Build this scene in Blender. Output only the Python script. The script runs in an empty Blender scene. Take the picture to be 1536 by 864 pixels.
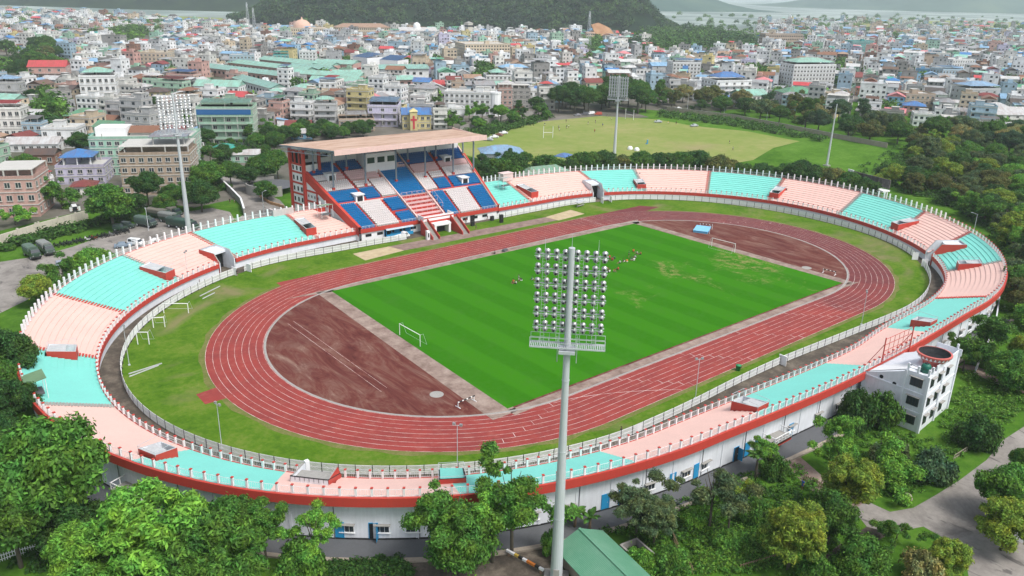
import bpy, math, random
import numpy as np
from mathutils import Vector, Matrix
R = math.radians
PI = math.pi
sc = bpy.context.scene
COL = sc.collection
rnd = random.Random(7)

# ------------------------------------------------------------------ camera numbers (solved from the running track)
F_PX, PITCH, YAW, ROLL = 1224.57, 0.3533001, -0.694479, 0.02200189
CAM = Vector((-132.4056, -129.0040, 67.5548))
PW, PH = 1536, 864

def ray(px, py):
    u = (px - PW / 2) / F_PX; v = -(py - PH / 2) / F_PX
    c, s = math.cos(ROLL), math.sin(ROLL)
    u, v = c * u - s * v, s * u + c * v
    cp, sp = math.cos(PITCH), math.sin(PITCH)
    dx, dy, dz = u, cp + v * sp, -sp + v * cp
    cy, sy = math.cos(YAW), math.sin(YAW)
    return Vector((cy * dx - sy * dy, sy * dx + cy * dy, dz))

def G(px, py, z=0.0):
    """Point of the place at height z that stands at a pixel of the photograph."""
    d = ray(px, py)
    return CAM + d * ((z - CAM.z) / d.z)

def hgt(base, top, z0=0.0):
    b = G(base[0], base[1], z0); d = ray(*top)
    k = math.hypot(b.x - CAM.x, b.y - CAM.y) / math.hypot(d.x, d.y)
    return CAM.z + k * d.z

# oval stations: u runs along the ring, d is the distance from the core line
CX, CY, LH, RR = 0.9, 3.5, 44.0, 60.0
PER = 4 * LH + 2 * PI * RR

def uv(X):
    x, y = X[0] - CX, X[1] - CY
    cx = min(max(x, -LH), LH); dx = x - cx; d = math.hypot(dx, y)
    if abs(x) <= LH:
        u = (x + LH) if y < 0 else 2 * LH + PI * RR + (LH - x)
    elif x > LH:
        u = 2 * LH + RR * (math.atan2(y, dx) + PI / 2)
    else:
        a = math.atan2(y, dx); a = a if a > 0 else a + 2 * PI
        u = 4 * LH + PI * RR + RR * (a - PI / 2)
    return u, d

def UU(px, py, z): return uv(G(px, py, z))[0]

def nrm(u):
    u = u % PER
    if u < 2 * LH: return Vector((0, -1)), Vector((CX - LH + u, CY))
    u -= 2 * LH
    if u < PI * RR:
        a = u / RR - PI / 2; return Vector((math.cos(a), math.sin(a))), Vector((CX + LH, CY))
    u -= PI * RR
    if u < 2 * LH: return Vector((0, 1)), Vector((CX + LH - u, CY))
    u -= 2 * LH
    a = u / RR + PI / 2; return Vector((math.cos(a), math.sin(a))), Vector((CX - LH, CY))

def OV(u, d, z=0.0):
    n, c = nrm(u); p = c + n * d
    return Vector((p.x, p.y, z))

T_FENCE = [56.4, 56.4, 55.8, 55.6, 56.1, 56.7, 57.2, 57.1, 57.3, 58.0, 58.8, 59.2, 58.7, 57.8, 57.7, 58.0, 58.5, 58.6, 58.9, 58.4, 58.4, 58.5, 58.5, 58.5, 56.4, 57.1, 57.7, 58.8, 59.4, 59.4, 59.8, 60.2, 60.2, 59.8, 59.1, 58.2, 57.3, 56.4, 55.9, 55.9]
T_FRONT = [61.2, 61.9, 62.7, 63.4, 63.5, 62.0, 61.2, 60.7, 60.8, 60.8, 60.8, 60.6, 60.5, 60.6, 60.6, 60.2, 59.7, 59.8, 60.1, 60.3, 60.5, 60.8, 61.0, 62.0, 62.6, 63.8, 63.6, 63.1, 62.7, 62.6, 63.0, 63.6, 63.9, 63.9, 63.4, 62.7, 62.0, 61.3, 60.7, 60.6]
T_BACK = [71.8, 73.0, 73.9, 74.2, 73.9, 73.3, 72.7, 72.5, 72.6, 73.1, 74.0, 75.0, 76.0, 77.0, 77.4, 77.1, 76.4, 75.7, 75.3, 75.5, 76.2, 76.8, 76.8, 77.0, 77.2, 77.3, 77.4, 77.7, 78.0, 78.0, 77.5, 76.5, 75.6, 74.8, 74.1, 73.4, 72.8, 72.1, 71.6, 71.2]

def tabf(T, u):
    n = len(T); t = (u % PER) / PER * n; i = int(t); f = t - i
    a, b, c, d = T[(i - 1) % n], T[i % n], T[(i + 1) % n], T[(i + 2) % n]
    return b + 0.5 * f * (c - a + f * (2 * a - 5 * b + 4 * c - d + f * (3 * (b - c) + d - a)))
dFE = lambda u: tabf(T_FENCE, u)
dFR = lambda u: tabf(T_FRONT, u)
dBK = lambda u: tabf(T_BACK, u)
ZF, ZB = 2.6, 7.0

# ------------------------------------------------------------------ mesh builder
class MB:
    def __init__(s): s.v = []; s.f = []; s.m = []; s.c = []; s.col = None
    def add(s, vs, fs, m=0):
        o = len(s.v); s.v.extend(vs)
        for f in fs:
            s.f.append(tuple(i + o for i in f)); s.m.append(m); s.c.append(s.col)
        return s
    def quad(s, a, b, c, d, m=0): return s.add([tuple(a), tuple(b), tuple(c), tuple(d)], [(0, 1, 2, 3)], m)
    def box(s, c, size, m=0, rz=0.0, bottom=True):
        x, y, z = c; a, b, h = size[0] / 2, size[1] / 2, size[2] / 2
        co, si = math.cos(rz), math.sin(rz)
        vs = []
        for dz in (-h, h):
            for dx, dy in ((-a, -b), (a, -b), (a, b), (-a, b)):
                vs.append((x + co * dx - si * dy, y + si * dx + co * dy, z + dz))
        fs = [(4, 5, 6, 7), (0, 1, 5, 4), (1, 2, 6, 5), (2, 3, 7, 6), (3, 0, 4, 7)]
        if bottom: fs.append((3, 2, 1, 0))
        return s.add(vs, fs, m)
    def prism(s, poly, z0, z1, m=0, top=None, bottom=True):
        n = len(poly)
        area = sum(poly[i][0] * poly[(i + 1) % n][1] - poly[(i + 1) % n][0] * poly[i][1] for i in range(n))
        if area < 0: poly = list(poly)[::-1]
        vs = [(p[0], p[1], z0) for p in poly] + [(p[0], p[1], z1) for p in poly]
        s.add(vs, [(i, (i + 1) % n, n + (i + 1) % n, n + i) for i in range(n)], m)
        s.add(vs[n:], [tuple(range(n))], m if top is None else top)
        if bottom: s.add(vs[:n], [tuple(range(n))[::-1]], m)
        return s
    def tube(s, p0, p1, r0, r1=None, n=8, m=0, cap=True):
        r1 = r0 if r1 is None else r1
        p0, p1 = Vector(p0), Vector(p1); d = (p1 - p0)
        if d.length < 1e-6: return s
        d.normalize(); a = d.orthogonal().normalized(); b = d.cross(a)
        vs = []
        for p, r in ((p0, r0), (p1, r1)):
            for i in range(n):
                t = 2 * PI * i / n; vs.append(tuple(p + a * (r * math.cos(t)) + b * (r * math.sin(t))))
        fs = [(i, (i + 1) % n, n + (i + 1) % n, n + i) for i in range(n)]
        if cap: fs += [tuple(range(n))[::-1], tuple(range(n, 2 * n))]
        return s.add(vs, fs, m)
    def lathe(s, prof, c=(0, 0, 0), n=16, m=0, M=None):
        vs = []; k = len(prof)
        for r, z in prof:
            for i in range(n):
                t = 2 * PI * i / n; p = Vector((r * math.cos(t), r * math.sin(t), z))
                if M is not None: p = M @ p
                vs.append((p.x + c[0], p.y + c[1], p.z + c[2]))
        fs = [(j * n + i, j * n + (i + 1) % n, (j + 1) * n + (i + 1) % n, (j + 1) * n + i) for j in range(k - 1) for i in range(n)]
        return s.add(vs, fs, m)
    def strip(s, A, B, m=0, close=False):
        n = len(A); k = n if close else n - 1
        s.add([tuple(p) for p in A] + [tuple(p) for p in B], [(i, (i + 1) % n, n + (i + 1) % n, n + i) for i in range(k)], m)
        return s
    def fan(s, pts, m=0): return s.add([tuple(p) for p in pts], [tuple(range(len(pts)))], m)
    def data(s, name, mats, smooth=False):
        me = bpy.data.meshes.new(name); me.from_pydata(s.v, [], s.f)
        for mt in (mats if isinstance(mats, (list, tuple)) else [mats]): me.materials.append(mt)
        if len(me.materials) > 1: me.polygons.foreach_set('material_index', np.array(s.m, dtype=np.int32))
        if smooth: me.polygons.foreach_set('use_smooth', np.ones(len(s.f), dtype=bool))
        if any(c is not None for c in s.c):
            at = me.color_attributes.new('paint', 'FLOAT_COLOR', 'CORNER')
            cs = np.array([(c or (.5, .5, .5)) for c in s.c], dtype=np.float32)
            tot = np.array([len(f) for f in s.f])
            cs = np.concatenate([cs, np.ones((len(cs), 1), np.float32)], axis=1)
            at.data.foreach_set('color', np.repeat(cs, tot, axis=0).ravel())
        me.update(); return me
    def build(s, name, mats, parent=None, smooth=False, loc=None, rz=0.0, color=None):
        return link(name, s.data(name, mats, smooth), parent, loc, rz, color)

def link(name, me, parent=None, loc=None, rz=0.0, color=None, scale=None):
    o = bpy.data.objects.new(name, me); COL.objects.link(o)
    if parent is not None: o.parent = parent
    if loc is not None: o.location = loc
    if rz: o.rotation_euler = (0, 0, rz)
    if scale is not None: o.scale = scale
    if color is not None: o.color = (color[0], color[1], color[2], 1)
    return o

LABELS = set()
def tag(o, label, cat, group=None):
    o['label'] = label; o['category'] = cat
    if group: o['group'] = group
    LABELS.add(label)
    return o
def thing(name, label, cat, loc=(0, 0, 0), rz=0.0, group=None):
    o = bpy.data.objects.new(name, None); COL.objects.link(o)
    o.empty_display_size = 0.5
    o.location = loc; o.rotation_euler = (0, 0, rz)
    return tag(o, label, cat, group)
def struct(o, kind='structure'):
    o['kind'] = kind; return o
def copy_tree(o, parent=None):
    c = o.copy(); COL.objects.link(c)
    if parent is not None: c.parent = parent
    for ch in KIDS.get(o.name, ()): copy_tree(ch, c)
    return c
KIDS = {}
def reg(root):
    """Remember a finished prototype's children so that copies need no scene search."""
    def walk(o):
        ch = [x for x in bpy.data.objects if x.parent == o]; KIDS[o.name] = ch
        for x in ch: walk(x)
    walk(root); return root

# ------------------------------------------------------------------ materials
MATS = {}
class NT:
    def __init__(s, name, rough=0.7, metal=0.0, spec=0.3):
        s.mat = bpy.data.materials.new(name); s.mat.use_nodes = True
        s.t = s.mat.node_tree; s.b = s.t.nodes['Principled BSDF']; s.out = s.t.nodes['Material Output']
        s.b.inputs['Roughness'].default_value = rough; s.b.inputs['Metallic'].default_value = metal
        s.b.inputs['Specular IOR Level'].default_value = spec
        MATS[name] = s.mat
    def n(s, typ, **kw):
        x = s.t.nodes.new(typ)
        for k, v in kw.items():
            if k.startswith('i_'): x.inputs[k[2:].replace('_', ' ')].default_value = v
            else: setattr(x, k, v)
        return x
    def l(s, a, b): s.t.links.new(a, b)
    def pos(s): return s.n('ShaderNodeNewGeometry').outputs['Position']
    def obj(s): return s.n('ShaderNodeTexCoord').outputs['Object']
    def scale(s, vec, sc, rot=None):
        m = s.n('ShaderNodeMapping'); m.inputs['Scale'].default_value = sc
        if rot: m.inputs['Rotation'].default_value = rot
        s.l(vec, m.inputs['Vector']); return m.outputs['Vector']
    def noise(s, vec, scale, detail=4, rough=0.6, dist=0.0):
        x = s.n('ShaderNodeTexNoise'); x.inputs['Scale'].default_value = scale; x.inputs['Detail'].default_value = detail
        x.inputs['Roughness'].default_value = rough; x.inputs['Distortion'].default_value = dist
        s.l(vec, x.inputs['Vector']); return x.outputs['Fac']
    def ramp(s, fac, stops):
        r = s.n('ShaderNodeValToRGB'); e = r.color_ramp.elements
        while len(e) < len(stops): e.new(0.5)
        for i, (p, c) in enumerate(stops):
            e[i].position = p; e[i].color = (*c, 1) if not isinstance(c, (int, float)) else (c, c, c, 1)
        s.l(fac, r.inputs['Fac']); return r.outputs['Color']
    def mix(s, fac, a, b, mode='MIX'):
        m = s.n('ShaderNodeMix', data_type='RGBA', blend_type=mode)
        for sock, v in ((m.inputs[0], fac), (m.inputs[6], a), (m.inputs[7], b)):
            if hasattr(v, 'is_linked') or hasattr(v, 'links'): s.l(v, sock)
            elif isinstance(v, (int, float)): sock.default_value = v
            else: sock.default_value = (*v, 1)
        return m.outputs[2]
    def math(s, op, a, b=0.0):
        m = s.n('ShaderNodeMath', operation=op)
        for sock, v in ((m.inputs[0], a), (m.inputs[1], b)):
            if hasattr(v, 'links'): s.l(v, sock)
            else: sock.default_value = v
        return m.outputs[0]
    def base(s, c):
        if hasattr(c, 'links'): s.l(c, s.b.inputs['Base Color'])
        else: s.b.inputs['Base Color'].default_value = (*c, 1)
        return s
    def bump(s, h, strength=0.3, dist=0.1):
        b = s.n('ShaderNodeBump'); b.inputs['Strength'].default_value = strength; b.inputs['Distance'].default_value = dist
        s.l(h, b.inputs['Height']); s.l(b.outputs['Normal'], s.b.inputs['Normal']); return s

def paint(name, c, rough=0.55, dirt=0.25, scale=0.6, dark=0.55, metal=0.0, spec=0.3):
    """Painted surface with irregular weathering."""
    k = NT(name, rough, metal, spec)
    p = k.pos()
    a = k.noise(p, scale, 6, 0.65)
    b = k.noise(k.scale(p, (3.0, 3.0, 0.25)), 1.1, 4, 0.6)
    f = k.ramp(k.mix(0.5, a, b), [(0.38, 0.0), (0.68, 1.0)])
    dk = tuple(x * dark + 0.02 for x in c)
    k.base(k.mix(k.math('MULTIPLY', f, dirt), c, dk))
    return k.mat
def plain(name, c, rough=0.5, metal=0.0, spec=0.3):
    k = NT(name, rough, metal, spec); k.base(c); return k.mat
# ------------------------------------------------------------------ common materials
M_WHITE = paint('white_paint', (.78, .79, .80), .6, .18)
M_WALLW = paint('stand_wall_white', (.74, .77, .82), .65, .5, .45, .58)
M_RED = paint('red_paint', (.47, .05, .035), .55, .35)
M_PINK = paint('pink_terrace', (.70, .465, .41), .7, .6, .22, .76)
M_TEAL = paint('teal_terrace', (.18, .57, .50), .7, .6, .22, .76)
M_BLUE = paint('blue_paint', (.02, .28, .55), .5, .3)
M_SEATB = paint('blue_seat', (.006, .155, .38), .45, .25)
M_SEATW = paint('white_seat', (.66, .62, .62), .5, .25)
M_SEATP = paint('pink_seat', (.68, .47, .47), .5, .25)
M_SEATD = paint('shaded_blue_seat', (.01, .09, .28), .45, .2)  # seat blue darkened, painting in shade under the roof and between rows
M_CONC = paint('concrete', (.33, .32, .30), .85, .6, .5, .5)
M_CONCD = paint('dark_concrete', (.11, .115, .125), .85, .6, .5, .5)
M_KERB = paint('sandy_kerb', (.36, .31, .25), .85, .6, .5, .5)
M_BLACK = plain('black_metal', (.02, .02, .022), .5)
M_DARK = plain('dark_opening', (.012, .013, .016), .8)
M_GLASS = plain('window_glass', (.03, .04, .05), .12, 0.0, .6)
M_GALV = paint('galvanised_steel', (.50, .53, .56), .5, .35, .8, .72, .1)
M_LAMP = paint('aluminium_lamp', (.44, .45, .46), .36, .3, 1.5, .6, .6)
M_BLUEG = plain('blue_glass', (.03, .12, .30), .2, 0, .5)
M_TRUNK = paint('bark', (.10, .085, .065), .9, .6, 1.5, .45)
M_WOOD = paint('timber', (.25, .17, .11), .8, .5)
M_YEL = paint('yellow_paint', (.55, .38, .06), .6, .3)

def painted_var(name, rough=.75, dirt=.5):
    """Wall or roof paint whose colour comes from the object, with stains and streaks."""
    k = NT(name, rough); oc = k.n('ShaderNodeObjectInfo').outputs['Color']; p = k.pos()
    a = k.noise(p, .35, 6, .7); b = k.noise(k.scale(p, (2.2, 2.2, .22)), .9, 4, .65)
    f = k.ramp(k.mix(.5, a, b), [(.4, 0.0), (.66, 1.0)])
    k.base(k.mix(k.math('MULTIPLY', f, dirt), oc, k.mix(1.0, oc, (.42, .40, .37), 'MULTIPLY'))); return k.mat
M_WALL = painted_var('house_wall')
M_ROOFV = painted_var('house_roof', .6, .45)
def corrugated(name, period=1.1):
    k = NT(name, .5, .15); oc = k.n('ShaderNodeObjectInfo').outputs['Color']; o = k.obj()
    w = k.n('ShaderNodeTexWave', wave_type='BANDS', bands_direction='X'); w.inputs['Scale'].default_value = 1.0 / period * 3.1
    k.l(o, w.inputs['Vector'])
    a = k.noise(k.pos(), .3, 6, .7); b = k.noise(k.scale(o, (1.2, .15, .15)), 1.0, 4, .6)
    f = k.ramp(k.mix(.5, a, b), [(.42, 0.0), (.62, 1.0)])
    c = k.mix(k.math('MULTIPLY', f, .6), oc, k.mix(.75, oc, (.20, .085, .045)))
    k.base(c); k.bump(w.outputs['Fac'], .35, .08); return k.mat
M_CORR = corrugated('corrugated_roof')

def ground_mats():
    # town ground: dusty earth, concrete yards and scraps of green
    k = NT('town_ground', .95); p = k.pos()
    a = k.noise(p, .02, 5, .65); b = k.noise(p, .25, 5, .7)
    c = k.ramp(a, [(.35, (.055, .075, .035)), (.5, (.13, .12, .10)), (.62, (.20, .185, .165))])
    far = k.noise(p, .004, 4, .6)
    green = k.ramp(far, [(.40, (.15, .20, .19)), (.6, (.34, .40, .38))])  # pale far fields, toned bluish to paint distance haze into the ground
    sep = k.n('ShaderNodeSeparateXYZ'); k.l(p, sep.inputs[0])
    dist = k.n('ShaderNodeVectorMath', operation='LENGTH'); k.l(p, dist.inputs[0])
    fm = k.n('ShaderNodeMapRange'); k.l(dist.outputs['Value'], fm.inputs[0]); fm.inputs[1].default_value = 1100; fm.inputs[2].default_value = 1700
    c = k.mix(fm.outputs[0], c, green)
    k.base(k.mix(k.ramp(b, [(.3, 0.0), (.75, .6)]), c, k.mix(1.0, c, (.55, .55, .5), 'MULTIPLY')))
    # rough grass
    def grass(name, c0, c1, c2, s=.09, bare=.0, barec=(.22, .19, .11), bumpy=.6):
        k = NT(name, .95, spec=.0); p = k.pos()
        a = k.noise(p, s, 6, .72); b = k.noise(p, s * 9, 5, .75); d = k.noise(p, s * .35, 4, .6, 1.0)
        c = k.ramp(k.mix(.4, a, b), [(.34, c0), (.5, c1), (.68, c2)])
        if bare: c = k.mix(k.ramp(d, [(.62 - bare, 0.0), (.72 - bare * .5, .85)]), c, barec)
        k.base(c); k.bump(b, bumpy, .25); return k.mat
    grass('meadow', (.026, .070, .010), (.060, .145, .016), (.11, .20, .030), .07)
    grass('ring_grass', (.036, .10, .008), (.082, .165, .014), (.17, .205, .045), .10, .08, (.20, .175, .09))
    grass('play_field', (.15, .22, .045), (.21, .25, .075), (.31, .28, .13), .02, .08, (.28, .23, .13), .2)
    grass('bright_scrub', (.04, .10, .012), (.075, .17, .02), (.12, .22, .04), .08)
    grass('dry_grass', (.085, .125, .025), (.15, .16, .05), (.22, .20, .09), .3)
    # football pitch with mowing bands and worn patches
    k = NT('pitch_turf', .95, spec=.0); p = k.pos(); sep = k.n('ShaderNodeSeparateXYZ'); k.l(p, sep.inputs[0])
    nz = k.noise(p, .15, 4, .6)
    xx = k.math('ADD', k.math('ADD', sep.outputs[0], k.math('MULTIPLY', sep.outputs[1], .03)), k.math('MULTIPLY', nz, 1.2))
    w = k.math('SINE', k.math('MULTIPLY', xx, 2 * PI / 9.6))
    band = k.ramp(k.math('ADD', k.math('MULTIPLY', w, 2.2), .5), [(.0, 0.0), (1.0, 1.0)])
    a = k.noise(p, .9, 6, .75); big = k.noise(p, .06, 5, .65, .6)
    c = k.mix(band, (.027, .142, .002), (.037, .172, .004))
    c = k.mix(k.ramp(a, [(.35, 0.0), (.75, .7)]), c, (.035, .16, .014)); c = k.mix(k.ramp(k.noise(p, .2, 5, .7), [(.5, 0.0), (.8, .6)]), c, (.05, .15, .02))
    edge = k.math('ADD', big, k.math('MULTIPLY', k.math('SUBTRACT', sep.outputs[0], 18.0), .0022))
    edge = k.math('SUBTRACT', edge, k.math('MULTIPLY', k.math('ABSOLUTE', k.math('ADD', sep.outputs[1], 8.0)), .004))
    worn = k.math('MULTIPLY', k.ramp(edge, [(.53, 0.0), (.64, .8)]), k.ramp(k.noise(p, .45, 6, .8), [(.46, 0.0), (.62, 1.0)]))
    k.base(k.mix(worn, c, (.25, .22, .09))); k.bump(a, .3, .08)
    # running track
    k = NT('track_rubber', .8, spec=.2); p = k.pos(); sep = k.n('ShaderNodeSeparateXYZ'); k.l(p, sep.inputs[0])
    big = k.noise(p, .035, 5, .65, .8); fine = k.noise(p, .6, 6, .75); mid = k.noise(p, .16, 6, .75, .5)
    east = k.math('ADD', k.math('MULTIPLY', sep.outputs[0], .0042), k.math('MULTIPLY', sep.outputs[1], .0006))
    dark = k.ramp(k.math('ADD', big, east), [(.50, 0.0), (.82, 1.0)])
    c = k.mix(k.ramp(mid, [(.35, 0.0), (.7, 1.0)]), (.285, .044, .037), (.20, .036, .034))
    c = k.mix(k.math('MULTIPLY', dark, .85), c, (.115, .030, .034))
    c = k.mix(k.ramp(fine, [(.5, 0.0), (.80, .42)]), c, (.38, .16, .12))
    k.base(c)
    # worn infield surface of the two ends
    k = NT('infield_rubber', .9, spec=.15); p = k.pos()
    st = k.noise(k.scale(p, (.35, .09, 1), (0, 0, R(35))), .8, 7, .72, 1.4)
    c = k.ramp(st, [(.34, (.074, .016, .014)), (.47, (.125, .036, .028)), (.60, (.17, .085, .066)), (.78, (.31, .22, .175))])
    a = k.noise(p, .05, 5, .7); c = k.mix(k.ramp(a, [(.48, 0.0), (.68, .5)]), c, (.080, .018, .019))
    k.base(c)
    k = NT('pale_dirt', .95); p = k.pos(); a = k.noise(p, .3, 6, .75)
    k.base(k.ramp(a, [(.3, (.13, .085, .07)), (.5, (.25, .185, .155)), (.7, (.36, .29, .245))]))
    k = NT('dark_earth', .95); p = k.pos(); a = k.noise(p, .25, 6, .75)
    k.base(k.ramp(a, [(.3, (.035, .03, .025)), (.5, (.085, .07, .055)), (.72, (.20, .17, .135))]))
    k = NT('asphalt', .9); p = k.pos(); a = k.noise(p, .12, 6, .7, .4); b = k.noise(p, 1.5, 5, .7)
    c = k.ramp(a, [(.34, (.14, .125, .115)), (.5, (.25, .23, .21)), (.7, (.33, .305, .28))])
    wet = k.ramp(k.noise(k.scale(p, (.45, .16, 1), (0, 0, R(40))), .9, 5, .6, .8), [(.60, 0.0), (.66, .7)])
    c = k.mix(wet, c, (.05, .045, .045)); k.base(k.mix(k.ramp(b, [(.4, 0.0), (.8, .4)]), c, (.10, .095, .09)))
    k = NT('sand', .95); p = k.pos(); k.base(k.ramp(k.noise(p, .5, 5, .7), [(.3, (.36, .28, .17)), (.7, (.50, .41, .27))]))
    k = NT('runway', .9); p = k.pos(); k.base(k.ramp(k.noise(p, .4, 6, .7), [(.3, (.14, .085, .075)), (.7, (.30, .22, .19))]))
    k = NT('white_line', .8); p = k.pos(); k.base(k.ramp(k.noise(p, .35, 6, .75), [(.36, (.30, .10, .09)), (.56, (.66, .57, .54))]))
ground_mats()

def sheet(name, pts, z, mat, tess=None):
    m = MB(); m.fan([(p[0], p[1], z) for p in pts]); o = m.build(name, MATS[mat]); return struct(o)
def pxs(pts, z=0.0): return [G(x, y, z) for x, y in pts]
def oval_pts(L, r, n=48):
    out = []
    for i in range(n + 1): a = -PI / 2 + PI * i / n; out.append((L + r * math.cos(a), r * math.sin(a)))
    for i in range(n + 1): a = PI / 2 + PI * i / n; out.append((-L + r * math.cos(a), r * math.sin(a)))
    return out

# one ground sheet to the horizon
g = MB(); NG = 96
g.fan([(30000 * math.cos(2 * PI * i / NG) + 9000, 30000 * math.sin(2 * PI * i / NG) + 9000, 0) for i in range(NG)])
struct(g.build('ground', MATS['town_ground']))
# green land round the stadium
sheet('meadow', [(-330, -330), (420, -330), (640, 60), (430, 148), (330, 172), (250, 180), (120, 190), (95, 205), (60, 170), (-20, 135), (-50, 128), (-62, 150), (-115, 128), (-140, 140), (-230, 60)], .02, 'meadow')
sheet('playing_field', pxs([(640, 216), (700, 214), (750, 197), (815, 182), (900, 174), (985, 179), (1040, 189), (1120, 197), (1200, 212), (1160, 222), (1130, 240), (1000, 262), (860, 262), (760, 250)]), .03, 'play_field')
sheet('scrub_meadow', pxs([(985, 179), (1040, 189), (1120, 197), (1200, 212), (1160, 224), (1200, 250), (1300, 270), (1340, 262), (1330, 225), (1240, 205), (1120, 182), (1010, 168), (920, 160)]), .034, 'bright_scrub')
sheet('parking_lot', pxs([(-60, 455), (0, 440), (60, 432), (150, 398), (240, 362), (330, 338), (352, 330), (345, 318), (318, 312), (250, 322), (180, 345), (110, 370), (60, 384), (-20, 396), (-80, 405)]), .034, 'asphalt')
sheet('parking_lot_branch', pxs([(-60, 480), (0, 470), (45, 448), (100, 420), (60, 432), (0, 440), (-60, 455)]), .030, 'asphalt')
sheet('gate_drive', pxs([(352, 330), (372, 335), (430, 312), (420, 300), (385, 285), (360, 270), (330, 262), (322, 270), (345, 290), (362, 306), (366, 322)]), .032, 'asphalt')
sheet('road', pxs([(1620, 590), (1536, 640), (1505, 660), (1480, 690), (1440, 720), (1405, 742), (1370, 762), (1335, 768), (1300, 752), (1280, 765), (1300, 790), (1335, 800), (1385, 790), (1420, 810), (1450, 850), (1460, 900), (1560, 960), (1640, 900), (1590, 830), (1530, 810), (1492, 790), (1480, 760), (1484, 735), (1510, 705), (1560, 675), (1640, 640), (1800, 560), (1760, 530)]), .034, 'asphalt')
sheet('dirt_track', pxs([(1300, 790), (1335, 800), (1300, 822), (1262, 838), (1235, 864), (1190, 880), (1215, 850), (1262, 815)]), .030, 'dark_earth')
sheet('garden_path', pxs([(1170, 680), (1185, 672), (1240, 720), (1300, 752), (1290, 775), (1225, 745), (1185, 705)]), .030, 'pale_dirt')
sheet('tower_path', pxs([(1436, 550), (1452, 546), (1500, 562), (1540, 580), (1560, 600), (1500, 578)]), .030, 'pale_dirt')
sheet('bare_ground', pxs([(500, 812), (620, 826), (720, 838), (860, 800), (960, 770), (900, 800), (840, 860), (700, 880), (560, 870)]), .026, 'dark_earth')
sheet('bare_clearing', pxs([(1415, 262), (1440, 255), (1462, 268), (1440, 278), (1412, 275)]), .04, 'pale_dirt')

# stadium floor
NB = 220
US = [PER * i / NB for i in range(NB)]
m = MB(); m.fan([OV(u, dBK(u) - 1.5, .036) for u in US]); struct(m.build('stand_apron', MATS['dark_earth']))
m = MB(); m.fan([OV(u, dFE(u) - .1, .05) for u in US]); struct(m.build('ring_lawn', MATS['ring_grass']))
RI, RO, TL = 36.9, 47.7, 42.2
gl, gr = G(418, 427), G(968, 311)
m = MB(); m.strip([(*p, .062) for p in oval_pts(TL, RI - .1)], [(*p, .062) for p in oval_pts(TL, RO)], close=True)
struct(m.build('running_track', MATS['track_rubber']))
sheet('sprint_start_lane', [(gl.x, RI + 1), (-TL, RI + 1), (-TL, RO), (gl.x, RO)], .058, 'track_rubber')
sheet('sprint_run_out', [(TL, RI + 1), (gr.x + 4, RI + 6), (gr.x, RO), (TL, RO)], .058, 'track_rubber')
sheet('discus_runway', pxs([(294, 592), (326, 581), (342, 597), (308, 607)]), .058, 'track_rubber')
m = MB(); m.fan([(*p, .056) for p in oval_pts(TL, RI)]); struct(m.build('infield_surface', MATS['infield_rubber']))
# pale worn strips that frame the pitch
for nm, pts in (('touchline_strip', [(-54, -36.4), (58, -36.4), (54, -34.6), (-54, -34.4)]), ('far_touchline_strip', [(-62, 36.4), (56, 36.4), (53, 33), (-50, 34.4)]),
                ('goal_end_strip', [(-58, -35.5), (-52.5, -35.5), (-50, 35.5), (-54, 36)]), ('far_goal_end_strip', [(53.5, -35.5), (56.5, -35.5), (54.5, 35), (51.5, 35)])):
    sheet(nm, pts, .066, 'pale_dirt')
sheet('football_pitch', [(-50.7, 34.9), (-53.6, -33.9), (53.6, -34.2), (51.3, 33.6)], .076, 'pitch_turf')
m = MB(); m.strip([(*p, .072) for p in oval_pts(TL, RI - .45)], [(*p, .072) for p in oval_pts(TL, RI)], close=True)
struct(m.build('track_kerb', M_CONC))
lm = MB(); lane = (RO - RI) / 8
for i in range(9):
    r = RI + .12 + i * lane * .985; w = .034
    lm.strip([(*p, .078) for p in oval_pts(TL, r - w)], [(*p, .078) for p in oval_pts(TL, r + w)], close=True)
def tline(p0, p1, w=.09, z=.079):
    p0, p1 = Vector(p0), Vector(p1); d = (p1 - p0).normalized(); nx, ny = -d.y * w / 2, d.x * w / 2
    lm.quad((p0.x + nx, p0.y + ny, z), (p0.x - nx, p0.y - ny, z), (p1.x - nx, p1.y - ny, z), (p1.x + nx, p1.y + ny, z))
tline((TL, RI), (TL, RO), .12)
for i in range(8):
    y0 = RI + lane * i
    for x in (-30, -12, 6, 24, 33): tline((x + i * 1.3, -y0), (x + i * 1.3, -y0 - lane))
    a = -PI / 2 - .12 - i * .05
    tline((-TL + y0 * math.cos(a), y0 * math.sin(a)), (-TL + (y0 + lane) * math.cos(a), (y0 + lane) * math.sin(a)))
    a = .5 - i * .05
    tline((TL + y0 * math.cos(a), y0 * math.sin(a)), (TL + (y0 + lane) * math.cos(a), (y0 + lane) * math.sin(a)))
for t in range(12):   # curved break line at the end of the bend
    f0, f1 = t / 12, (t + 1) / 12
    P = lambda f: (-46 + 22 * f, -(RI + .3 + (RO - RI - .6) * f ** 1.5))
    tline(P(f0), P(f1))
tline(G(440, 482), G(580, 582), .06); tline(G(432, 486), G(572, 588), .06)
struct(lm.build('lane_markings', MATS['white_line']))
m = MB(); m.strip([(*p, .056) for p in oval_pts(TL, RO - .1)], [(p[0] * (1 + .004 * math.sin(i * 1.7)), p[1] * (1 + .009 * math.sin(i * 2.3)), .056) for i, p in enumerate(oval_pts(TL, RO + 1.0))], close=True); struct(m.build('dry_verge', MATS['dry_grass']))
sheet('sand_pit', pxs([(529, 381), (583, 370), (606, 376), (548, 391)]), .062, 'sand')
sheet('far_sand_pit', pxs([(818, 326), (856, 315), (877, 321), (838, 331)]), .062, 'sand')
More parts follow.
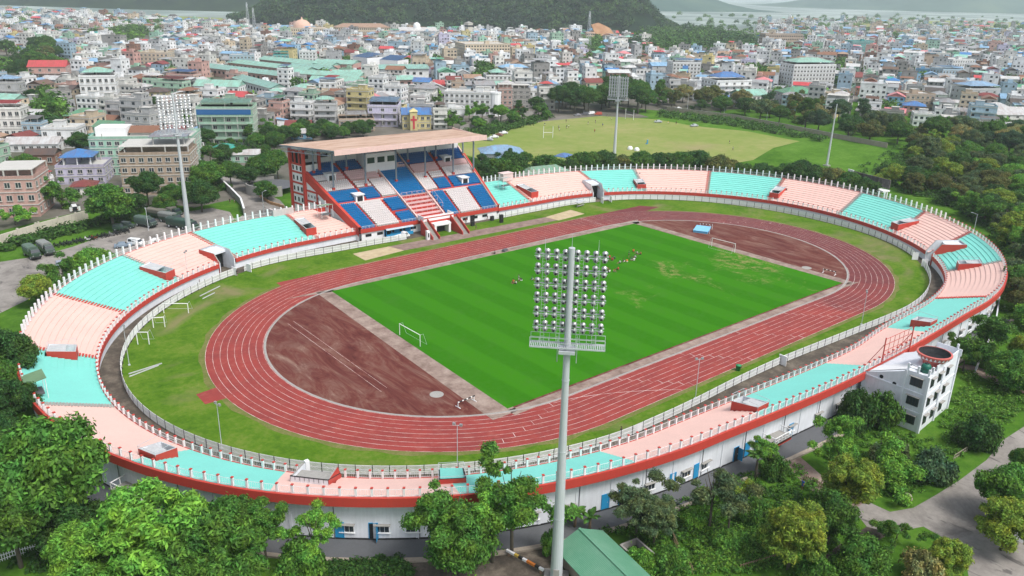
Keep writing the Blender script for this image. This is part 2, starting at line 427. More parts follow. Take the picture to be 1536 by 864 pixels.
sheet('jump_runway', pxs([(583, 370), (606, 376), (840, 330), (818, 326)]), .058, 'runway')
for nm, p in (('throwing_circle', (655, 592)), ('far_throwing_circle', (1210, 402))):
    c = G(*p); m = MB(); m.fan([(c.x + 1.25 * math.cos(t * PI / 12), c.y + 1.25 * math.sin(t * PI / 12), .07) for t in range(24)]); struct(m.build(nm, M_CONC))
# paved walk and kerb outside the near wall
UA, UB = UU(230, 760, 0) - 12, PER + UU(1470, 470, 0)
ws = [UA + (UB - UA) * i / 110 for i in range(111)]
m = MB(); m.strip([OV(u, dBK(u) - 2.2, .045) for u in ws], [OV(u, dBK(u) + 3.0, .045) for u in ws]); struct(m.build('paved_walk', M_CONCD))
m = MB()
m.strip([OV(u, dBK(u) + 3.0, .3) for u in ws], [OV(u, dBK(u) + 3.7, .3) for u in ws])
m.strip([OV(u, dBK(u) + 3.0, .0) for u in ws], [OV(u, dBK(u) + 3.0, .3) for u in ws])
m.strip([OV(u, dBK(u) + 3.7, .3) for u in ws], [OV(u, dBK(u) + 3.7, 0) for u in ws])
struct(m.build('walk_kerb', M_KERB))
# ------------------------------------------------------------------ the oval stand
stand = thing('stadium_stand', 'oval open terrace ring in pink and teal sections round the running track', 'stadium stand')
NR = 12
SECT = [  # front pixel of the boundary, back pixel of the boundary, in order round the ring (u falling)
    ('P', (543, 346), (434, 318)), ('T', (467, 353), (433, 323)), ('P', (353, 386), (300, 353)), ('T', (258, 418), (203, 385)),
    ('P', (180, 470), (100, 441)), ('T', (146, 537), (37, 518)), ('P', (168, 611), (55, 606)), ('T', (281, 677), (197, 690)),
    ('P', (428, 709), (405, 738)), ('T', (672, 716), (690, 737)), ('P', (899, 677), (952, 690)), ('T', (1099, 606), (1147, 626)),
    ('P', (1240, 546), (1316, 551)), ('T', (1337, 494), (1402, 500)), ('P', (1403, 448), (1482, 443)), ('T', (1420, 408), (1500, 391)),
    ('P', (1393, 378), (1452, 348)), ('T', (1340, 350), (1376, 318)), ('P', (1256, 322), (1280, 292)), ('T', (1154, 300), (1169, 272)),
    ('P', (1060, 291), (1064, 261)), ('T', (968, 287), (958, 260)), ('P', (909, 289), (882, 263)), ('T', (800, 304), (772, 274)), ('E', (744, 313), (727, 277))]
bounds = []
for s, fp, bp in SECT:
    bounds.append([s, UU(*fp, ZF), UU(*bp, ZB)])
# unwrap so that the stations fall steadily
bounds[0][2] = bounds[0][1] + 8; bounds[-1][2] = bounds[-1][1] - 4
for k in (1, 2):
    off = 0; prev = None
    for b in bounds:
        v = b[k] + off
        if prev is not None:
            while v < prev - PER / 2: v += PER
            while v > prev + PER / 2: v -= PER
        b[k] = v; prev = v
print('bounds', [(b[0], round(b[1]), round(b[2])) for b in bounds])

def d_at(u, t): return dFR(u) + (dBK(u) - dFR(u)) * t
def z_at(t): return ZF + (ZB - ZF) * t
# openings: (u centre, half width, t0, t1, kind)
def hole_from(p0, p1, hw, z0=6.0, z1=4.5):
    a, b = uv(G(*p0, z0)), uv(G(*p1, z1))
    u = (a[0] + b[0]) / 2
    ta = (a[1] - dFR(a[0])) / (dBK(a[0]) - dFR(a[0])); tb = (b[1] - dFR(b[0])) / (dBK(b[0]) - dFR(b[0]))
    return u, hw, max(.12, min(tb, ta)), min(.9, max(ta, tb))
VOMS = [((447, 329), (472, 348)), ((222, 393), (254, 412)), ((72, 517), (115, 535)), ((209, 679), (266, 683)),
        ((1147, 612), (1102, 609)), ((1402, 484), (1368, 489)), ((1470, 391), (1437, 400)), ((1367, 326), (1338, 340)),
        ((1172, 279), (1156, 294)), ((962, 266), (964, 282)), ((781, 277), (801, 291))]
voms = [hole_from(a, b, 1.5) for a, b in VOMS]
voms = [(u, hw, (t0 + t1) / 2 - min(.26, max(.17, (t1 - t0) / 2)), (t0 + t1) / 2 + min(.26, max(.17, (t1 - t0) / 2))) for u, hw, t0, t1 in voms]
voms.append((UU(678, 722, 4.0), 1.7, .10, .42))
gates = [(UU(337, 392, 2.6), 2.3, 0.0, .42), (UU(898, 290, 2.6), 2.1, 0.0, .5), (UU(1399, 381, 2.6), 2.0, 0.0, .62), (UU(487, 714, 2.6), 2.4, 0.0, .45)]
print('voms', [[round(x, 2) for x in v] for v in voms]); print('gates', [[round(x, 2) for x in v] for v in gates])
def inhole(u, t):
    for uc, hw, t0, t1 in voms + gates:
        du = (u - uc + PER / 2) % PER - PER / 2
        if abs(du) < hw and t0 <= t < t1: return True
    return False

for i in range(len(bounds) - 1):
    s, uf0, ub0 = bounds[i]; _, uf1, ub1 = bounds[i + 1]
    n = max(8, int(abs(uf0 - uf1) / .75))
    mb = MB()
    for r in range(NR):
        t0, t1 = r / NR, (r + 1) / NR; tm = (t0 + t1) / 2
        zt = z_at(t0) + (ZB - ZF) / NR * .4; zn = zt + (ZB - ZF) / NR * .62; zp = zt - (ZB - ZF) / NR * .38 if r else ZF
        for j in range(n):
            a, b = j / n, (j + 1) / n
            def q(f, t, z):
                u = (uf0 + (uf1 - uf0) * f) * (1 - t) + (ub0 + (ub1 - ub0) * f) * t
                return OV(u, d_at(u, t), z)
            um = (uf0 + (uf1 - uf0) * (a + b) / 2) * (1 - tm) + (ub0 + (ub1 - ub0) * (a + b) / 2) * tm
            if inhole(um, tm): continue
            nose = .12
            mb.quad(q(a, t0, zt), q(b, t0, zt), q(b, t1, zn), q(a, t1, zn))
            mb.quad(q(a, t0, zp), q(b, t0, zp), q(b, t0, zt), q(a, t0, zt), 1 if r else 0)
    o = mb.build('terrace', [M_PINK, M_PINK] if s == 'P' else [M_TEAL, M_TEAL], stand)
    o['label'] = 'pale pink terrace section' if s == 'P' else 'teal terrace section'
    # painted stair strip along the boundary on the far side and the left: short red treads
    if i and i not in (7, 8, 9, 10, 11, 12, 13):
        sb = MB(); bp = [OV(uf0 * (1 - q / 8) + ub0 * q / 8 + e, d_at(uf0 * (1 - q / 8) + ub0 * q / 8, q / 8), z_at(q / 8) + .02) for e in (-.6, .6) for q in range(9)]; sb.strip(bp[:9], bp[9:], 1)
        for r in range(NR * 2):
            t = (r + .5) / (NR * 2); u = uf0 * (1 - t) + ub0 * t
            if inhole(u, t): continue
            z = z_at(math.floor(t * NR) / NR) + .23 + (.2 if r % 2 else 0.03)
            p = OV(u, d_at(u, t), z); nn, _ = nrm(u)
            sb.box(p, (.32, 1.3, .10), 0, math.atan2(nn.y, nn.x))
        o2 = sb.build('stair_strip', [M_RED if i % 3 else M_CONC, M_PINK if s == 'P' else M_TEAL], stand)
# horizontal half height seat lines come from the risers themselves

ua, ub = bounds[0][1], bounds[-1][1]      # open arc, grandstand lies in the rest
NS = 300
us = [ua + (ub - ua) * i / NS for i in range(NS + 1)]
bback = [bounds[0][2] - 4 + (bounds[-1][2] - bounds[0][2] + 4) * i / NS for i in range(NS + 1)]

def ringband(name, us, dfun, z0, z1, th, mat, skip=None, parent=stand):
    mb = MB()
    def seg(run):
        if len(run) < 2: return
        A = [OV(u, dfun(u), z0) for u in run]; B = [OV(u, dfun(u), z1) for u in run]
        C_ = [OV(u, dfun(u) + th, z1) for u in run]; D = [OV(u, dfun(u) + th, z0) for u in run]
        mb.strip(A, B); mb.strip(B, C_); mb.strip(C_, D); mb.strip(D, A)
        mb.quad(A[0], B[0], C_[0], D[0]); mb.quad(D[-1], C_[-1], B[-1], A[-1])
    run = []
    for u in us:
        if skip and skip(u): seg(run); run = []
        else: run.append(u)
    seg(run)
    return mb.build(name, mat, parent)
def atgate(u, extra=0.0):
    return any(abs((u - g[0] + PER / 2) % PER - PER / 2) < g[1] + extra for g in gates)
fine = [ua + (ub - ua) * i / 1100 for i in range(1101)]
ringband('front_band', fine, lambda u: dFR(u) - .35, 1.75, 2.75, .33, M_RED, atgate)
ringband('front_wall', fine, lambda u: dFR(u) + .02, 0, 1.74, .3, M_WALLW, atgate)
ringband('back_band', bback, lambda u: dBK(u) - .1, 5.8, 7.12, .35, M_RED)
ringband('back_wall', bback, lambda u: dBK(u) - 1.3, .25, 6.0, .3, M_WALLW)
ringband('plinth', bback, lambda u: dBK(u) - 1.27, 0, .24, .36, M_BLACK)
ringband('soffit', bback, lambda u: dBK(u) - 1.0, 5.7, 5.82, 1.1, M_WHITE)

# posts and rails
pst = MB(); pst.box((0, 0, .6), (.27, .27, 1.2), 0); pst.box((0, 0, 1.25), (.34, .34, .10), 1)
ME_POST = pst.data('railing_post', [M_WHITE, M_RED])
pst = MB(); pst.box((0, 0, .95), (.34, .34, 1.9), 0)
ME_TALL = pst.data('railing_post', [M_WHITE])
def ringposts(u0, u1, step):
    out = []; u = u0; sgn = 1 if u1 > u0 else -1
    while (u1 - u) * sgn > 0: out.append(u); u += step * sgn
    return out
posts = []
u_end_near = UU(1500, 405, 7); u_start_near = UU(40, 530, 7)
for u in ringposts(bounds[0][2] - 4, bounds[-1][2], 1.95 * .86):
    p = OV(u, dBK(u) - .25, 7.1)
    far = p.y > 12 or (p.y > -10 and p.x > 0)
    posts.append(((p - CAM).length, p, math.atan2(nrm(u)[0].y, nrm(u)[0].x), ME_TALL if (p.y > 30 or p.x > 110) else ME_POST))
for u in ringposts(ua - .5, ub, 1.7):
    if atgate(u, .3): continue
    p = OV(u, dFR(u) - .18, 2.72); nn = nrm(u)[0]
    posts.append(((p - CAM).length, p, math.atan2(nn.y, nn.x), ME_POST))
posts.sort(key=lambda x: x[0])
for _, p, a, me in posts[:100]: link('railing_post', me, stand, p, a)
mb = MB()
for _, p, a, me in posts[100:]:
    if me is ME_TALL: mb.box((p.x, p.y, p.z + .95), (.34, .34, 1.9), 0, a)
    else: mb.box((p.x, p.y, p.z + .6), (.27, .27, 1.2), 0, a); mb.box((p.x, p.y, p.z + 1.26), (.37, .37, .12), 1, a)
o = mb.build('far_railing_post', [M_WHITE, M_RED], stand); o['kind'] = 'stuff'
def railing(name, us, dfun, zb, h, step, mat, bar=.018, parent=stand, skip=None):
    mb = MB(); L0 = None
    for zr in (zb + .12, zb + h - .05):
        run = []
        for u in list(us) + [None]:
            if u is None or (skip and skip(u)):
                if len(run) > 1:
                    for k in range(len(run) - 1):
                        mb.tube(OV(run[k], dfun(run[k]), zr), OV(run[k + 1], dfun(run[k + 1]), zr), .028, n=4, cap=False)
                run = []
            else: run.append(u)
    for u in ringposts(us[0], us[-1], step):
        if skip and skip(u): continue
        p = OV(u, dfun(u), zb); mb.box((p.x, p.y, zb + h / 2), (bar, bar, h - .1), 0, 0, False)
    return mb.build(name, mat, parent)
railing('outer_railing', bback, lambda u: dBK(u) - .25, 7.1, 1.05, .24, M_WHITE, .022)
railing('inner_railing', us, lambda u: dFR(u) - .18, 2.72, 1.0, .26, M_WHITE, .022, skip=lambda u: atgate(u, .2))

# wall face: pilasters, windows, doors (near side, the outer face)
def wallframe(u):
    nn, _ = nrm(u); p = OV(u, dBK(u) - 1.0, 0); return p, math.atan2(nn.y, nn.x) + PI / 2
def winmesh(w, h, sill=True, hood=False, bars=3, frame=M_WHITE):
    mb = MB()    # local: x across, -y outward, origin at the sill centre on the wall face
    mb.box((0, -.02, h / 2), (w, .04, h), 1)
    for x in (-w / 2, w / 2): mb.box((x, -.045, h / 2), (.07, .09, h + .07), 0)
    for z in (0, h): mb.box((0, -.045, z), (w + .07, .09, .07), 0)
    for i in range(1, bars): mb.box((-w / 2 + w * i / bars, -.035, h / 2), (.05, .07, h), 0)
    if sill: mb.box((0, -.10, -.07), (w + .3, .2, .08), 0)
    if hood: mb.box((0, -.26, h + .16), (w + .35, .5, .08), 2)
    return mb.data('window', [frame, M_GLASS, M_CONC])
ME_WIN = winmesh(1.8, 1.1, True, True); ME_WIN2 = winmesh(.42, 1.0, False, False, 1)
def doormesh(col, open_=False):
    mb = MB(); mb.box((0, -.03, 1.15), (1.1, .06, 2.3), 1 if open_ else 0)
    for x in (-.58, .58): mb.box((x, -.05, 1.16), (.08, .1, 2.34), 0)
    mb.box((0, -.05, 2.34), (1.24, .1, .08), 0)
    if open_: mb.box((.52, -.48, 1.05), (.05, .9, 2.08), 0)
    return mb.data('door', [col, M_DARK])
ME_DOOR = doormesh(M_BLUE); ME_DOORO = doormesh(M_BLUE, True)
hm = MB(); hm.box((.34, -.08, 1.0), (.05, .06, .14)); ME_HANDLE = hm.data('handle', [M_GALV])
wu0, wu1 = PER - 66, PER + UU(1300, 600, 0)
pil = MB(); pil.box((0, 0, 2.85), (.38, .16, 5.5)); ME_PIL = pil.data('pilaster', [M_WALLW])
for u in ringposts(UU(190, 700, 0), wu1 + 70, 4.6):
    p, a = wallframe(u); link('pilaster', ME_PIL, stand, (p.x, p.y, 0), a)
dp = MB(); dp.tube((.32, -.12, .1), (.32, -.12, 5.6), .055, n=6); dp.box((.32, -.1, 5.3), (.2, .16, .2)); ME_PIPE = dp.data('drain_pipe', [M_CONCD])
for i, u in enumerate(ringposts(UU(190, 700, 0), wu1 + 70, 4.6)):
    if i % 2: p, a = wallframe(u); link('drain_pipe', ME_PIPE, stand, (p.x, p.y, 0), a)
WINS = [(522, 792), (575, 790), (620, 790), (842, 780), (860, 778), (966, 726), (1008, 700), (1042, 692), (1175, 640), (1206, 618), (1234, 602), (1262, 588), (1288, 575), (800, 780), (262, 752), (280, 756)]
DOORS = [(512, 793, 0), (563, 791, 1), (752, 786, 0), (732, 789, 0), (899, 747, 0), (922, 738, 1), (998, 717, 0), (1036, 705, 0), (1092, 678, 1), (1110, 672, 0), (1126, 666, 0), (1178, 645, 0), (652, 800, 0), (258, 748, 0)]
for px, py in WINS:
    u = UU(px, py, 1.4); p, a = wallframe(u); link('window', ME_WIN, stand, (p.x, p.y, 1.15), a)
for u in ringposts(wu1 + 4, wu1 + 66, 4.6):
    p, a = wallframe(u); link('window', ME_WIN, stand, (p.x, p.y, 1.3), a)
for px, py, op in DOORS:
    u = UU(px, py, 1.0); p, a = wallframe(u); d = link('door', ME_DOORO if op else ME_DOOR, stand, (p.x, p.y, .25), a)
    link('handle', ME_HANDLE, d)

# stair openings with red parapets
M_PALEC = paint('pale_concrete', (.46, .47, .48), .8, .5, .5, .6)
for k, (uc, hw, t0, t1) in enumerate(voms):
    v = MB(); nn, _ = nrm(uc)
    d0, d1 = d_at(uc, t0), d_at(uc, t1); z0, z1 = z_at(t0), z_at(t1); hwm = hw
    def P(du, d, z): return OV(uc + du * (60.0 / max(d, 40)) if False else uc + du, d, z)
    sx = [-hwm, hwm]
    last = k == len(voms) - 1
    for sgn in (-1, 1):
        a0, a1 = P(sgn * hwm, d0, z0 - .3), P(sgn * hwm, d1, z1 - .3); b0, b1 = P(sgn * hwm, d0, (z0 + z1) / 2 + .9), P(sgn * hwm, d1, z1 + .85)
        i0, i1 = P(sgn * (hwm - .2), d0, z0 - 1.6), P(sgn * (hwm - .2), d1, z1 - 1.6); j0, j1 = P(sgn * (hwm - .2), d0, (z0 + z1) / 2 + .9), P(sgn * (hwm - .2), d1, z1 + .85)
        v.quad(a0, a1, b1, b0, 0); v.quad(i0, i1, j1, j0, 1); v.quad(b0, b1, j1, j0, 2)
    for d, z, zz, o_ in ((d0, z0, (z0 + z1) / 2 + .9, .2), (d1, z1, z1 + .85, -.2)):
        v.quad(P(-hwm, d, z - .3), P(hwm, d, z - .3), P(hwm, d, zz), P(-hwm, d, zz), 0)
        v.quad(P(-hwm, d + o_, z - 1.6), P(hwm, d + o_, z - 1.6), P(hwm, d + o_, zz), P(-hwm, d + o_, zz), 1)
        v.quad(P(-hwm, d, zz), P(hwm, d, zz), P(hwm, d + o_, zz), P(-hwm, d + o_, zz), 2)
    # slab over the inner half and the stair floor
    zs = z1 + .45; dm = d0 + (d1 - d0) * (.0 if last else .35)
    v.quad(P(-hwm + .2, dm, zs), P(hwm - .2, dm, zs - .2), P(hwm - .2, d1 - .2, zs + .15), P(-hwm + .2, d1 - .2, zs + .15), 3 if last else 2)
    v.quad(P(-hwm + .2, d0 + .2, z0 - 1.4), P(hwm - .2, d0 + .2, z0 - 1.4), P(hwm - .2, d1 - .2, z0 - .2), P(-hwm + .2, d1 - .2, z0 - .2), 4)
    o = v.build('stair_hood', [M_RED, M_WALLW, M_BLACK if last else M_PALEC, M_TEAL, M_DARK], stand)
    o['label'] = 'red walled stair opening in the terrace'
    h = MB(); zz = z1 + 1.25
    c = [P(-hwm, d0, zz), P(hwm, d0, zz), P(hwm, d1, zz), P(-hwm, d1, zz)]
    for q in range(4): h.tube(c[q], c[(q + 1) % 4], .035, n=4); h.tube(c[q], c[q] - Vector((0, 0, .6)), .03, n=4)
    h.build('hood_rail', [M_GALV], o)
# gates through the stand
for k, (uc, hw, t0, t1) in enumerate(gates):
    v = MB(); P = lambda du, d, z: OV(uc + du, d, z)
    d0, d1 = dFR(uc) - .3, d_at(uc, t1); z1 = z_at(t1)
    for sgn in (-1, 1):
        for e, mt in ((hw, 2 if (k == 0 and sgn > 0) or (k in (2, 3)) else 1), (hw - .25, 0)):
            v.add([tuple(P(sgn * e, d0, 0)), tuple(P(sgn * e, d1, 0)), tuple(P(sgn * e, d1, z1 + .9)), tuple(P(sgn * e, d0 + (d1 - d0) * .25, z1 + .6)), tuple(P(sgn * e, d0, 3.0))], [(0, 1, 2, 3, 4)], mt)
        v.quad(P(sgn * hw, d1, z1 + .9), P(sgn * (hw - .25), d1, z1 + .9), P(sgn * (hw - .25), d0 + (d1 - d0) * .25, z1 + .6), P(sgn * hw, d0 + (d1 - d0) * .25, z1 + .6), 3)
        v.quad(P(sgn * hw, d0, 3.0), P(sgn * (hw - .25), d0, 3.0), P(sgn * (hw - .25), d0 + (d1 - d0) * .25, z1 + .6), P(sgn * hw, d0 + (d1 - d0) * .25, z1 + .6), 3)
        v.quad(P(sgn * hw, d0, 0), P(sgn * (hw - .25), d0, 0), P(sgn * (hw - .25), d0, 3), P(sgn * hw, d0, 3), 0)
    v.quad(P(-hw, d1, z1 + .9), P(hw, d1, z1 + .9), P(hw, d1 - .2, z1 + .9), P(-hw, d1 - .2, z1 + .9), 3)
    v.quad(P(-hw, d1, z1 - .4), P(hw, d1, z1 - .4), P(hw, d1, z1 + .9), P(-hw, d1, z1 + .9), 0)
    dm = d0 + (d1 - d0) * .45   # slab over the deep half, dark passage under it
    v.quad(P(-hw + .25, dm, z1 + .2), P(hw - .25, dm, z1 + .2), P(hw - .25, d1 - .2, z1 + .45), P(-hw + .25, d1 - .2, z1 + .45), 3 if k == 3 else 0)
    v.quad(P(-hw + .25, dm, z1 - .35), P(hw - .25, dm, z1 - .35), P(hw - .25, dm, z1 + .2), P(-hw + .25, dm, z1 + .2), 0)
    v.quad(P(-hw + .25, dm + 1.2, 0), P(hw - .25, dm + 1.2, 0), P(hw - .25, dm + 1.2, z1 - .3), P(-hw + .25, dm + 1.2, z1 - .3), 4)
    o = v.build('gate_passage', [M_WALLW, M_WALLW, M_RED, M_CONC, M_DARK], stand)
    if k == 3:
        h = MB(); zz = z1 + 1.0
        cs = [P(-hw, d0 + .4, 3.6), P(-hw, d1, zz), P(hw, d1, zz), P(hw, d0 + .4, 3.6)]
        for q in range(3): h.tube(cs[q], cs[q + 1], .07, n=5)
        for q in range(9): x = -hw + 2 * hw * q / 8; h.tube(P(x, d1, z1 + .4), P(x, d1, zz), .03, n=4)
        h.box(P(-hw + .3, d0 + .8, 4.2), (.6, .6, 2.2), 1)
        h.build('stair_rail', [M_BLACK, M_WHITE], o)
# balconies hung on the outer wall
for px, py, w in ((206, 732, 6.0), (1160, 652, 4.5)):
    u = UU(px, py, 2.5); p, a = wallframe(u); b = MB()
    b.box((0, -1.2, 2.2), (w, 2.4, .35), 0)
    b.box((0, -2.36, 2.05), (w, .08, .55), 1)
    for x in np.linspace(-w / 2, w / 2, 6): b.box((x, -2.3, 2.85), (.14, .14, 1.0), 2)
    b.box((0, -2.3, 3.35), (w, .12, .1), 2); b.box((0, -2.3, 2.8), (w, .06, .06), 2)
    for x in (-w / 2, w / 2): b.box((x, -1.2, 3.35), (.12, 2.3, .1), 2); b.box((x, -.9, 2.85), (.14, .14, 1.0), 2)
    b.build('balcony', [M_CONC, M_RED, M_WHITE], stand, loc=(p.x, p.y, 0), rz=a)

# ------------------------------------------------------------------ perimeter fence
fence = thing('perimeter_fence', 'low white panelled fence with black posts round the running track lawn', 'fence')
FP = 2.5
pm = MB()
for x in np.arange(-FP / 2 + .12, FP / 2 - .05, .17): pm.box((x, 0, .92), (.095, .03, 1.45), 0, 0, False)
for z in (.22, .9, 1.62): pm.box((0, 0, z), (FP - .1, .05, .12), 0)
for sx in (-1, 1): pm.tube((-FP / 2 + .1, .03, .25 if sx > 0 else 1.38), (FP / 2 - .1, .03, 1.38 if sx > 0 else .25), .03, n=4)
ME_FP = pm.data('fence_panel', [M_WHITE])
qm = MB(); qm.box((0, 0, .9), (.09, .09, 1.8)); qm.box((0, .1, .1), (.2, .3, .2)); ME_FPO = qm.data('fence_post', [M_BLACK])
g1a, g1b = UU(352, 414, 0), UU(371, 406, 0); g3a, g3b = UU(1373, 388, 0), UU(1384, 399, 0); g2a, g2b = UU(901, 305, 0), UU(914, 304, 0)
gsa, gsb = UU(596, 352, 0), UU(742, 332, 0)
def infgap(u):
    u %= PER
    for a, b in ((g1a, g1b), (g3a, g3b), (g2a, g2b), (gsa, gsb)):
        lo, hi = min(a, b), max(a, b)
        if lo < u < hi: return True
    return False
items = []; u = 0.0
while u < PER:
    # equal true spacing along the curve
    p0 = OV(u, dFE(u)); du = FP * 60 / max(dFE(u), 1) if (u % PER) > 2 * LH and not (2 * LH + PI * RR < u < 4 * LH + PI * RR) else FP
    p1 = OV(u + du, dFE(u + du))
    if not infgap(u + du / 2):
        mid = (p0 + p1) / 2; a = math.atan2(p1.y - p0.y, p1.x - p0.x)
        items.append(((mid - CAM).length, mid, a, p0, (p1 - p0).length / FP))
    u += du
items.sort(key=lambda x: x[0])
for i, (_, mid, a, p0, k) in enumerate(items[:100]):
    o = link('fence_panel', ME_FP, fence, (mid.x, mid.y, .05), a, None, (k, 1, 1)); link('fence_post', ME_FPO, fence, (p0.x, p0.y, .05), a)
fm, fq = MB(), MB()
for _, mid, a, p0, k in items[100:]:
    L = FP * k
    c, s_ = math.cos(a), math.sin(a)
    for x in np.arange(-L / 2 + .12, L / 2 - .05, .2): fm.box((mid.x + c * x, mid.y + s_ * x, .98), (.12, .03, 1.5), 0, a, False)
    for z in (.26, .94, 1.7): fm.box((mid.x, mid.y, z), (L - .1, .05, .14), 0, a)
    fq.box((p0.x, p0.y, .92), (.1, .1, 1.75), 0, a)
o = fm.build('far_fence_panel', [M_WHITE], fence); o['kind'] = 'stuff'
o = fq.build('far_fence_post', [M_BLACK], fence); o['kind'] = 'stuff'
# white gate screens beside the openings
for (px, py), dx in (((352, 413), 0), ((374, 408), 0), ((1372, 390), 0), ((1386, 400), 0), ((903, 305), 0), ((916, 303), 0), ((1173, 548), 0)):
    p = G(px, py, 0); u, d = uv(p); nn, _ = nrm(u); a = math.atan2(nn.y, nn.x)
    b = MB(); b.box((0, 0, 1.0), (1.6, .12, 1.9), 0); b.box((0, 0, 2.0), (1.7, .2, .12), 0)
    b.build('gate_screen', [M_WHITE], fence, loc=(p.x, p.y, .04), rz=a)
# ------------------------------------------------------------------ grandstand
GM, GR = Vector((-2, 64.6, 0)), R(-3)
gs = thing('grandstand', 'covered red and white grandstand with blue, white and pink seats under a flat rusty roof', 'grandstand', GM, GR)
GD = 28.0
xl = lambda y: -(23.2 + .20 * y); xr = lambda y: 23.2 + .13 * y
gz = lambda y: 3.2 + 13.8 * y / GD
def gx(s, y): return xl(y) + (xr(y) - xl(y)) * (s + 1) / 2
roofM = None
k = NT('rusty_roof', .75); p = k.obj()
a = k.noise(k.scale(p, (.12, .8, 1)), .9, 6, .7, .3); w = k.n('ShaderNodeTexWave', wave_type='BANDS', bands_direction='X'); w.inputs['Scale'].default_value = 1.4; k.l(p, w.inputs['Vector'])
k.base(k.ramp(a, [(.32, (.27, .15, .10)), (.48, (.46, .31, .23)), (.62, (.52, .38, .30)), (.75, (.34, .22, .15))])); k.bump(w.outputs['Fac'], .3, .08)
M_RUST = k.mat
M_STEEL = paint('blue_grey_steel', (.20, .25, .30), .5, .3)
M_FASC = paint('pink_fascia', (.70, .50, .46), .6, .35)
# terrace under the seats (red concrete steps)
mb = MB(); NG_ = 28
for r in range(NG_):
    y0, y1 = GD * r / NG_, GD * (r + 1) / NG_; z1 = gz(y1) - .45; z0 = gz(y0) - .45
    mb.quad((xl(y0), y0, z1), (xr(y0), y0, z1), (xr(y1), y1, z1), (xl(y1), y1, z1)); mb.quad((xl(y0), y0, z0), (xr(y0), y0, z0), (xr(y0), y0, z1), (xl(y0), y0, z1))
mb.build('seating_deck', [M_RED], gs)
B_, W_, P_, D_ = M_SEATB, M_SEATW, M_SEATP, M_SEATD
BL = [(-1, -.80, .01, .36, B_), (-.765, -.47, .01, .36, W_), (-.425, -.225, .01, .15, B_), (-.425, -.225, .19, .36, B_),
      (.225, .40, .01, .36, B_), (.435, .74, .01, .36, W_), (.775, .99, .01, .36, B_),
      (-1, -.64, .40, .55, B_), (-.60, -.42, .40, .55, B_), (-.40, -.205, .40, .66, W_), (-.60, -.42, .56, .66, W_), (-1, -.64, .56, .70, W_),
      (.19, .36, .40, .66, W_), (.385, .56, .40, .55, B_), (.60, .99, .40, .55, B_), (.385, .56, .56, .66, W_), (.60, .99, .56, .70, W_),
      (-1, -.80, .72, .80, W_), (-.80, -.64, .72, .82, P_), (-.60, -.24, .68, .82, P_), (.22, .56, .68, .80, P_), (.60, .99, .72, .80, P_),
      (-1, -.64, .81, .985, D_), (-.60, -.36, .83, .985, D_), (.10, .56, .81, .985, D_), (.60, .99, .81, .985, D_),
      (-.195, .165, .36, .78, B_), (-.195, .165, .79, .86, P_)]
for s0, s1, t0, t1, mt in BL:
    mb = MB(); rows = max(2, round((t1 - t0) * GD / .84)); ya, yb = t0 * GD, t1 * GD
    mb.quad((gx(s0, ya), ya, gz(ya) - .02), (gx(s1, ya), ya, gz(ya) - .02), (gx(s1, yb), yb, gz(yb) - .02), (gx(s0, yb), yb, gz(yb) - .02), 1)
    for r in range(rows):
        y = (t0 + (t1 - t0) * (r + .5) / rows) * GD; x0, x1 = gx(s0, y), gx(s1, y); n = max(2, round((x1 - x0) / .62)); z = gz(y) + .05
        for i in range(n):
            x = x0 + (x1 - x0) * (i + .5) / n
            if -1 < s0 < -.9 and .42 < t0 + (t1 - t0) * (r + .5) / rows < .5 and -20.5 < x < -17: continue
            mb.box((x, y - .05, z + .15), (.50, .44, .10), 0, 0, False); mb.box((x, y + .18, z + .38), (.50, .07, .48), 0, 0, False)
    o = mb.build('seat_block', [mt, {B_: M_SEATD, W_: M_CONC, P_: M_FASC, D_: M_DARK}[mt]], gs)  # plate colours under the seats; the darker ones paint shade between rows
    o['label'] = {B_: 'block of bright blue seats', W_: 'block of white seats', P_: 'block of pink seats', D_: 'block of blue seats under the roof, darkened to paint its shade'}[mt]
# white walk between the tiers and stringers beside the centre block
mb = MB()
y = .38 * GD; mb.prism([(xl(y), y - .5), (xr(y), y - .5), (xr(y), y + .5), (xl(y), y + .5)], gz(y) - .35, gz(y) - .05); mb.build('cross_aisle', [M_FASC], gs)
for s in (-.205, .18, -1.0, 1.0):
    mb = MB(); A, B2 = [], []
    for j in range(13):
        y = GD * j / 12; A.append((gx(s, y) - .2, y)); B2.append((gx(s, y) + .2, y))
    for j in range(12):
        for X0, X1 in ((A[j], A[j + 1]), (B2[j + 1], B2[j])):
            mb.quad((*X0, gz(X0[1]) - .5), (*X1, gz(X1[1]) - .5), (*X1, gz(X1[1]) + .75), (*X0, gz(X0[1]) + .75))
        mb.quad((*A[j], gz(A[j][1]) + .75), (*B2[j], gz(B2[j][1]) + .75), (*B2[j + 1], gz(B2[j + 1][1]) + .75), (*A[j + 1], gz(A[j + 1][1]) + .75))
    mb.build('aisle_parapet', [M_RED if s in (-1.0,) else M_FASC], gs)
# vomitories: white hoods with a dark mouth
for s, t in ((-.70, .42), (.77, .46), (-.80, .76), (.73, .82)):
    y = t * GD; x = gx(s, y); z = gz(y); mb = MB()
    mb.prism([(x - 1.3, y - 1.2), (x + 1.3, y - 1.2), (x + 1.3, y + 1.8), (x - 1.3, y + 1.8)], z - 1.2, z + 1.35, 0, 0)
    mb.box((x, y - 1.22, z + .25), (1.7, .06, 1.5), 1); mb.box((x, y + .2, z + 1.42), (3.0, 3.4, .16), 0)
    mb.build('stair_hood', [M_WHITE, M_DARK], gs)
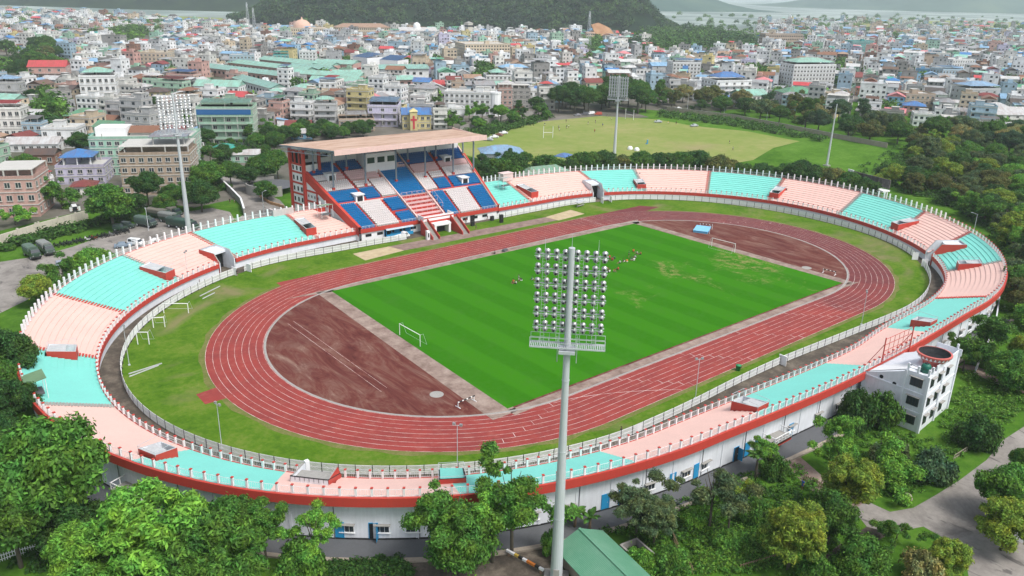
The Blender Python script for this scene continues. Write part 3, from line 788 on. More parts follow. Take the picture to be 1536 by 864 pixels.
# front wall and red band
mb = MB(); mb.box((0, .35, 1.15), (46.2, .5, 2.3), 0)
for x in np.arange(-21, 22, 3.6): mb.box((x, .08, 1.35), (1.8, .08, .8), 1)
for x in (-15, 9, 14): mb.box((x, .07, 1.05), (1.6, .08, 2.1), 1)
mb.build('front_wall', [M_WHITE, M_DARK], gs)
mb = MB(); mb.box((0, -.05, 2.85), (47.0, .45, 1.1)); mb.build('front_band', [M_RED], gs)
mb = MB()
for x in np.arange(-23, 23.1, 1.15): mb.tube((x, -.05, 3.4), (x, -.05, 4.2), .025, n=4)
mb.tube((-23, -.05, 4.2), (23, -.05, 4.2), .035, n=5); mb.tube((-23, -.05, 3.8), (23, -.05, 3.8), .025, n=4); mb.build('front_rail', [M_WHITE], gs)
# left flank: sloping red beam over a white wall with floors
def flank(side):
    X = (lambda y: xl(y) - .7) if side < 0 else (lambda y: xr(y) + .5)
    mb = MB(); ys = [0, 4, 8, 12, 16, 20, 24]
    for j in range(len(ys) - 1):
        y0, y1 = ys[j], ys[j + 1]
        mb.quad((X(y0), y0, 0), (X(y1), y1, 0), (X(y1), y1, gz(y1) - 1.6), (X(y0), y0, gz(y0) - 1.6), 0)
        a, b = (X(y0) + side * .12, y0), (X(y1) + side * .12, y1)
        mb.quad((*a, gz(y0) - 1.8), (*b, gz(y1) - 1.8), (*b, gz(y1) + .9), (*a, gz(y0) + .9), 1)
        i0, i1 = (X(y0) - side * .5, y0), (X(y1) - side * .5, y1)
        mb.quad((*a, gz(y0) + .9), (*b, gz(y1) + .9), (*i1, gz(y1) + .9), (*i0, gz(y0) + .9), 1)
        mb.quad((*i0, gz(y0) - .5), (*i1, gz(y1) - .5), (*i1, gz(y1) + .9), (*i0, gz(y0) + .9), 1)
    for z in (7.4, 10.4, 13.4):
        y0 = (z + 1.6 - 3.2) / 13.8 * GD; y1 = 24
        if y0 < y1: mb.quad((X(y0) + side * .1, y0, z - .3), (X(y1) + side * .1, y1, z - .3), (X(y1) + side * .1, y1, z + .3), (X(y0) + side * .1, y0, z + .3), 1)
    for yb in (12.5, 18.2): mb.quad((X(yb) + side * .14, yb, 0), (X(yb + .7) + side * .14, yb + .7, 0), (X(yb + .7) + side * .14, yb + .7, gz(yb) - 1.6), (X(yb) + side * .14, yb, gz(yb) - 1.6), 1)
    mb.build('flank_wall', [M_WHITE, M_RED], gs)
    for z in (8.6, 11.4):
        for j in range(6):
            y = 22.6 - j * 1.5
            if gz(y) - 2.6 > z + .7:
                m2 = MB(); m2.quad((X(y) + side * .16, y - .3, z), (X(y) + side * .16, y + .3, z), (X(y) + side * .16, y + .3, z + .7), (X(y) + side * .16, y - .3, z + .7)); m2.build('window', [M_DARK], gs)
flank(-1); flank(1)
# stair tower at the left rear with an open red top storey
T0, T1 = Vector((xl(24) - .9, 24.0)), Vector((xl(24) - 2.2, 30.6)); ND = Vector((1.0, .22)).normalized() * 5.5
tw = MB(); poly = [T0, T1, T1 + ND, T0 + ND]; tw.prism([(p.x, p.y) for p in poly], 0, 17.6, 0, 2)
def tp(f, o, z): p = T0 + (T1 - T0) * f; n = Vector((-(T1 - T0).y, (T1 - T0).x)).normalized(); p = p + n * o; return (p.x, p.y, z)
for z in (5.6, 8.8, 12.0, 15.2, 17.6):
    tw.add([tp(0, .12, z - .3), tp(1, .12, z - .3), tp(1, .12, z + .3), tp(0, .12, z + .3)], [(0, 1, 2, 3)], 1)
for f in (0, 1):
    p = Vector(tp(f, .1, 0)); tw.box((p.x, p.y, 11.2), (.9, .9, 22.4), 1, 0)
    p = Vector(tp(f, -5.3, 0)); tw.box((p.x, p.y, 11.2), (.8, .8, 22.4), 1, 0)
for f in (.33, .66): p = Vector(tp(f, .05, 0)); tw.box((p.x, p.y, 19.4), (.4, .4, 3.4), 1)
tw.add([tp(0, .1, 21.0), tp(1, .1, 21.0), tp(1, .1, 21.8), tp(0, .1, 21.8)], [(0, 1, 2, 3)], 1)
tw.add([tp(0, -.6, 17.7), tp(1, -.6, 17.7), tp(1, -.6, 21.0), tp(0, -.6, 21.0)], [(0, 1, 2, 3)], 2)
tw.build('stair_tower', [M_WHITE, M_RED, M_DARK], gs)
for z in (6.4, 9.6, 12.8, 15.8):
    for f in (.2, .48, .76):
        m2 = MB(); m2.add([tp(f, .06, z), tp(f + .11, .06, z), tp(f + .11, .06, z + 1.3), tp(f, .06, z + 1.3)], [(0, 1, 2, 3)]); m2.build('window', [M_DARK], gs)
# rear wall, press box
mb = MB(); mb.prism([(xl(28) , 28.1), (xr(28), 28.1), (xr(28), 28.6), (xl(28), 28.6)], 0, 20.8)
for x in np.arange(-27, 26, 6.2): mb.box((x, 28.0, 19.2), (2.4, .1, 1.1), 1)
mb.build('rear_wall', [M_WHITE, M_DARK], gs)
mb = MB(); mb.prism([(-10.2, 21.5), (-.2, 21.5), (-.2, 28), (-10.2, 28)], 12.2, 19.6)
mb.build('press_box', [M_WHITE], gs)
for x in (-8.6, -5.2, -1.8): m2 = MB(); m2.box((x, 21.46, 17.5), (2.4, .1, 1.7), 0); m2.build('window', [M_GLASS], gs)
# columns
for row, y in ((0, 16.2), (1, 24.0)):
    for x in ((-23.5, -13.2, -3.0, 7.2, 17.4, 25.6) if row == 0 else (-26.0, -15.5, -5.0, 5.5, 15.8, 26.2)):
        x = max(xl(y) + .3, min(xr(y) - .2, x)); mb = MB()
        mb.tube((x, y, gz(y) - .8), (x, y, 22.6), .27, n=10); mb.box((x, y, gz(y) + .1), (.75, .75, 1.5), 1); mb.build('column', [M_STEEL, M_RED], gs)
# roof
RC = [(-25.8, 9.3), (25.2, 9.3), (25.6, 29.6), (-33.2, 31.0)]; zr = [23.7, 23.7, 22.7, 22.7]
rf = MB(); top = [(x, y, z + .35) for (x, y), z in zip(RC, zr)]; bot = [(x, y, z) for (x, y), z in zip(RC, zr)]
rf.add(top, [(0, 1, 2, 3)], 0); rf.add(bot, [(3, 2, 1, 0)], 1)
for q in range(4): rf.quad(bot[q], bot[(q + 1) % 4], top[(q + 1) % 4], top[q], 1)
rfo = rf.build('roof', [M_RUST, M_STEEL], gs)
fs = MB(); fs.prism([(-25.9, 9.0), (25.3, 9.0), (25.3, 9.3), (-25.9, 9.3)], 22.7, 24.15); fs.prism([(25.25, 9.3), (25.5, 9.3), (25.9, 29.6), (25.6, 29.6)], 22.5, 23.6); fs.build('fascia', [M_FASC], rfo)
tr = MB()
for j in range(13):
    f = j / 12; a = Vector((-25.6 + 50.6 * f, 9.6, 23.5)); b = Vector((-33 + 58.4 * f, 29.6, 22.5)); dn = Vector((0, 0, -1.1))
    tr.tube(a, b, .09, n=5); tr.tube(a + dn, b + dn, .09, n=5)
    for q in range(9): s0, s1 = a.lerp(b, q / 9), a.lerp(b, (q + 1) / 9); tr.tube(s0, s1 + dn, .05, n=4); tr.tube(s0, s0 + dn, .05, n=4)
for q in range(4): f = q / 3; tr.tube(Vector((-25.6, 9.6, 23.3)).lerp(Vector((-33, 30, 22.3)), f), Vector((25, 9.6, 23.3)).lerp(Vector((25.4, 29.6, 22.3)), f), .1, n=5)
tr.build('roof_truss', [M_STEEL], rfo)
# centre: VIP frame, balcony, arch and the two stairs
mb = MB()
for x in np.arange(-5.5, 5.6, 1.8):
    for y in (3, 6, 9): mb.tube((x, y, gz(y) - .4), (x, y, gz(y) + 2.0), .045, n=4)
    mb.tube((x, 3, gz(3) + 2), (x, 9, gz(9) + 2), .04, n=4)
for y in (3, 6, 9): mb.tube((-5.5, y, gz(y) + 2), (5.3, y, gz(y) + 2), .04, n=4); mb.tube((-5.5, y, gz(y) + .9), (5.3, y, gz(y) + .9), .03, n=4)
mb.build('guest_frame', [M_SEATP], gs)
mb = MB()
for r in range(5): y = 2.2 + r * 1.6; mb.box((0, y, gz(y) + .1), (9.6, .5, .5), 0)
mb.build('guest_bench', [M_SEATP], gs)
mb = MB(); mb.box((0, -1.6, 3.6), (10.2, 3.2, .3), 0); mb.box((0, -3.15, 4.35), (10.2, .2, 1.4), 0); mb.box((0, -3.28, 3.3), (10.4, .1, .7), 1); mb.box((0, -3.3, 4.55), (10.4, .06, .25), 1)
for x in (-5.05, 5.05): mb.box((x, -1.6, 4.35), (.2, 3.2, 1.4), 0)
mb.build('balcony', [M_WHITE, M_RED], gs)
mb = MB()
for x in (-2.4, 2.4): mb.box((x, -4.4, 1.3), (.7, 2.2, 2.6), 0)
mb.box((0, -4.4, 2.75), (5.6, 2.3, .6), 0); mb.box((0, -3.3, 1.2), (4.0, .1, 2.4), 1); mb.build('entrance_arch', [M_WHITE, M_DARK], gs)
for sg in (-1, 1):
    mb = MB(); x = sg * 5.0
    for i in range(14):
        f = i / 13; mb.box((x, -3.4 - 6.2 * f, (3.6 - 3.5 * f) / 2), (2.0, .52, 3.6 - 3.5 * f), 0)
    for e in (-1.1, 1.1):
        mb.add([(x + e, -3.2, 0), (x + e, -10, 0), (x + e, -10, .9), (x + e, -3.2, 4.6), (x + e + .2, -3.2, 0), (x + e + .2, -10, 0), (x + e + .2, -10, .9), (x + e + .2, -3.2, 4.6)],
               [(0, 1, 2, 3), (7, 6, 5, 4), (3, 2, 6, 7), (1, 5, 6, 2)], 1)
    mb.build('entrance_stair', [M_CONC, M_RED], gs)
    mb = MB(); mb.box((x - sg * 0 - 1.9, -8.6, 1.3), (.9, .9, 2.6), 0); mb.box((x - 1.9, -9.08, 1.4), (.4, .06, 1.2), 1)
    if sg < 0: mb.build('ticket_booth', [M_WHITE, M_DARK], gs)

# ------------------------------------------------------------------ floodlight masts
def bowl():
    mb = MB(); M = Matrix.Rotation(R(-62), 4, 'X')
    mb.lathe([(.0, -.27), (.14, -.26), (.24, -.18), (.30, -.02), (.32, .12)], n=12, M=M); mb.lathe([(.32, .12), (.29, .11), (0, .09)], n=12, m=1, M=M)
    mb.box((0, -.26, -.02), (.2, .2, .22), 2); return mb.data('floodlight_lamp', [M_LAMP, plain('lamp_glass', (.34, .36, .38), .15, 0, .6), M_BLACK], True)
ME_BOWL = bowl()
def mast(loc, H, rz, label, w=7.7, rows=6, pitch=1.62, cage=True):
    t = thing('floodlight_mast', label, 'floodlight mast', (loc[0], loc[1], 0), rz)
    mb = MB(); z = 0; mb.tube((0, 0, 0), (0, 0, H * .55), .76, .40, 18); mb.tube((0, 0, H * .55), (0, 0, H), .40, .34, 18); mb.box((0, 0, .2), (3, 3, .4), 1); mb.box((0, -.75, 1.4), (.7, .1, 1.4), 1)
    for zz in np.arange(9, H - 10, 9): mb.tube((0, 0, zz), (0, 0, zz + .12), max(.40, .76 - .36 * zz / (H * .55)) + .03, n=16)
    mb.build('pole', [M_GALV, M_CONC], t)
    for r in range(rows):
        zb = H - .9 - r * pitch; mb = MB(); mb.box((0, .30, zb), (w, .12, .13)); mb.box((0, -.15, zb - .1), (w, .05, .06)); mb.build('crossbar', [M_GALV], t)
        for i in range(8):
            x = (i - 3.5) * w / 8.15 + (.16 if i > 3 else -.16)
            for dz in (.36, -.40): link('floodlight_lamp', ME_BOWL, t, (x, .12 + (.1 if dz < 0 else 0), zb + dz))
    zp = H - rows * pitch - 1.4; mb = MB()
    for y in (-.75, .75): mb.box((0, y, zp), (w + .4, .1, .16)); mb.box((0, y, zp + 1.1), (w + .4, .05, .05)); mb.box((0, y, zp + .55), (w + .4, .04, .04))
    for x in np.linspace(-w / 2 - .2, w / 2 + .2, 9):
        for y in (-.75, .75): mb.box((x, y, zp + .55), (.05, .05, 1.1))
        mb.box((x, 0, zp), (.08, 1.5, .1))
    for x in np.linspace(-w / 2, w / 2, 40): mb.box((x, 0, zp + .03), (.09, 1.5, .03))
    mb.box((0, 0, zp - .5), (1.8, 1.8, .35)); mb.build('service_platform', [M_GALV], t)
    for x in (-w * .36, -w * .14, w * .14, w * .36):
        mb = MB()
        for e in (-.2, .2): mb.tube((x + e, -.25, zp), (x + e, -.25, H - .5), .022, n=4)
        for zz in np.arange(zp + .3, H - .6, .4): mb.tube((x - .2, -.25, zz), (x + .2, -.25, zz), .014, n=4)
        mb.build('ladder', [M_GALV], t)
    for x in (-1.05, 1.05): mb = MB(); mb.tube((x, -.2, zp - 1.9), (x, -.2, zp), .05, n=5); mb.build('stub_pole', [M_GALV], t)
    for x, h in ((0, 1.5), (-w * .36, .9), (w * .36, 1.0)): mb = MB(); mb.tube((x, 0, H - .4), (x, 0, H + h), .035, .012, 5); mb.build('lightning_rod', [M_GALV], t)
    return t
def facing(p, q=(0, 0)): return math.atan2(q[1] - p[1], q[0] - p[0]) - PI / 2
b = G(834, 870); mast(b, 42.3, facing(b) + .02, 'tall grey floodlight mast in front, its lamp rack seen from behind against the pitch')
b = G(284, 352); mast(b, 39.0, facing(b) - .5, 'floodlight mast beside the parked army trucks', 9.2, 6, 1.5)
b = G(921, 240); mast(b, 34.5, facing(b) - .2, 'floodlight mast at the edge of the playing field, beyond the far teal terrace', 8.2, 6, 1.35)
b = G(1240, 249); t = thing('bare_pole', 'slender bare pale pole rising from the trees beyond the far terraces', 'pole', (b.x, b.y, 0))
mb = MB(); mb.tube((0, 0, 0), (.6, 0, 25.5), .5, .2, 12); mb.build('shaft', [M_GALV], t); mb = MB(); mb.box((0, 0, .25), (2.2, 2.2, .5)); mb.build('footing', [M_CONC], t)
# slim lamp posts on the lawn
pm = MB(); pm.tube((0, 0, 0), (0, 0, 7.7), .07, .045, 8); pm.box((0, 0, .1), (.4, .4, .2)); ME_LP = pm.data('pole', [M_GALV])
pm = MB(); pm.tube((-.6, 0, 7.65), (.6, 0, 7.65), .03, n=5); ME_LA = pm.data('arm', [M_GALV])
pm = MB(); pm.box((0, .1, 0), (.42, .3, .34)); pm.box((0, .26, -.02), (.36, .02, .28), 1); ME_LH = pm.data('lamp_head', [M_LAMP, M_GLASS])
for (px, py), lab in (((333, 673), 'slim twin lamp post on the lawn inside the fence, nearest the discus run-up'), ((686, 706), 'slim twin lamp post on the lawn between the large mast and the discus run-up'),
                      ((1043, 598), 'slim twin lamp post on the lawn by the green bin'), ((1292, 487), 'slim twin lamp post on the lawn where the dark bend begins'),
                      ((1312, 322), 'slim lamp post by the far teal terrace, opposite the dark bend'), ((955, 292), 'slim lamp post by the far fence, beyond the raised end of the sprint straight'), ((283, 424), 'slim lamp post before the pink terrace next to the gate passage'),
                      ((194, 548), 'slim lamp post in the dirt strip behind the spare goals')):
    b = G(px, py); t = thing('lamp_post', lab, 'lamp post', (b.x, b.y, 0), facing(b), 'slim lamp posts round the track')
    link('pole', ME_LP, t); link('arm', ME_LA, t)
    for x in (-.55, .55): link('lamp_head', ME_LH, t, (x, 0, 7.75))
# ------------------------------------------------------------------ goals, hurdles, mats
def bars(pts_list, r, n=6):
    mb = MB()
    for a, b in pts_list: mb.tube(a, b, r, n=n)
    return mb
def goal(p, rz, label, w=7.32, h=2.5, dep=1.6, r=.07, group='football goals'):
    t = thing('football_goal', label, 'goal', (p.x, p.y, .07), rz, group)
    x = w / 2
    bars([((-x, 0, 0), (-x, 0, h)), ((x, 0, 0), (x, 0, h)), ((-x - r, 0, h), (x + r, 0, h))], r, 8).build('goal_frame', [M_WHITE], t)
    bars([((-x, 0, h), (-x, dep * .5, h)), ((x, 0, h), (x, dep * .5, h)), ((-x, dep * .5, h), (-x, dep, 0)), ((x, dep * .5, h), (x, dep, 0)), ((-x, dep, 0), (x, dep, 0))], r * .35, 5).build('net_support', [M_GALV], t)
    return t
a, b = G(600, 503), G(630, 520); goal((a + b) / 2, math.atan2(b.y - a.y, b.x - a.x), 'white football goal at the near end of the pitch, beside the maroon infield')
a, b = G(1067, 370), G(1102, 379); goal((a + b) / 2, math.atan2(b.y - a.y, b.x - a.x) + PI, 'white football goal at the far end of the pitch, before the blue landing mat')
# spare goals and training frames stored by the fence at the left
for (p0, p1), lab, w, h in (((( 246, 470), (283, 470)), 'white spare goal frame by the left fence, farthest of the stored goals', 5.0, 2.2), (((232, 492), (246, 491)), 'white spare goal frame in the middle of the stored goals', 3.6, 2.2),
                            (((209, 517), (222, 517)), 'white spare goal frame lowest of the stored goals', 3.4, 2.6)):
    a, b = G(*p0), G(*p1); c = (a + b) / 2; goal(c, math.atan2(b.y - a.y, b.x - a.x), lab, max(2.2, (b - a).length), h, 2.6, .09, 'spare goals by the left fence')
for (p0, p1), lab in ((((193, 562), (243, 546)), 'long white beam lying on the lawn below the spare goals'), (((194, 566), (238, 549)), 'second white beam lying close beside the first below the spare goals'),
                      (((300, 445), (330, 430)), 'pale plank lying on the lawn by the gate screens'), (((304, 449), (322, 440)), 'shorter pale plank beside the plank by the gate screens')):
    a, b = G(*p0), G(*p1); d = b - a; mb = MB(); mb.box((0, 0, .09), (d.length, .18, .16)); mb.box((0, 0, .18), (d.length * .98, .1, .03))
    o = mb.build('wooden_beam', [M_PALEC], None, loc=((a.x + b.x) / 2, (a.y + b.y) / 2, .06), rz=math.atan2(d.y, d.x)); tag(o, lab, 'beam')
# barrier hurdles: row of trestles with striped bar
k = NT('striped_bar', .6); sep = k.n('ShaderNodeSeparateXYZ'); k.l(k.obj(), sep.inputs[0])
k.base(k.ramp(k.math('SINE', k.math('MULTIPLY', sep.outputs[0], 6.5)), [(.48, (.03, .03, .03)), (.52, (.75, .74, .72))])); M_STRIPE = k.mat
for (p0, p1), lab in ((((686, 612), (712, 601)), 'white steeplechase barrier on the near maroon infield'), (((1235, 409), (1252, 413)), 'steeplechase barrier at the right edge of the far infield'), (((1050, 340), (1066, 342)), 'steeplechase barrier behind the blue landing mat')):
    a, b = G(*p0), G(*p1); d = b - a; t = thing('steeple_barrier', lab, 'barrier', ((a.x + b.x) / 2, (a.y + b.y) / 2, .06), math.atan2(d.y, d.x), 'steeplechase barriers'); L = max(3.4, d.length)
    mb = MB(); mb.box((0, 0, .92), (L, .16, .16)); mb.build('top_bar', [M_STRIPE], t)
    for x in (-L / 2 + .15, L / 2 - .15): mb = MB(); mb.box((x, 0, .45), (.1, .1, .85)); mb.box((x, 0, .06), (.12, 1.3, .1)); mb.build('foot', [M_WHITE], t)
p = G(1053, 346); t = thing('landing_mat', 'blue high jump landing mat on the far infield', 'mat', (p.x, p.y, .06), .5)
mb = MB(); mb.box((0, 0, .3), (6.2, 4.2, .6)); mb.build('cushion', [paint('mat_blue', (.10, .38, .62), .5, .3)], t); mb = MB(); mb.box((0, 0, .64), (6.4, 4.4, .05)); mb.build('cover', [paint('mat_cover', (.20, .50, .72), .5, .4)], t)
mb = MB(); mb.tube((-2.6, -2.6, 0), (-2.6, -2.6, 1.8), .05); mb.tube((2.2, -2.6, 0), (2.2, -2.6, 1.8), .05); mb.build('upright', [M_WHITE], t)
p = G(1107, 556); t = thing('waste_bin', 'green plastic bin on the grass verge beside the near straight', 'bin', (p.x, p.y, .05)); mb = MB(); mb.lathe([(.0, 0), (.42, 0), (.52, 1.05), (.56, 1.05), (.56, 1.12), (.0, 1.2)], n=14); mb.build('body', [paint('bin_green', (.02, .26, .10), .5, .2)], t, True); mb = MB(); mb.box((0, -.58, .9), (.5, .08, .06)); mb.build('handle', [M_BLACK], t)

# ------------------------------------------------------------------ people
def skin_mesh(name, verts, edges, radii, mat, root=0):
    me = bpy.data.meshes.new(name + '_skeleton'); me.from_pydata(verts, edges, []); o = bpy.data.objects.new(name + '_skeleton', me); COL.objects.link(o)
    md = o.modifiers.new('s', 'SKIN'); md.use_smooth_shade = True
    lay = me.skin_vertices[0] if me.skin_vertices else None
    for i, r in enumerate(radii): me.skin_vertices[0].data[i].radius = (r, r); me.skin_vertices[0].data[i].use_root = (i == root)
    s2 = o.modifiers.new('d', 'SUBSURF'); s2.levels = 1; s2.render_levels = 1
    dg = bpy.context.evaluated_depsgraph_get(); out = bpy.data.meshes.new_from_object(o.evaluated_get(dg)); out.name = name
    bpy.data.objects.remove(o); out.materials.clear(); out.materials.append(mat); return out
k = NT('cloth', .85); k.base(k.n('ShaderNodeObjectInfo').outputs['Color']); M_CLOTH = k.mat
M_SKIN = plain('skin', (.22, .12, .075), .6); M_HAIR = plain('hair', (.015, .012, .01), .7)
POSES = {
 'standing': dict(pel=(0, 0, .93), ch=(0, .01, 1.32), nk=(0, 0, 1.48), hd=(0, .02, 1.64), kn=[(-.10, .02, .50), (.12, .04, .50)], ft=[(-.11, 0, .07), (.14, 0, .07)], toe=[(-.12, .17, .04), (.16, .17, .04)], el=[(-.27, .0, 1.12), (.27, .03, 1.12)], ha=[(-.30, .12, .90), (.28, .2, .95)]),
 'walking': dict(pel=(0, 0, .92), ch=(0, .04, 1.31), nk=(0, .04, 1.47), hd=(0, .07, 1.63), kn=[(-.09, .18, .52), (.09, .0, .48)], ft=[(-.10, .30, .08), (.10, -.28, .10)], toe=[(-.10, .46, .05), (.10, -.13, .04)], el=[(-.25, -.12, 1.12), (.25, .14, 1.13)], ha=[(-.26, -.06, .90), (.25, .34, 1.0)]),
 'sitting': dict(pel=(0, 0, .14), ch=(0, -.03, .52), nk=(0, 0, .68), hd=(0, .04, .84), kn=[(-.14, .40, .42), (.16, .42, .36)], ft=[(-.14, .72, .07), (.18, .70, .07)], toe=[(-.15, .88, .04), (.2, .86, .04)], el=[(-.26, .08, .36), (.28, -.14, .30)], ha=[(-.12, .32, .36), (.32, -.22, .06)]),
 'stretching': dict(pel=(0, 0, .14), ch=(0, .24, .40), nk=(0, .38, .48), hd=(0, .50, .56), kn=[(-.22, .46, .12), (.24, .44, .12)], ft=[(-.34, .86, .08), (.36, .84, .08)], toe=[(-.38, .90, .22), (.40, .88, .22)], el=[(-.24, .48, .30), (.22, .5, .28)], ha=[(-.28, .74, .16), (.26, .76, .16)]),
}
BODY = {}
for nm, q in POSES.items():
    pel, ch, nk, hd = q['pel'], q['ch'], q['nk'], q['hd']
    lerp = lambda a, b, f: tuple(a[i] + (b[i] - a[i]) * f for i in range(3))
    V = [pel, lerp(pel, ch, .5), ch, nk, lerp(nk, hd, .45), lerp(nk, hd, 1.25)]; E = [(0, 1), (1, 2), (2, 3), (3, 4), (4, 5)]; Rr = [.13, .125, .15, .055, .085, .075]
    sv, se, srr = [lerp(pel, ch, .05), lerp(pel, ch, .5), ch, lerp(ch, nk, .6)], [(0, 1), (1, 2), (2, 3)], [.15, .145, .17, .09]
    pv, pe, pr = [pel, lerp(pel, ch, .2)], [(0, 1)], [.15, .145]
    for sd_ in (0, 1):
        sg = -1 if sd_ == 0 else 1
        hip = (pel[0] + sg * .10, pel[1], pel[2] - .03); kn, ft, toe = q['kn'][sd_], q['ft'][sd_], q['toe'][sd_]
        i = len(V); V += [hip, kn, ft, toe]; E += [(0, i), (i, i + 1), (i + 1, i + 2), (i + 2, i + 3)]; Rr += [.095, .065, .045, .04]
        j = len(pv); pv += [hip, lerp(hip, kn, .85)]; pe += [(0, j), (j, j + 1)]; pr += [.115, .088]
        sh = (ch[0] + sg * .18, ch[1], ch[2] + .08); el, ha = q['el'][sd_], q['ha'][sd_]
        i = len(V); V += [sh, el, ha, lerp(el, ha, 1.3)]; E += [(2, i), (i, i + 1), (i + 1, i + 2), (i + 2, i + 3)]; Rr += [.062, .045, .034, .028]
        j = len(sv); sv += [sh, lerp(sh, el, .75)]; se += [(2, j), (j, j + 1)]; srr += [.082, .066]
    body = skin_mesh('person', V, E, Rr, M_SKIN); shirt = skin_mesh('shirt', sv, se, srr, M_CLOTH, 1); shorts = skin_mesh('shorts', pv, pe, pr, M_CLOTH)
    hb = MB(); f = Vector(lerp(nk, hd, 1.0)); hb.lathe([(.0, .125), (.06, .11), (.095, .06), (.10, .0)], (f.x, f.y - .015, f.z + .03), 10); hair = hb.data('hair', [M_HAIR], True)
    BODY[nm] = (body, shirt, shorts, hair)
SHIRT = {'white': (.72, .72, .70), 'red': (.42, .04, .03), 'black': (.03, .03, .035), 'green': (.02, .16, .06), 'yellow': (.60, .45, .06), 'blue': (.03, .10, .38), 'orange': (.55, .18, .03), 'grey': (.30, .30, .31)}
def person(p, pose, rz, top, bottom, label, group=None, sc_=1.0):
    body, shirt, shorts, hair = BODY[pose]
    o = link('person', body, None, (p.x, p.y, p.z), rz); o.scale = (sc_,) * 3; tag(o, label, 'person', group)
    link('shirt', shirt, o, color=SHIRT[top]); link('shorts', shorts, o, color=SHIRT[bottom]); link('hair', hair, o)
    return o
def P7(px, py, z=.08): return G(px, py, z)
ppl = [(770, 424, 'sitting', 'orange', 'black', 'at the west end of the small group left of the mast'), (774, 426, 'sitting', 'white', 'black', 'in front of the small group left of the mast'), (778, 423, 'standing', 'grey', 'white', 'in the small group left of the mast'), (783, 421, 'stretching', 'black', 'white', 'at the east end of the small group left of the mast'),
       (798, 420, 'sitting', 'green', 'white', 'behind the left edge of the mast rack'), (821, 419, 'stretching', 'yellow', 'black', 'behind the third row of mast lamps'),
       (906, 408, 'sitting', 'white', 'red', 'just past the right edge of the mast rack'), (910, 404, 'stretching', 'yellow', 'black', 'behind the nearest sitter past the mast rack'), (914, 409, 'sitting', 'white', 'black', 'second past the right edge of the mast rack'), (921, 407, 'stretching', 'orange', 'white', 'alone on the near side of the big group'), (927, 405, 'sitting', 'red', 'black', 'nearest the touchline side of the big group'),
       (908, 395, 'sitting', 'red', 'white', 'at the left end of the big group'), (914, 392, 'standing', 'red', 'black', 'on foot at the left of the big group'), (918, 391, 'sitting', 'red', 'green', 'next to the one on foot in the big group'), (923, 388, 'stretching', 'green', 'black', 'in the left half of the big group'), (930, 395, 'sitting', 'white', 'black', 'in the front row of the big group'), (935, 393, 'sitting', 'black', 'white', 'in the front row middle of the big group'),
       (941, 393, 'stretching', 'orange', 'white', 'near the middle of the big group'), (943, 386, 'standing', 'green', 'black', 'on foot at the back of the big group'), (947, 390, 'sitting', 'green', 'white', 'right of the middle of the big group'), (951, 391, 'sitting', 'white', 'white', 'at the right of the front row'), (954, 387, 'stretching', 'grey', 'black', 'at the right of the big group'), (950, 378, 'sitting', 'orange', 'black', 'farthest back of the big group'), (956, 380, 'stretching', 'white', 'black', 'at the back right of the big group'), (961, 382, 'sitting', 'red', 'black', 'at the far right end of the big group')]
for i, (x, y, pose, c1, c2, where) in enumerate(ppl):
    person(P7(x, y), pose, rnd.uniform(0, 6.28), c1, c2, f'{c1} shirted person {pose} {where}'.replace('big mast rack', 'mast rack'), 'people training on the pitch', 1.12)
for x, y, pose, c1, c2, lab in ((742, 381, 'sitting', 'black', 'black', 'person in black crouched on the track edge beside a camera bag'), (356, 414, 'standing', 'black', 'black', 'person in black standing in the gap of the fence by the gate passage'),
                                (699, 335, 'standing', 'red', 'black', 'person in red shirt standing in front of the grandstand arch'), (731, 330, 'walking', 'black', 'black', 'person in black walking on the paving right of the grandstand stairs'), (714, 345, 'standing', 'black', 'black', 'person in black standing on the grass before the grandstand'), (710, 337, 'sitting', 'white', 'black', 'person in white sitting beside the loudspeaker on the grass'),
                                (741, 315, 'standing', 'green', 'black', 'person in green by the wall at the right end of the grandstand'), (931, 654, 'standing', 'black', 'black', 'person in black standing behind the near fence'),
                                (1024, 722, 'standing', 'red', 'black', 'person in red shirt at the wall beside a blue door'), (1031, 722, 'walking', 'yellow', 'black', 'person in yellow shirt walking below the blue doors'),
                                (1203, 734, 'standing', 'blue', 'blue', 'person in blue standing in the garden by the dirt path'), (300, 430, 'standing', 'grey', 'black', 'person in grey standing behind the fence by the dark vehicle'), (345, 305, 'standing', 'black', 'black', 'person in black standing in the gate drive'), (352, 304, 'walking', 'black', 'grey', 'person in black walking up the gate drive'), (379, 330, 'walking', 'red', 'black', 'person in red walking by the lamp on the gate drive')):
    person(G(x, y, .06), pose, rnd.uniform(0, 6.28), c1, c2, lab)
fieldp = [(817, 189), (839, 197), (838, 193), (850, 193), (853, 192), (882, 187), (893, 185), (904, 190), (892, 199), (911, 176), (917, 181), (1002, 186), (1014, 187), (1094, 216), (1099, 226), (849, 184)]
for i, (x, y) in enumerate(sorted(fieldp)):
    c1 = ['black', 'grey', 'white', 'black', 'black', 'white', 'black', 'red', 'black', 'blue', 'black', 'white', 'yellow', 'black', 'black', 'grey'][i]
    nth = ['first', 'second', 'third', 'fourth', 'fifth', 'sixth', 'seventh', 'eighth', 'ninth', 'tenth', 'eleventh', 'twelfth', 'thirteenth', 'fourteenth', 'fifteenth', 'last'][i]
    person(G(x, y, .05), 'standing' if i % 3 else 'walking', rnd.uniform(0, 6.28), c1, 'black' if i % 2 else 'white', f'person in {c1} on the tan playing field, {nth} counting from its west side', 'players on the tan playing field', 1.05)

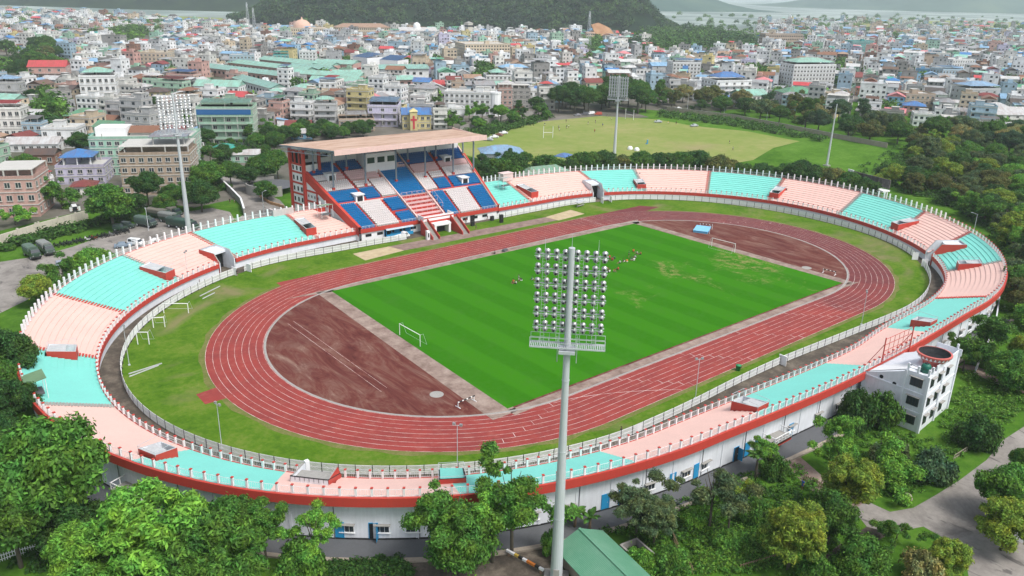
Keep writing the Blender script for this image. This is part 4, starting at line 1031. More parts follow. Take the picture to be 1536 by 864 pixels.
# ------------------------------------------------------------------ vehicles
def wheel_me(r=.35, w=.24):
    mb = MB(); M = Matrix.Rotation(PI / 2, 4, 'Y'); mb.lathe([(r * .62, -w / 2), (r * .95, -w / 2), (r, -w * .3), (r, w * .3), (r * .95, w / 2), (r * .62, w / 2)], n=14, M=M)
    return mb.data('tyre', [M_BLACK], True)
def rim_me(r=.35, w=.24):
    mb = MB(); M = Matrix.Rotation(PI / 2, 4, 'Y'); mb.lathe([(0, -w * .42), (r * .62, -w * .46), (r * .64, w * .46), (0, w * .42)], n=12, M=M); return mb.data('rim', [M_GALV], True)
TY, RM = wheel_me(), rim_me(); TYB, RMB = wheel_me(.55, .34), rim_me(.55, .34)
def wheels(t, xs, ys, z, big=False, s=1.0):
    for y in ys:
        for x in xs:
            w = link('wheel', TYB if big else TY, t, (x, y, z)); link('rim', RMB if big else RM, w)
def car_shell(prof, w, mats_name, glass):
    """Side profile (y,z) pairs extruded across with tumblehome; glass is a list of (y0,z0,y1,z1) top band edges."""
    mb = MB(); n = len(prof); zmax = max(p[1] for p in prof); zmid = zmax * .58
    inset = lambda z: 0 if z < zmid else (z - zmid) / (zmax - zmid) * w * .11
    L = [(-w / 2 + inset(z), y, z) for y, z in prof]; Rr = [(w / 2 - inset(z), y, z) for y, z in prof]
    mb.add(L + Rr, [(i, (i + 1) % n, n + (i + 1) % n, n + i) for i in range(n)]); mb.add(L, [tuple(range(n))]); mb.add(Rr, [tuple(range(n))[::-1]])
    return mb
def quadglass(t, pts, name='window'):
    mb = MB(); mb.add(pts, [tuple(range(len(pts)))]); return mb.build(name, [M_GLASS], t)
k = NT('car_paint', .3, 0, .5); k.base(k.n('ShaderNodeObjectInfo').outputs['Color']); M_CAR = k.mat
k = NT('canvas_cover', .9); oc = k.n('ShaderNodeObjectInfo').outputs['Color']; k.base(k.mix(k.ramp(k.noise(k.pos(), 1.5, 5, .7), [(.4, 0.0), (.7, .5)]), oc, k.mix(1.0, oc, (.5, .5, .5), 'MULTIPLY'))); M_CANV = k.mat
def truck(p, rz, col, cov, label, group='parked army trucks', L=6.8):
    t = thing('army_truck', label, 'truck', (p.x, p.y, .04), rz, group)
    mb = MB(); mb.box((0, 0, .85), (1.1, L * .95, .22)); mb.build('chassis', [M_BLACK], t)
    y1 = L / 2; cab = car_shell([(y1 - 2.0, .75), (y1 - 2.0, 2.6), (y1 - 1.9, 2.72), (y1 - .75, 2.72), (y1 - .35, 1.85), (y1, 1.7), (y1 + .05, .75)], 2.3, 'cab', None).build('cab', [M_CAR], t, color=col)
    quadglass(cab, [(-.95, y1 - .68, 2.60), (.95, y1 - .68, 2.60), (1.0, y1 - .33, 1.90), (-1.0, y1 - .33, 1.90)], 'windscreen')
    for s in (-1, 1): quadglass(cab, [(s * 1.165, y1 - 1.75, 1.85), (s * 1.165, y1 - .65, 1.85), (s * 1.07, y1 - .85, 2.5), (s * 1.07, y1 - 1.75, 2.5)]); m2 = MB(); m2.box((s * .8, y1 + .07, 1.2), (.26, .06, .26)); m2.build('headlight', [M_LAMP], cab)
    mb = MB(); mb.box((0, y1 + .1, .8), (2.3, .18, .3)); mb.build('bumper', [M_BLACK], t)
    mb = MB(); mb.box((0, -.95, 1.4), (2.35, L - 2.3, .9)); mb.build('cargo_bed', [M_CAR], t, color=col)
    w = 1.2; sect = [(-w, 1.85), (-w, 2.75), (-w * .8, 3.02), (0, 3.12), (w * .8, 3.02), (w, 2.75), (w, 1.85)]; ya, yb = -L / 2 + .22, L / 2 - 2.15
    mb = MB(); A = [(x, ya, z) for x, z in sect]; Bq = [(x, yb, z) for x, z in sect]; mb.strip(A, Bq); mb.add(A, [tuple(range(7))]); mb.add(Bq, [tuple(range(7))[::-1]]); mb.build('canvas_cover', [M_CANV], t, color=cov)
    wheels(t, (-1.0, 1.0), (-L / 2 + 1.2, L / 2 - 1.1), .56, True); return t
GRN, GRN2, GRY = (.035, .065, .045), (.07, .10, .085), (.22, .235, .225)
hd = G(70, 392) - G(38, 372); ha = math.atan2(hd.y, hd.x) - PI / 2
for (x, y), c, cv, lab in (((49, 386), GRN, (.10, .15, .12), 'dark green army truck with a white roundel, left one of the pair by the grass'), ((70, 380), GRN2, GRY, 'army truck with a pale grey canvas cover, beside the dark truck by the grass')):
    t = truck(G(x, y), ha, c, cv, lab)
    if c is GRN:
        m2 = MB(); m2.lathe([(0, 0), (.35, .0)], n=14, M=Matrix.Rotation(PI / 2, 4, 'Y')); o = m2.build('roundel', [M_WHITE], t, loc=(-1.22, -1.2, 2.35))
h2 = G(330, 345) - G(255, 322); h2a = PI * .5 + math.atan2(h2.y, h2.x)
rowh = ha
for (x, y), c, cv, lab, L in (((219, 340), GRN2, (.10, .15, .13), 'green army truck at the left end of the far truck row', 6.8), ((256, 334), GRN, GRY, 'grey covered army truck beside the mast, left of the two dark trucks', 7.5), ((268, 342), GRN, (.05, .08, .07), 'dark army truck with its cab against the mast foot', 7.5), ((280, 344), GRN, (.05, .10, .08), 'dark army truck right of the mast foot', 7.5), ((240, 328), GRN, (.20, .19, .16), 'long army truck with a tan canvas cover at the back of the truck row', 8.5), ((254, 324), GRN, (.18, .17, .15), 'long tan covered army truck nearest the palm tree', 8.5)):
    truck(G(x, y), ha + .35, c, cv, lab, L=L)
def van(p, rz, col, label, L=4.2, kind='van', H=1.9, group=None, opened=False):
    t = thing('parked_' + kind, label, kind, (p.x, p.y, .04), rz, group); y1 = L / 2; w = 1.7
    if kind == 'van': prof = [(-y1, .4), (-y1 - .02, 1.1), (-y1 + .12, H), (y1 - 1.5, H), (y1 - .85, 1.15), (y1 - .1, .95), (y1, .4)]
    elif kind == 'jeep': prof = [(-y1, .5), (-y1, 1.1), (-y1 + .1, H), (y1 - 1.6, H), (y1 - 1.3, 1.2), (y1 - .05, 1.1), (y1, .5)]
    else: prof = [(-y1, .35), (-y1 - .02, .85), (-y1 + .7, .92), (-y1 + 1.25, 1.42), (y1 - 1.9, 1.42), (y1 - 1.1, .92), (y1 - .1, .78), (y1, .35)]; H = 1.42
    b = car_shell(prof, w, 'body', None).build('body', [M_CAR], t, color=col)
    zt, zl = H - .12, (1.15 if kind != 'car' else .95); yf0, yf1 = (prof[3][0], prof[4][0]) if kind != 'car' else (prof[4][0], prof[5][0])
    quadglass(b, [(-.66, yf0 + .02, H - .06), (.66, yf0 + .02, H - .06), (.74, yf1 + .03, zl + .05), (-.74, yf1 + .03, zl + .05)], 'windscreen')
    yb = prof[2][0] if kind != 'car' else prof[3][0]
    for s in (-1, 1):
        x0, x1 = s * (w / 2 - .02), s * (w / 2 - w * .1 + .015)
        ym = (yb + yf0) / 2
        for a_, b_ in ((yb + .15, ym - .06), (ym + .06, yf0 + .25)): quadglass(b, [(x0 - s * .02, a_, zl), (x0 - s * .02, b_, zl), (x1, b_ - .15, zt), (x1, a_ + .05, zt)])
        m2 = MB(); m2.box((s * .6, y1 + .01, .72), (.3, .05, .16)); m2.build('headlight', [M_LAMP], b); m2 = MB(); m2.box((s * .68, -y1 - .02, .82), (.16, .05, .3)); m2.build('tail_light', [M_RED], b)
    if opened:
        m2 = MB(); m2.box((0, -y1 - .03, 1.1), (1.3, .06, 1.25)); m2.build('open_boot', [M_DARK], b)
        for s in (-1, 1): m2 = MB(); m2.box((s * 1.2, -y1 - .2, 1.1), (.65, .06, 1.3), 0, s * .5); m2.build('rear_door', [M_CAR], t, color=col)
    else: quadglass(b, [(-.62, -y1 + (.06 if kind != 'car' else .72), zl + .05), (.62, -y1 + (.06 if kind != 'car' else .72), zl + .05), (.55, yb - .02, zt), (-.55, yb - .02, zt)], 'rear_window')
    wheels(t, (-.74, .74), (-y1 + .8, y1 - .8), .35); return t
WHT = (.72, .73, .74)
van(G(205, 368), ha + .5, WHT, 'white van parked behind the pink terrace, left one of two white vans', 4.4); van(G(234, 368), ha + 2.2, WHT, 'white van parked right beside the post row of the pink terrace', 4.2)
van(G(185, 371), ha + 1.2, (.20, .26, .33), 'blue grey car parked alone beside the two white vans', 4.4, 'car')
van(G(181, 346), ha + .6, GRN, 'dark green jeep at the left end of the truck row, behind the motorbikes', 3.9, 'jeep', 1.85); van(G(193, 342), ha + .6, (.05, .07, .06), 'dark jeep between the other jeep and the green truck', 3.9, 'jeep', 1.85)
van(G(112, 316), ha + 2.9, WHT, 'white van with its rear doors open behind the boundary wall', 4.4, opened=True)
van(G(56, 268), ha + 1.3, (.45, .5, .48), 'pale car parked under the brick house, left of two', 4.2, 'car'); van(G(70, 266), ha + 1.3, WHT, 'white car parked under the brick house, right of two', 4.2, 'car')
van(G(90, 400), ha - .3, (.25, .28, .33), 'grey car half hidden by bushes at the edge of the parking lot', 4.2, 'car')
for i, (x, y, c, lab) in enumerate(((733, 211, (.45, .47, .5), 'grey car nearest the grandstand at the edge of the playing field'), (741, 207, WHT, 'white car second from the grandstand at the field edge'), (748, 204, (.25, .12, .08), 'brown car third from the grandstand at the field edge'), (755, 201, WHT, 'white car fourth from the grandstand at the field edge'),
                                  (886, 172, WHT, 'white van parked before the dark tree clump beyond the field'), (897, 173, (.4, .06, .04), 'red car parked at the right of the white van beyond the field'), (877, 173, (.1, .1, .12), 'black car parked left of the white van beyond the field'), (866, 174, (.2, .2, .22), 'dark car parked leftmost before the dark tree clump'),
                                  (987, 184, (.42, .45, .48), 'silver car parked on the field edge right of the far mast'), (1041, 190, (.40, .43, .46), 'silver car parked alone on the tan field near the scrub'), (1017, 164, WHT, 'white car on the road behind the trees right of the far mast'))):
    van(G(x, y), rnd.choice((.4, .9, 1.3)), c, lab, 4.3, 'van' if ' van' in lab else 'car')
# pickup by the grandstand
p = G(604, 358); t = thing('pickup_truck', 'small white pickup parked before the grandstand beside the blue team shelter', 'pickup', (p.x, p.y, .05), math.atan2((G(612, 356) - G(595, 361)).y, (G(612, 356) - G(595, 361)).x) - PI / 2)
b = car_shell([(.15, .45), (.15, 1.75), (.25, 1.85), (1.2, 1.85), (1.75, 1.1), (2.1, .95), (2.1, .45)], 1.65, 'cab', None).build('cab', [M_CAR], t, color=WHT)
quadglass(b, [(-.66, 1.26, 1.8), (.66, 1.26, 1.8), (.74, 1.76, 1.15), (-.74, 1.76, 1.15)], 'windscreen')
for s in (-1, 1): quadglass(b, [(s * .83, .35, 1.15), (s * .83, 1.35, 1.15), (s * .76, 1.1, 1.7), (s * .76, .35, 1.7)])
mb = MB(); mb.box((0, -1.1, .75), (1.65, 2.4, .12)); [mb.box((s * .8, -1.1, 1.0), (.06, 2.4, .5)) for s in (-1, 1)]; mb.box((0, -2.27, 1.0), (1.65, .06, .5)); mb.build('load_bed', [M_CAR], t, color=WHT); wheels(t, (-.72, .72), (-1.4, 1.3), .35)
# motorbikes
M2 = Matrix.Rotation(PI / 2, 4, 'Y')
mb = MB(); mb.lathe([(.22, -.05), (.30, -.05), (.30, .05), (.22, .05)], n=14, M=M2); ME_MW = mb.data('wheel', [M_BLACK], True)
mb = MB(); mb.tube((0, -.62, .3), (0, -.1, .55), .06); mb.tube((0, -.1, .45), (0, .45, .75), .07); mb.tube((0, .45, .95), (0, .65, .3), .04); mb.box((0, -.05, .42), (.26, .45, .34)); mb.box((0, .5, .72), (.3, .12, .5)); mb.box((0, -.65, .62), (.14, .4, .06)); ME_MF = mb.data('frame', [M_CAR])
mb = MB(); mb.box((0, -.3, .78), (.25, .75, .12)); ME_MS = mb.data('seat', [M_BLACK]); mb = MB(); mb.tube((-.34, .38, 1.02), (.34, .38, 1.02), .025); mb.tube((0, .45, .9), (0, .38, 1.02), .03); mb.box((0, .52, .9), (.2, .1, .18)); ME_MH = mb.data('handlebar', [M_BLACK])
a, b = G(86, 371), G(190, 349); rowa = math.atan2(b.y - a.y, b.x - a.x) + .35; cols = ['black', 'black', 'black', 'black', 'black', 'black', 'black', 'white', 'black', 'red', 'black', 'black', 'black', 'grey', 'black', 'black', 'black', 'black']
MC = {'black': (.02, .02, .025), 'white': (.7, .7, .7), 'red': (.35, .04, .03), 'grey': (.25, .25, .26)}
ords = ['first', 'second', 'third', 'fourth', 'fifth', 'sixth', 'seventh', 'eighth', 'ninth', 'tenth', 'eleventh', 'twelfth', 'thirteenth', 'fourteenth', 'fifteenth', 'sixteenth', 'seventeenth', 'eighteenth', 'nineteenth', 'twentieth']
for i, c in enumerate(cols):
    p = a.lerp(b, i / (len(cols) - 1) + (.01 if i % 3 else -.01)); t = thing('motorbike', f'{c} motorbike, {ords[i]} in the parked row counting from the two army trucks', 'motorbike', (p.x, p.y, .04), rowa + rnd.uniform(-.2, .2), 'motorbikes in a row by the grass'); t.scale = (1.25,) * 3
    link('frame', ME_MF, t, color=MC[c]); link('seat', ME_MS, t); link('handlebar', ME_MH, t); link('wheel', ME_MW, t, (0, -.62, .3)); link('wheel', ME_MW, t, (0, .65, .3))

# ------------------------------------------------------------------ things by the grandstand and on the stand
def at_gs(x, y, z=0): c, s = math.cos(GR), math.sin(GR); return Vector((GM.x + c * x - s * y, GM.y + s * x + c * y, z))
p = G(600, 354); t = thing('team_shelter', 'long blue and glass team shelter in front of the grandstand', 'shelter', (p.x, p.y, .05), GR)
mb = MB(); mb.box((0, 1.4, 1.1), (8.6, .1, 2.0)); mb.box((0, -.1, .5), (8.6, .1, .9)); mb.build('back_panel', [M_BLUE], t)
mb = MB()
for j in range(7):
    f0, f1 = j / 7, (j + 1) / 7; A = lambda f: (1.4 - 1.8 * math.sin(f * 1.3), 2.1 + .5 * math.sin(f * PI * .9))
    y0, z0 = A(f0); y1, z1 = A(f1); mb.quad((-4.4, y0, z0), (4.4, y0, z0), (4.4, y1, z1), (-4.4, y1, z1))
mb.build('curved_roof', [paint('roof_sheet', (.40, .50, .58), .35, .4)], t)
for x in np.linspace(-4.3, 4.3, 6): mb = MB(); mb.box((x, 0, 1.2), (.08, .08, 2.3)); mb.build('post', [M_BLUE], t)
p = G(571, 353); mb = MB(); mb.box((0, 0, .6), (2.6, 1.6, 1.0)); mb.prism([(-1.5, -1), (1.5, -1), (1.5, 1), (-1.5, 1)], 1.6, 1.75); [mb.box((x, y, 1.2), (.08, .08, .9)) for x in (-1.3, 1.3) for y in (-.8, .8)]
t = tag(mb.build('equipment_stall', [M_BLUE], None, loc=(p.x, p.y, .05), rz=GR), 'small blue stall left of the glass team shelter', 'stall')
for (x, y), lab in (((709, 339), 'black loudspeaker lowest of the three on the grass by the grandstand'), ((738, 331), 'black loudspeaker between the other two by the grandstand'), ((752, 334), 'tall black loudspeaker stack nearest the far sand pit')):
    p = G(x, y); tall = 'tall' in lab; t = thing('loudspeaker', lab, 'loudspeaker', (p.x, p.y, .05), GR); mb = MB(); mb.box((0, 0, .7 if not tall else 1.25), (1.0, .8, 1.4 if not tall else 2.5)); mb.build('cabinet', [M_BLACK], t); mb = MB(); mb.lathe([(0, 0), (.36, .02), (.38, 0)], (0, -.42, .7), 14, 0, Matrix.Rotation(PI / 2, 4, 'X')); mb.build('cone', [M_DARK], t)
p = G(757, 377); mb = MB(); mb.box((0, 0, .25), (1.8, .9, .5)); mb.box((0, 0, .55), (1.5, .7, .14)); tag(mb.build('equipment_case', [M_CONCD], None, loc=(p.x, p.y, .06), rz=.4), 'dark flat equipment case on the edge of the home straight', 'case')
p = G(871, 310); t = thing('canopy_bench', 'grey covered bench by the fence beyond the far sand pit', 'bench', (p.x, p.y, .05), .2); mb = MB(); mb.box((0, 0, .45), (3.6, .6, .1)); mb.build('seat', [M_CONC], t); mb = MB(); mb.box((0, .2, 1.7), (4.2, 1.6, .1)); mb.build('roof', [M_GALV], t)
for x in (-1.7, 1.7): mb = MB(); mb.box((x, .2, .85), (.1, .1, 1.7)); mb.build('post', [M_GALV], t)
# small canopy on the left teal section and on the right of the grandstand
for (px, py), rz_, lab, col in (((55, 590), .2, 'small shelter with a green roof on the leftmost teal terrace edge', (.14, .24, .13)), ((488, 322), 0, 'small shelter with a pale green roof on the pink terrace beside the grandstand', (.25, .36, .26)), ((757, 279), 0, 'small white shelter on the teal terrace right of the grandstand', (.5, .5, .48))):
    p = G(px, py, 6.6); nn, _ = nrm(uv(p)[0]); t = thing('terrace_shelter', lab, 'shelter', (p.x, p.y, 6.6), math.atan2(nn.y, nn.x) + PI / 2, 'small shelters on the terrace edge')
    mb = MB(); mb.add([(-1.9, -1.5, 2.6), (1.9, -1.5, 2.6), (1.9, 1.5, 3.1), (-1.9, 1.5, 3.1), (-1.9, -1.5, 2.5), (1.9, -1.5, 2.5), (1.9, 1.5, 3.0), (-1.9, 1.5, 3.0)], [(0, 1, 2, 3), (7, 6, 5, 4), (0, 4, 5, 1), (2, 6, 7, 3), (1, 5, 6, 2), (3, 7, 4, 0)]); mb.build('roof', [M_ROOFV], t, color=col)
    for x in (-1.7, 1.7):
        for y in (-1.3, 1.3): mb = MB(); mb.tube((x, y, -.6), (x, y, 2.75), .05); mb.build('post', [M_WHITE], t)
    mb = MB(); mb.box((0, .4, .3), (2.6, 1.2, .25)); mb.build('bench', [M_CONCD], t)
p = OV(UU(776, 270, 8), dBK(UU(776, 270, 8)) - .6, 7.0); nn, _ = nrm(uv(p)[0]); mb = MB(); mb.box((0, 0, 1.1), (4.2, 2.6, 2.4)); mb.box((0, 0, 2.4), (4.6, 3.0, .16)); tag(mb.build('stair_head_hut', [paint('pale_pink_wall', (.66, .52, .50), .7, .3)], None, loc=(p.x, p.y, 6.9), rz=math.atan2(nn.y, nn.x) + PI / 2), 'small pinkish hut at the rim where teal meets pink, right of the grandstand', 'hut')
p = OV(UU(422, 320, 7), dBK(UU(422, 320, 7)) - .6, 7.0); nn, _ = nrm(uv(p)[0]); mb = MB(); mb.box((0, 0, .9), (6.0, .5, 2.2)); mb.box((2.8, -1.2, .9), (.5, 2.4, 2.2)); tag(mb.build('rim_wall', [paint('grey_pink_wall', (.52, .46, .45), .8, .4)], None, loc=(p.x, p.y, 6.6), rz=math.atan2(nn.y, nn.x) + PI / 2), 'bare grey wall stub on the rim at the grandstand stair tower', 'wall')
# billboard frame on the near right terrace
a, b = G(1320, 556, 5.5), G(1362, 533, 6.0); d = b - a; t = thing('billboard_frame', 'rusty red empty billboard frame on the pink terrace beside the white tower building', 'billboard frame', (a.x, a.y, 5.6), math.atan2(d.y, d.x)); L = d.length
for x in (0, L): mb = MB(); mb.tube((x, 0, -.8), (x, 0, 6.2), .11, n=6); mb.tube((x, 0, 5.0), (x, 2.6, .2), .06, n=5); mb.build('upright', [M_RED], t)
mb = MB()
for z in (2.4, 3.6, 4.8, 5.9): mb.tube((0, 0, z), (L, 0, z + .1), .05, n=5)
for q in range(1, 6): mb.tube((L * q / 6, 0, 2.4), (L * q / 6, 0, 6.0), .04, n=5)
mb.build('lattice', [M_RED], t)

# ------------------------------------------------------------------ white tower building at the right with the round red rim
TH = 10.2
TBX0, TBX1, TBY0, TBY1, TBY2 = -5.0, 7.7, -81.1, -77.4, -70.4
sk = lambda x: .075 * (x - TBX0)          # the long face is not quite square to the short one
t = thing('tower_building', 'white three storey building against the stand with a round red lotus rim on its roof', 'building', (0, 0, 0))
prof = [(TBY0, 0), (TBY0, TH), (TBY1, TH), (TBY1, TH - .3), (TBY2, 7.0), (TBY2, 0)]
mb = MB(); A = [(TBX0, y, z) for y, z in prof]; B = [(TBX1, y + (sk(TBX1) if y < -75 else 0), z) for y, z in prof]
mb.strip(A, B, 0, True); mb.add(A, [tuple(range(6))[::-1]]); mb.add(B, [tuple(range(6))])
for z in (3.4, 6.8): mb.box(((TBX0 + TBX1) / 2, TBY0 + sk(1.35), z), (12.8, .2, .25), 0, .075); mb.box((TBX0, (TBY0 + TBY2) / 2, z), (.2, 10.6, .25), 0)
for x, y in ((TBX0, TBY0), (TBX0, TBY1), (TBX1, TBY0 + sk(TBX1)), (1.3, TBY0 + sk(1.3))): mb.box((x, y, TH / 2), (.42, .42, TH), 0)
mb.build('wall', [M_WALLW], t)
mb = MB(); mb.box((2.9, TBY0 + sk(2.9) + .1, TH + .5), (9.6, .16, 1.0), 0, .075); mb.box((TBX1 - .1, TBY0 + 2.6, TH + .6), (.16, 4.2, 1.2), 0); mb.box((TBX1 - .1, TBY0 + 1.3, TH + 1.0), (.3, .3, 2.0), 0)
for x, y in ((TBX0 + .1, TBY0 + .15), (TBX0 + 1.6, TBY0 + .25), (TBX0 + .1, TBY1 - .2), (TBX0 + .1, TBY0 + 1.9)): mb.box((x, y, TH + .6), (.3, .3, 1.2), 0)
mb.build('parapet', [M_WALLW], t)
mb = MB(); mb.box((TBX0 + .9, TBY0 + .2, TH + 1.0), (1.6, .06, .06)); mb.box((TBX0 + .9, TBY0 + .2, TH + .5), (1.6, .05, .05)); mb.box((TBX0 + .1, TBY0 + 1.9, TH + 1.0), (.06, 3.6, .06)); mb.box((TBX0 + .1, TBY0 + 1.9, TH + .5), (.05, 3.6, .05)); mb.build('roof_rail', [M_BLACK], t)
mb = MB(); mb.quad((TBX0 + 1.0, TBY1 + .1, TH - .2), (TBX0 + 5, TBY1 + .1, TH - .2), (TBX0 + 3.4, TBY2, 7.1), (TBX0 + .2, TBY2, 7.1)); mb.quad((TBX0 + .1, TBY2 - .2, 7.25), (TBX1, TBY2 - .2, 7.25), (TBX1, TBY2 - .9, 7.5), (TBX0 + .1, TBY2 - .9, 7.5), 1); mb.build('stair_roof', [M_WHITE, M_RED], t)
ME_TW = winmesh(1.25, 1.5, False, True, 2, M_BLACK); ME_TW2 = winmesh(1.9, 1.5, False, True, 4, M_BLACK)
for z in (1.2, 4.5, 7.9):
    for x in (-3.1, .0, 3.6): link('window', ME_TW, t, (x, TBY0 + sk(x) - .02, z), .075)
    link('window', ME_TW2, t, (TBX0 - .02, -79.3, z), -PI / 2)
for z, y in ((7.0, -75.9), (7.4, -73.6)): mb = MB(); mb.lathe([(0, .02), (.3, .02), (.34, -.02)], n=14, M=Matrix.Rotation(-PI / 2, 4, 'Y')); mb.build('round_window', [M_DARK], t, loc=(TBX0 - .05, y, z))
lc = G(1402, 530, TH + 1.9)
mb = MB(); prof = [(1.5, TH), (1.5, TH + .4), (2.3, TH + 1.2), (2.7, TH + 1.8), (2.75, TH + 2.05), (2.45, TH + 2.1), (2.2, TH + 1.75), (1.6, TH + 1.2), (0, TH + 1.1)]
mb.lathe(prof[:6], (0, 0, 0), 32, 0); mb.lathe(prof[5:], (0, 0, 0), 32, 1)
for i in range(26):
    a = 2 * PI * i / 26; a2 = a + PI / 26 * .8; a0 = a - PI / 26 * .8; r1, r2 = 2.78, 2.56
    mb.add([(r2 * math.cos(a0), r2 * math.sin(a0), TH + 1.35), (r1 * math.cos(a), r1 * math.sin(a), TH + 1.92), (r2 * math.cos(a2), r2 * math.sin(a2), TH + 1.35)], [(0, 2, 1)], 2)
mb.build('lotus_rim', [paint('lotus_red', (.55, .13, .11), .6, .3), M_DARK, M_WHITE], t, loc=(lc.x, lc.y, 0))
p = G(1389, 553, TH + .6); tk = thing('roof_tank', 'dark green plastic water tank on the roof of the white tower building', 'water tank', (p.x, p.y, TH + .02)); mb = MB(); mb.lathe([(0, 0), (.75, 0), (.75, 1.1), (.6, 1.35), (.3, 1.5), (0, 1.5)], n=16); mb.build('body', [paint('tank_green', (.01, .13, .09), .4, .2)], tk, True); mb = MB(); mb.lathe([(.32, 1.48), (.32, 1.6), (0, 1.62)], n=12); mb.build('lid', [M_BLACK], tk)
# scoreboard house behind the far terraces
a, b = G(1264, 287, 2), G(1327, 305, 2); d = b - a; L = d.length
t = thing('scoreboard', 'long weathered dark scoreboard frame behind the far terraces', 'scoreboard', (a.x, a.y, 0), math.atan2(d.y, d.x)); 
mb = MB(); mb.box((L * .5, 1.2, 8.2), (L * .98, .3, 3.0)); mb.build('board', [paint('board_black', (.05, .045, .045), .8, .9, .8, 3.5)], t)
mb = MB(); mb.box((L * .07, 1.0, 9.0), (L * .13, .35, 2.0)); mb.build('white_panel', [M_WHITE], t); mb = MB(); mb.box((L * .5, -.6, 6.2), (L * 1.04, 3.2, .5)); mb.build('deck', [M_WHITE], t)
for q in range(8): mb = MB(); mb.box((L * q / 7, .2, 3.0), (.4, .4, 6.0)); mb.build('pillar', [M_WHITE], t)
# hut with the green roof at the bottom and the things near it
M_GROOF = None
k = NT('green_sheet', .5, .1); o = k.obj(); w = k.n('ShaderNodeTexWave', wave_type='BANDS', bands_direction='X'); w.inputs['Scale'].default_value = 2.2; k.l(o, w.inputs['Vector'])
k.base(k.mix(k.ramp(k.noise(k.pos(), .4, 6, .7), [(.4, 0.0), (.7, .6)]), (.10, .27, .17), (.17, .33, .23))); k.bump(w.outputs['Fac'], .4, .06); M_GROOF = k.mat
r0, r1, r2, r3 = G(847, 806, 3.2), G(898, 797, 4.6), G(920, 797, 3.6), G(962, 880, 3.0)
p = G(905, 840, 3.0); t = thing('green_roof_hut', 'low hut with a green corrugated gable roof beside the foot of the big mast', 'hut', (p.x, p.y, 0), YAW + .52)
mb = MB(); mb.box((0, 0, 1.35), (5.8, 8.8, 2.7)); mb.build('wall', [M_KERB], t)
mb = MB(); W2, L2 = 3.7, 5.3
mb.quad((-W2, -L2, 2.5), (0, -L2, 4.1), (0, L2, 4.1), (-W2, L2, 2.5)); mb.quad((0, -L2, 4.1), (W2, -L2, 2.5), (W2, L2, 2.5), (0, L2, 4.1)); mb.quad((-W2, L2, 2.42), (0, L2, 4.02), (0, -L2, 4.02), (-W2, -L2, 2.42)); mb.quad((0, L2, 4.02), (W2, L2, 2.42), (W2, -L2, 2.42), (0, -L2, 4.02))
for y in (-4.4, 4.4): mb.add([(-2.9, y, 2.7), (2.9, y, 2.7), (0, y, 4.0)], [(0, 1, 2)])
mb.box((0, 0, 4.13), (.35, 10.6, .08)); mb.build('roof', [M_GROOF], t)
p = G(955, 833); t = thing('concrete_basin', 'open square concrete basin beside the green roofed hut', 'basin', (p.x, p.y, 0), YAW + .55); mb = MB()
for c, s in (((-1.3, 0, .5), (.25, 3.6, 1.0)), ((1.3, 0, .5), (.25, 3.6, 1.0)), ((0, -1.7, .5), (2.36, .25, 1.0)), ((0, 1.7, .5), (2.36, .25, 1.0))): mb.box(c, s)
mb.box((0, 0, .08), (2.3, 3.1, .06), 1); mb.build('rim', [M_CONC, M_DARK], t)
p0, p1 = G(760, 832), G(815, 862); d = p1 - p0; t = thing('painted_barrier_pole', 'long low barrier pole in white, orange and black bands on the bare ground', 'barrier', (p0.x, p0.y, .0), math.atan2(d.y, d.x)); L = d.length
cs = [M_WHITE, paint('orange_paint', (.65, .20, .03), .6, .2), M_YEL, M_BLACK]
for i in range(9): mb = MB(); mb.box((L * (i + .5) / 9, 0, .7), (L / 9, .3, .3)); mb.build('painted_band', [cs[(0, 0, 2, 3, 0, 1, 1, 3, 0)[i]]], t)
for x in (.4, L - .4): mb = MB(); mb.box((x, 0, .27), (.2, .35, .55)); mb.build('support', [M_WOOD], t)
# road verge stone and white block
p = G(1530, 812); mb = MB(); mb.box((0, 0, .5), (7, .5, 1.0)); mb.box((0, 0, 1.05), (7.2, .7, .12)); tag(mb.build('roadside_wall', [M_WHITE], None, loc=(p.x, p.y, 0), rz=YAW - .5), 'low white wall at the right edge of the road', 'wall')
p = G(1360, 748); m_ = MB(); m_.lathe([(0, .8), (.5, .7), (.75, .35), (.8, 0)], n=9); tag(m_.build('boulder', [M_KERB], None, True, loc=(p.x, p.y, 0)), 'pale stone heap at the road corner by the garden path', 'stone')
# rugby style goals on the playing field
for (pa, pb), lab in ((((815, 207), (829, 207)), 'white two post goal frame on the near side of the tan playing field'), (((938, 178), (950, 180)), 'pair of white goal posts at the scrub edge of the playing field')):
    a, b = G(*pa), G(*pb); d = b - a; t = thing('field_goal', lab, 'goal', (a.x, a.y, .03), math.atan2(d.y, d.x)); L = d.length
    for x in (0, L): mb = MB(); mb.tube((x, 0, 0), (x, 0, 5.5), .11); mb.build('goal_post', [M_WHITE], t)
    mb = MB(); mb.tube((0, 0, 2.6), (L, 0, 2.6), .09); mb.build('crossbar', [M_WHITE], t)
p = G(971, 216); mb = MB(); mb.box((0, 0, 1.0), (1.4, .3, 1.8)); mb.box((0, .3, .1), (1.5, 1.0, .2)); tag(mb.build('sight_board', [M_BLUE], None, loc=(p.x, p.y, .03), rz=.5), 'small blue board standing on the playing field', 'board')
for (x, y), lab in (((945, 224), 'white round tent-like bundle on the field by the dark tree row'), ((955, 226), 'second pale bundle right of the white bundle by the tree row')):
    p = G(x, y); mb = MB(); mb.lathe([(0, 1.5), (.8, 1.3), (1.2, .6), (1.2, 0)], n=10); tag(mb.build('covered_bundle', [M_WHITE], None, True, loc=(p.x, p.y, .03)), lab, 'bundle')
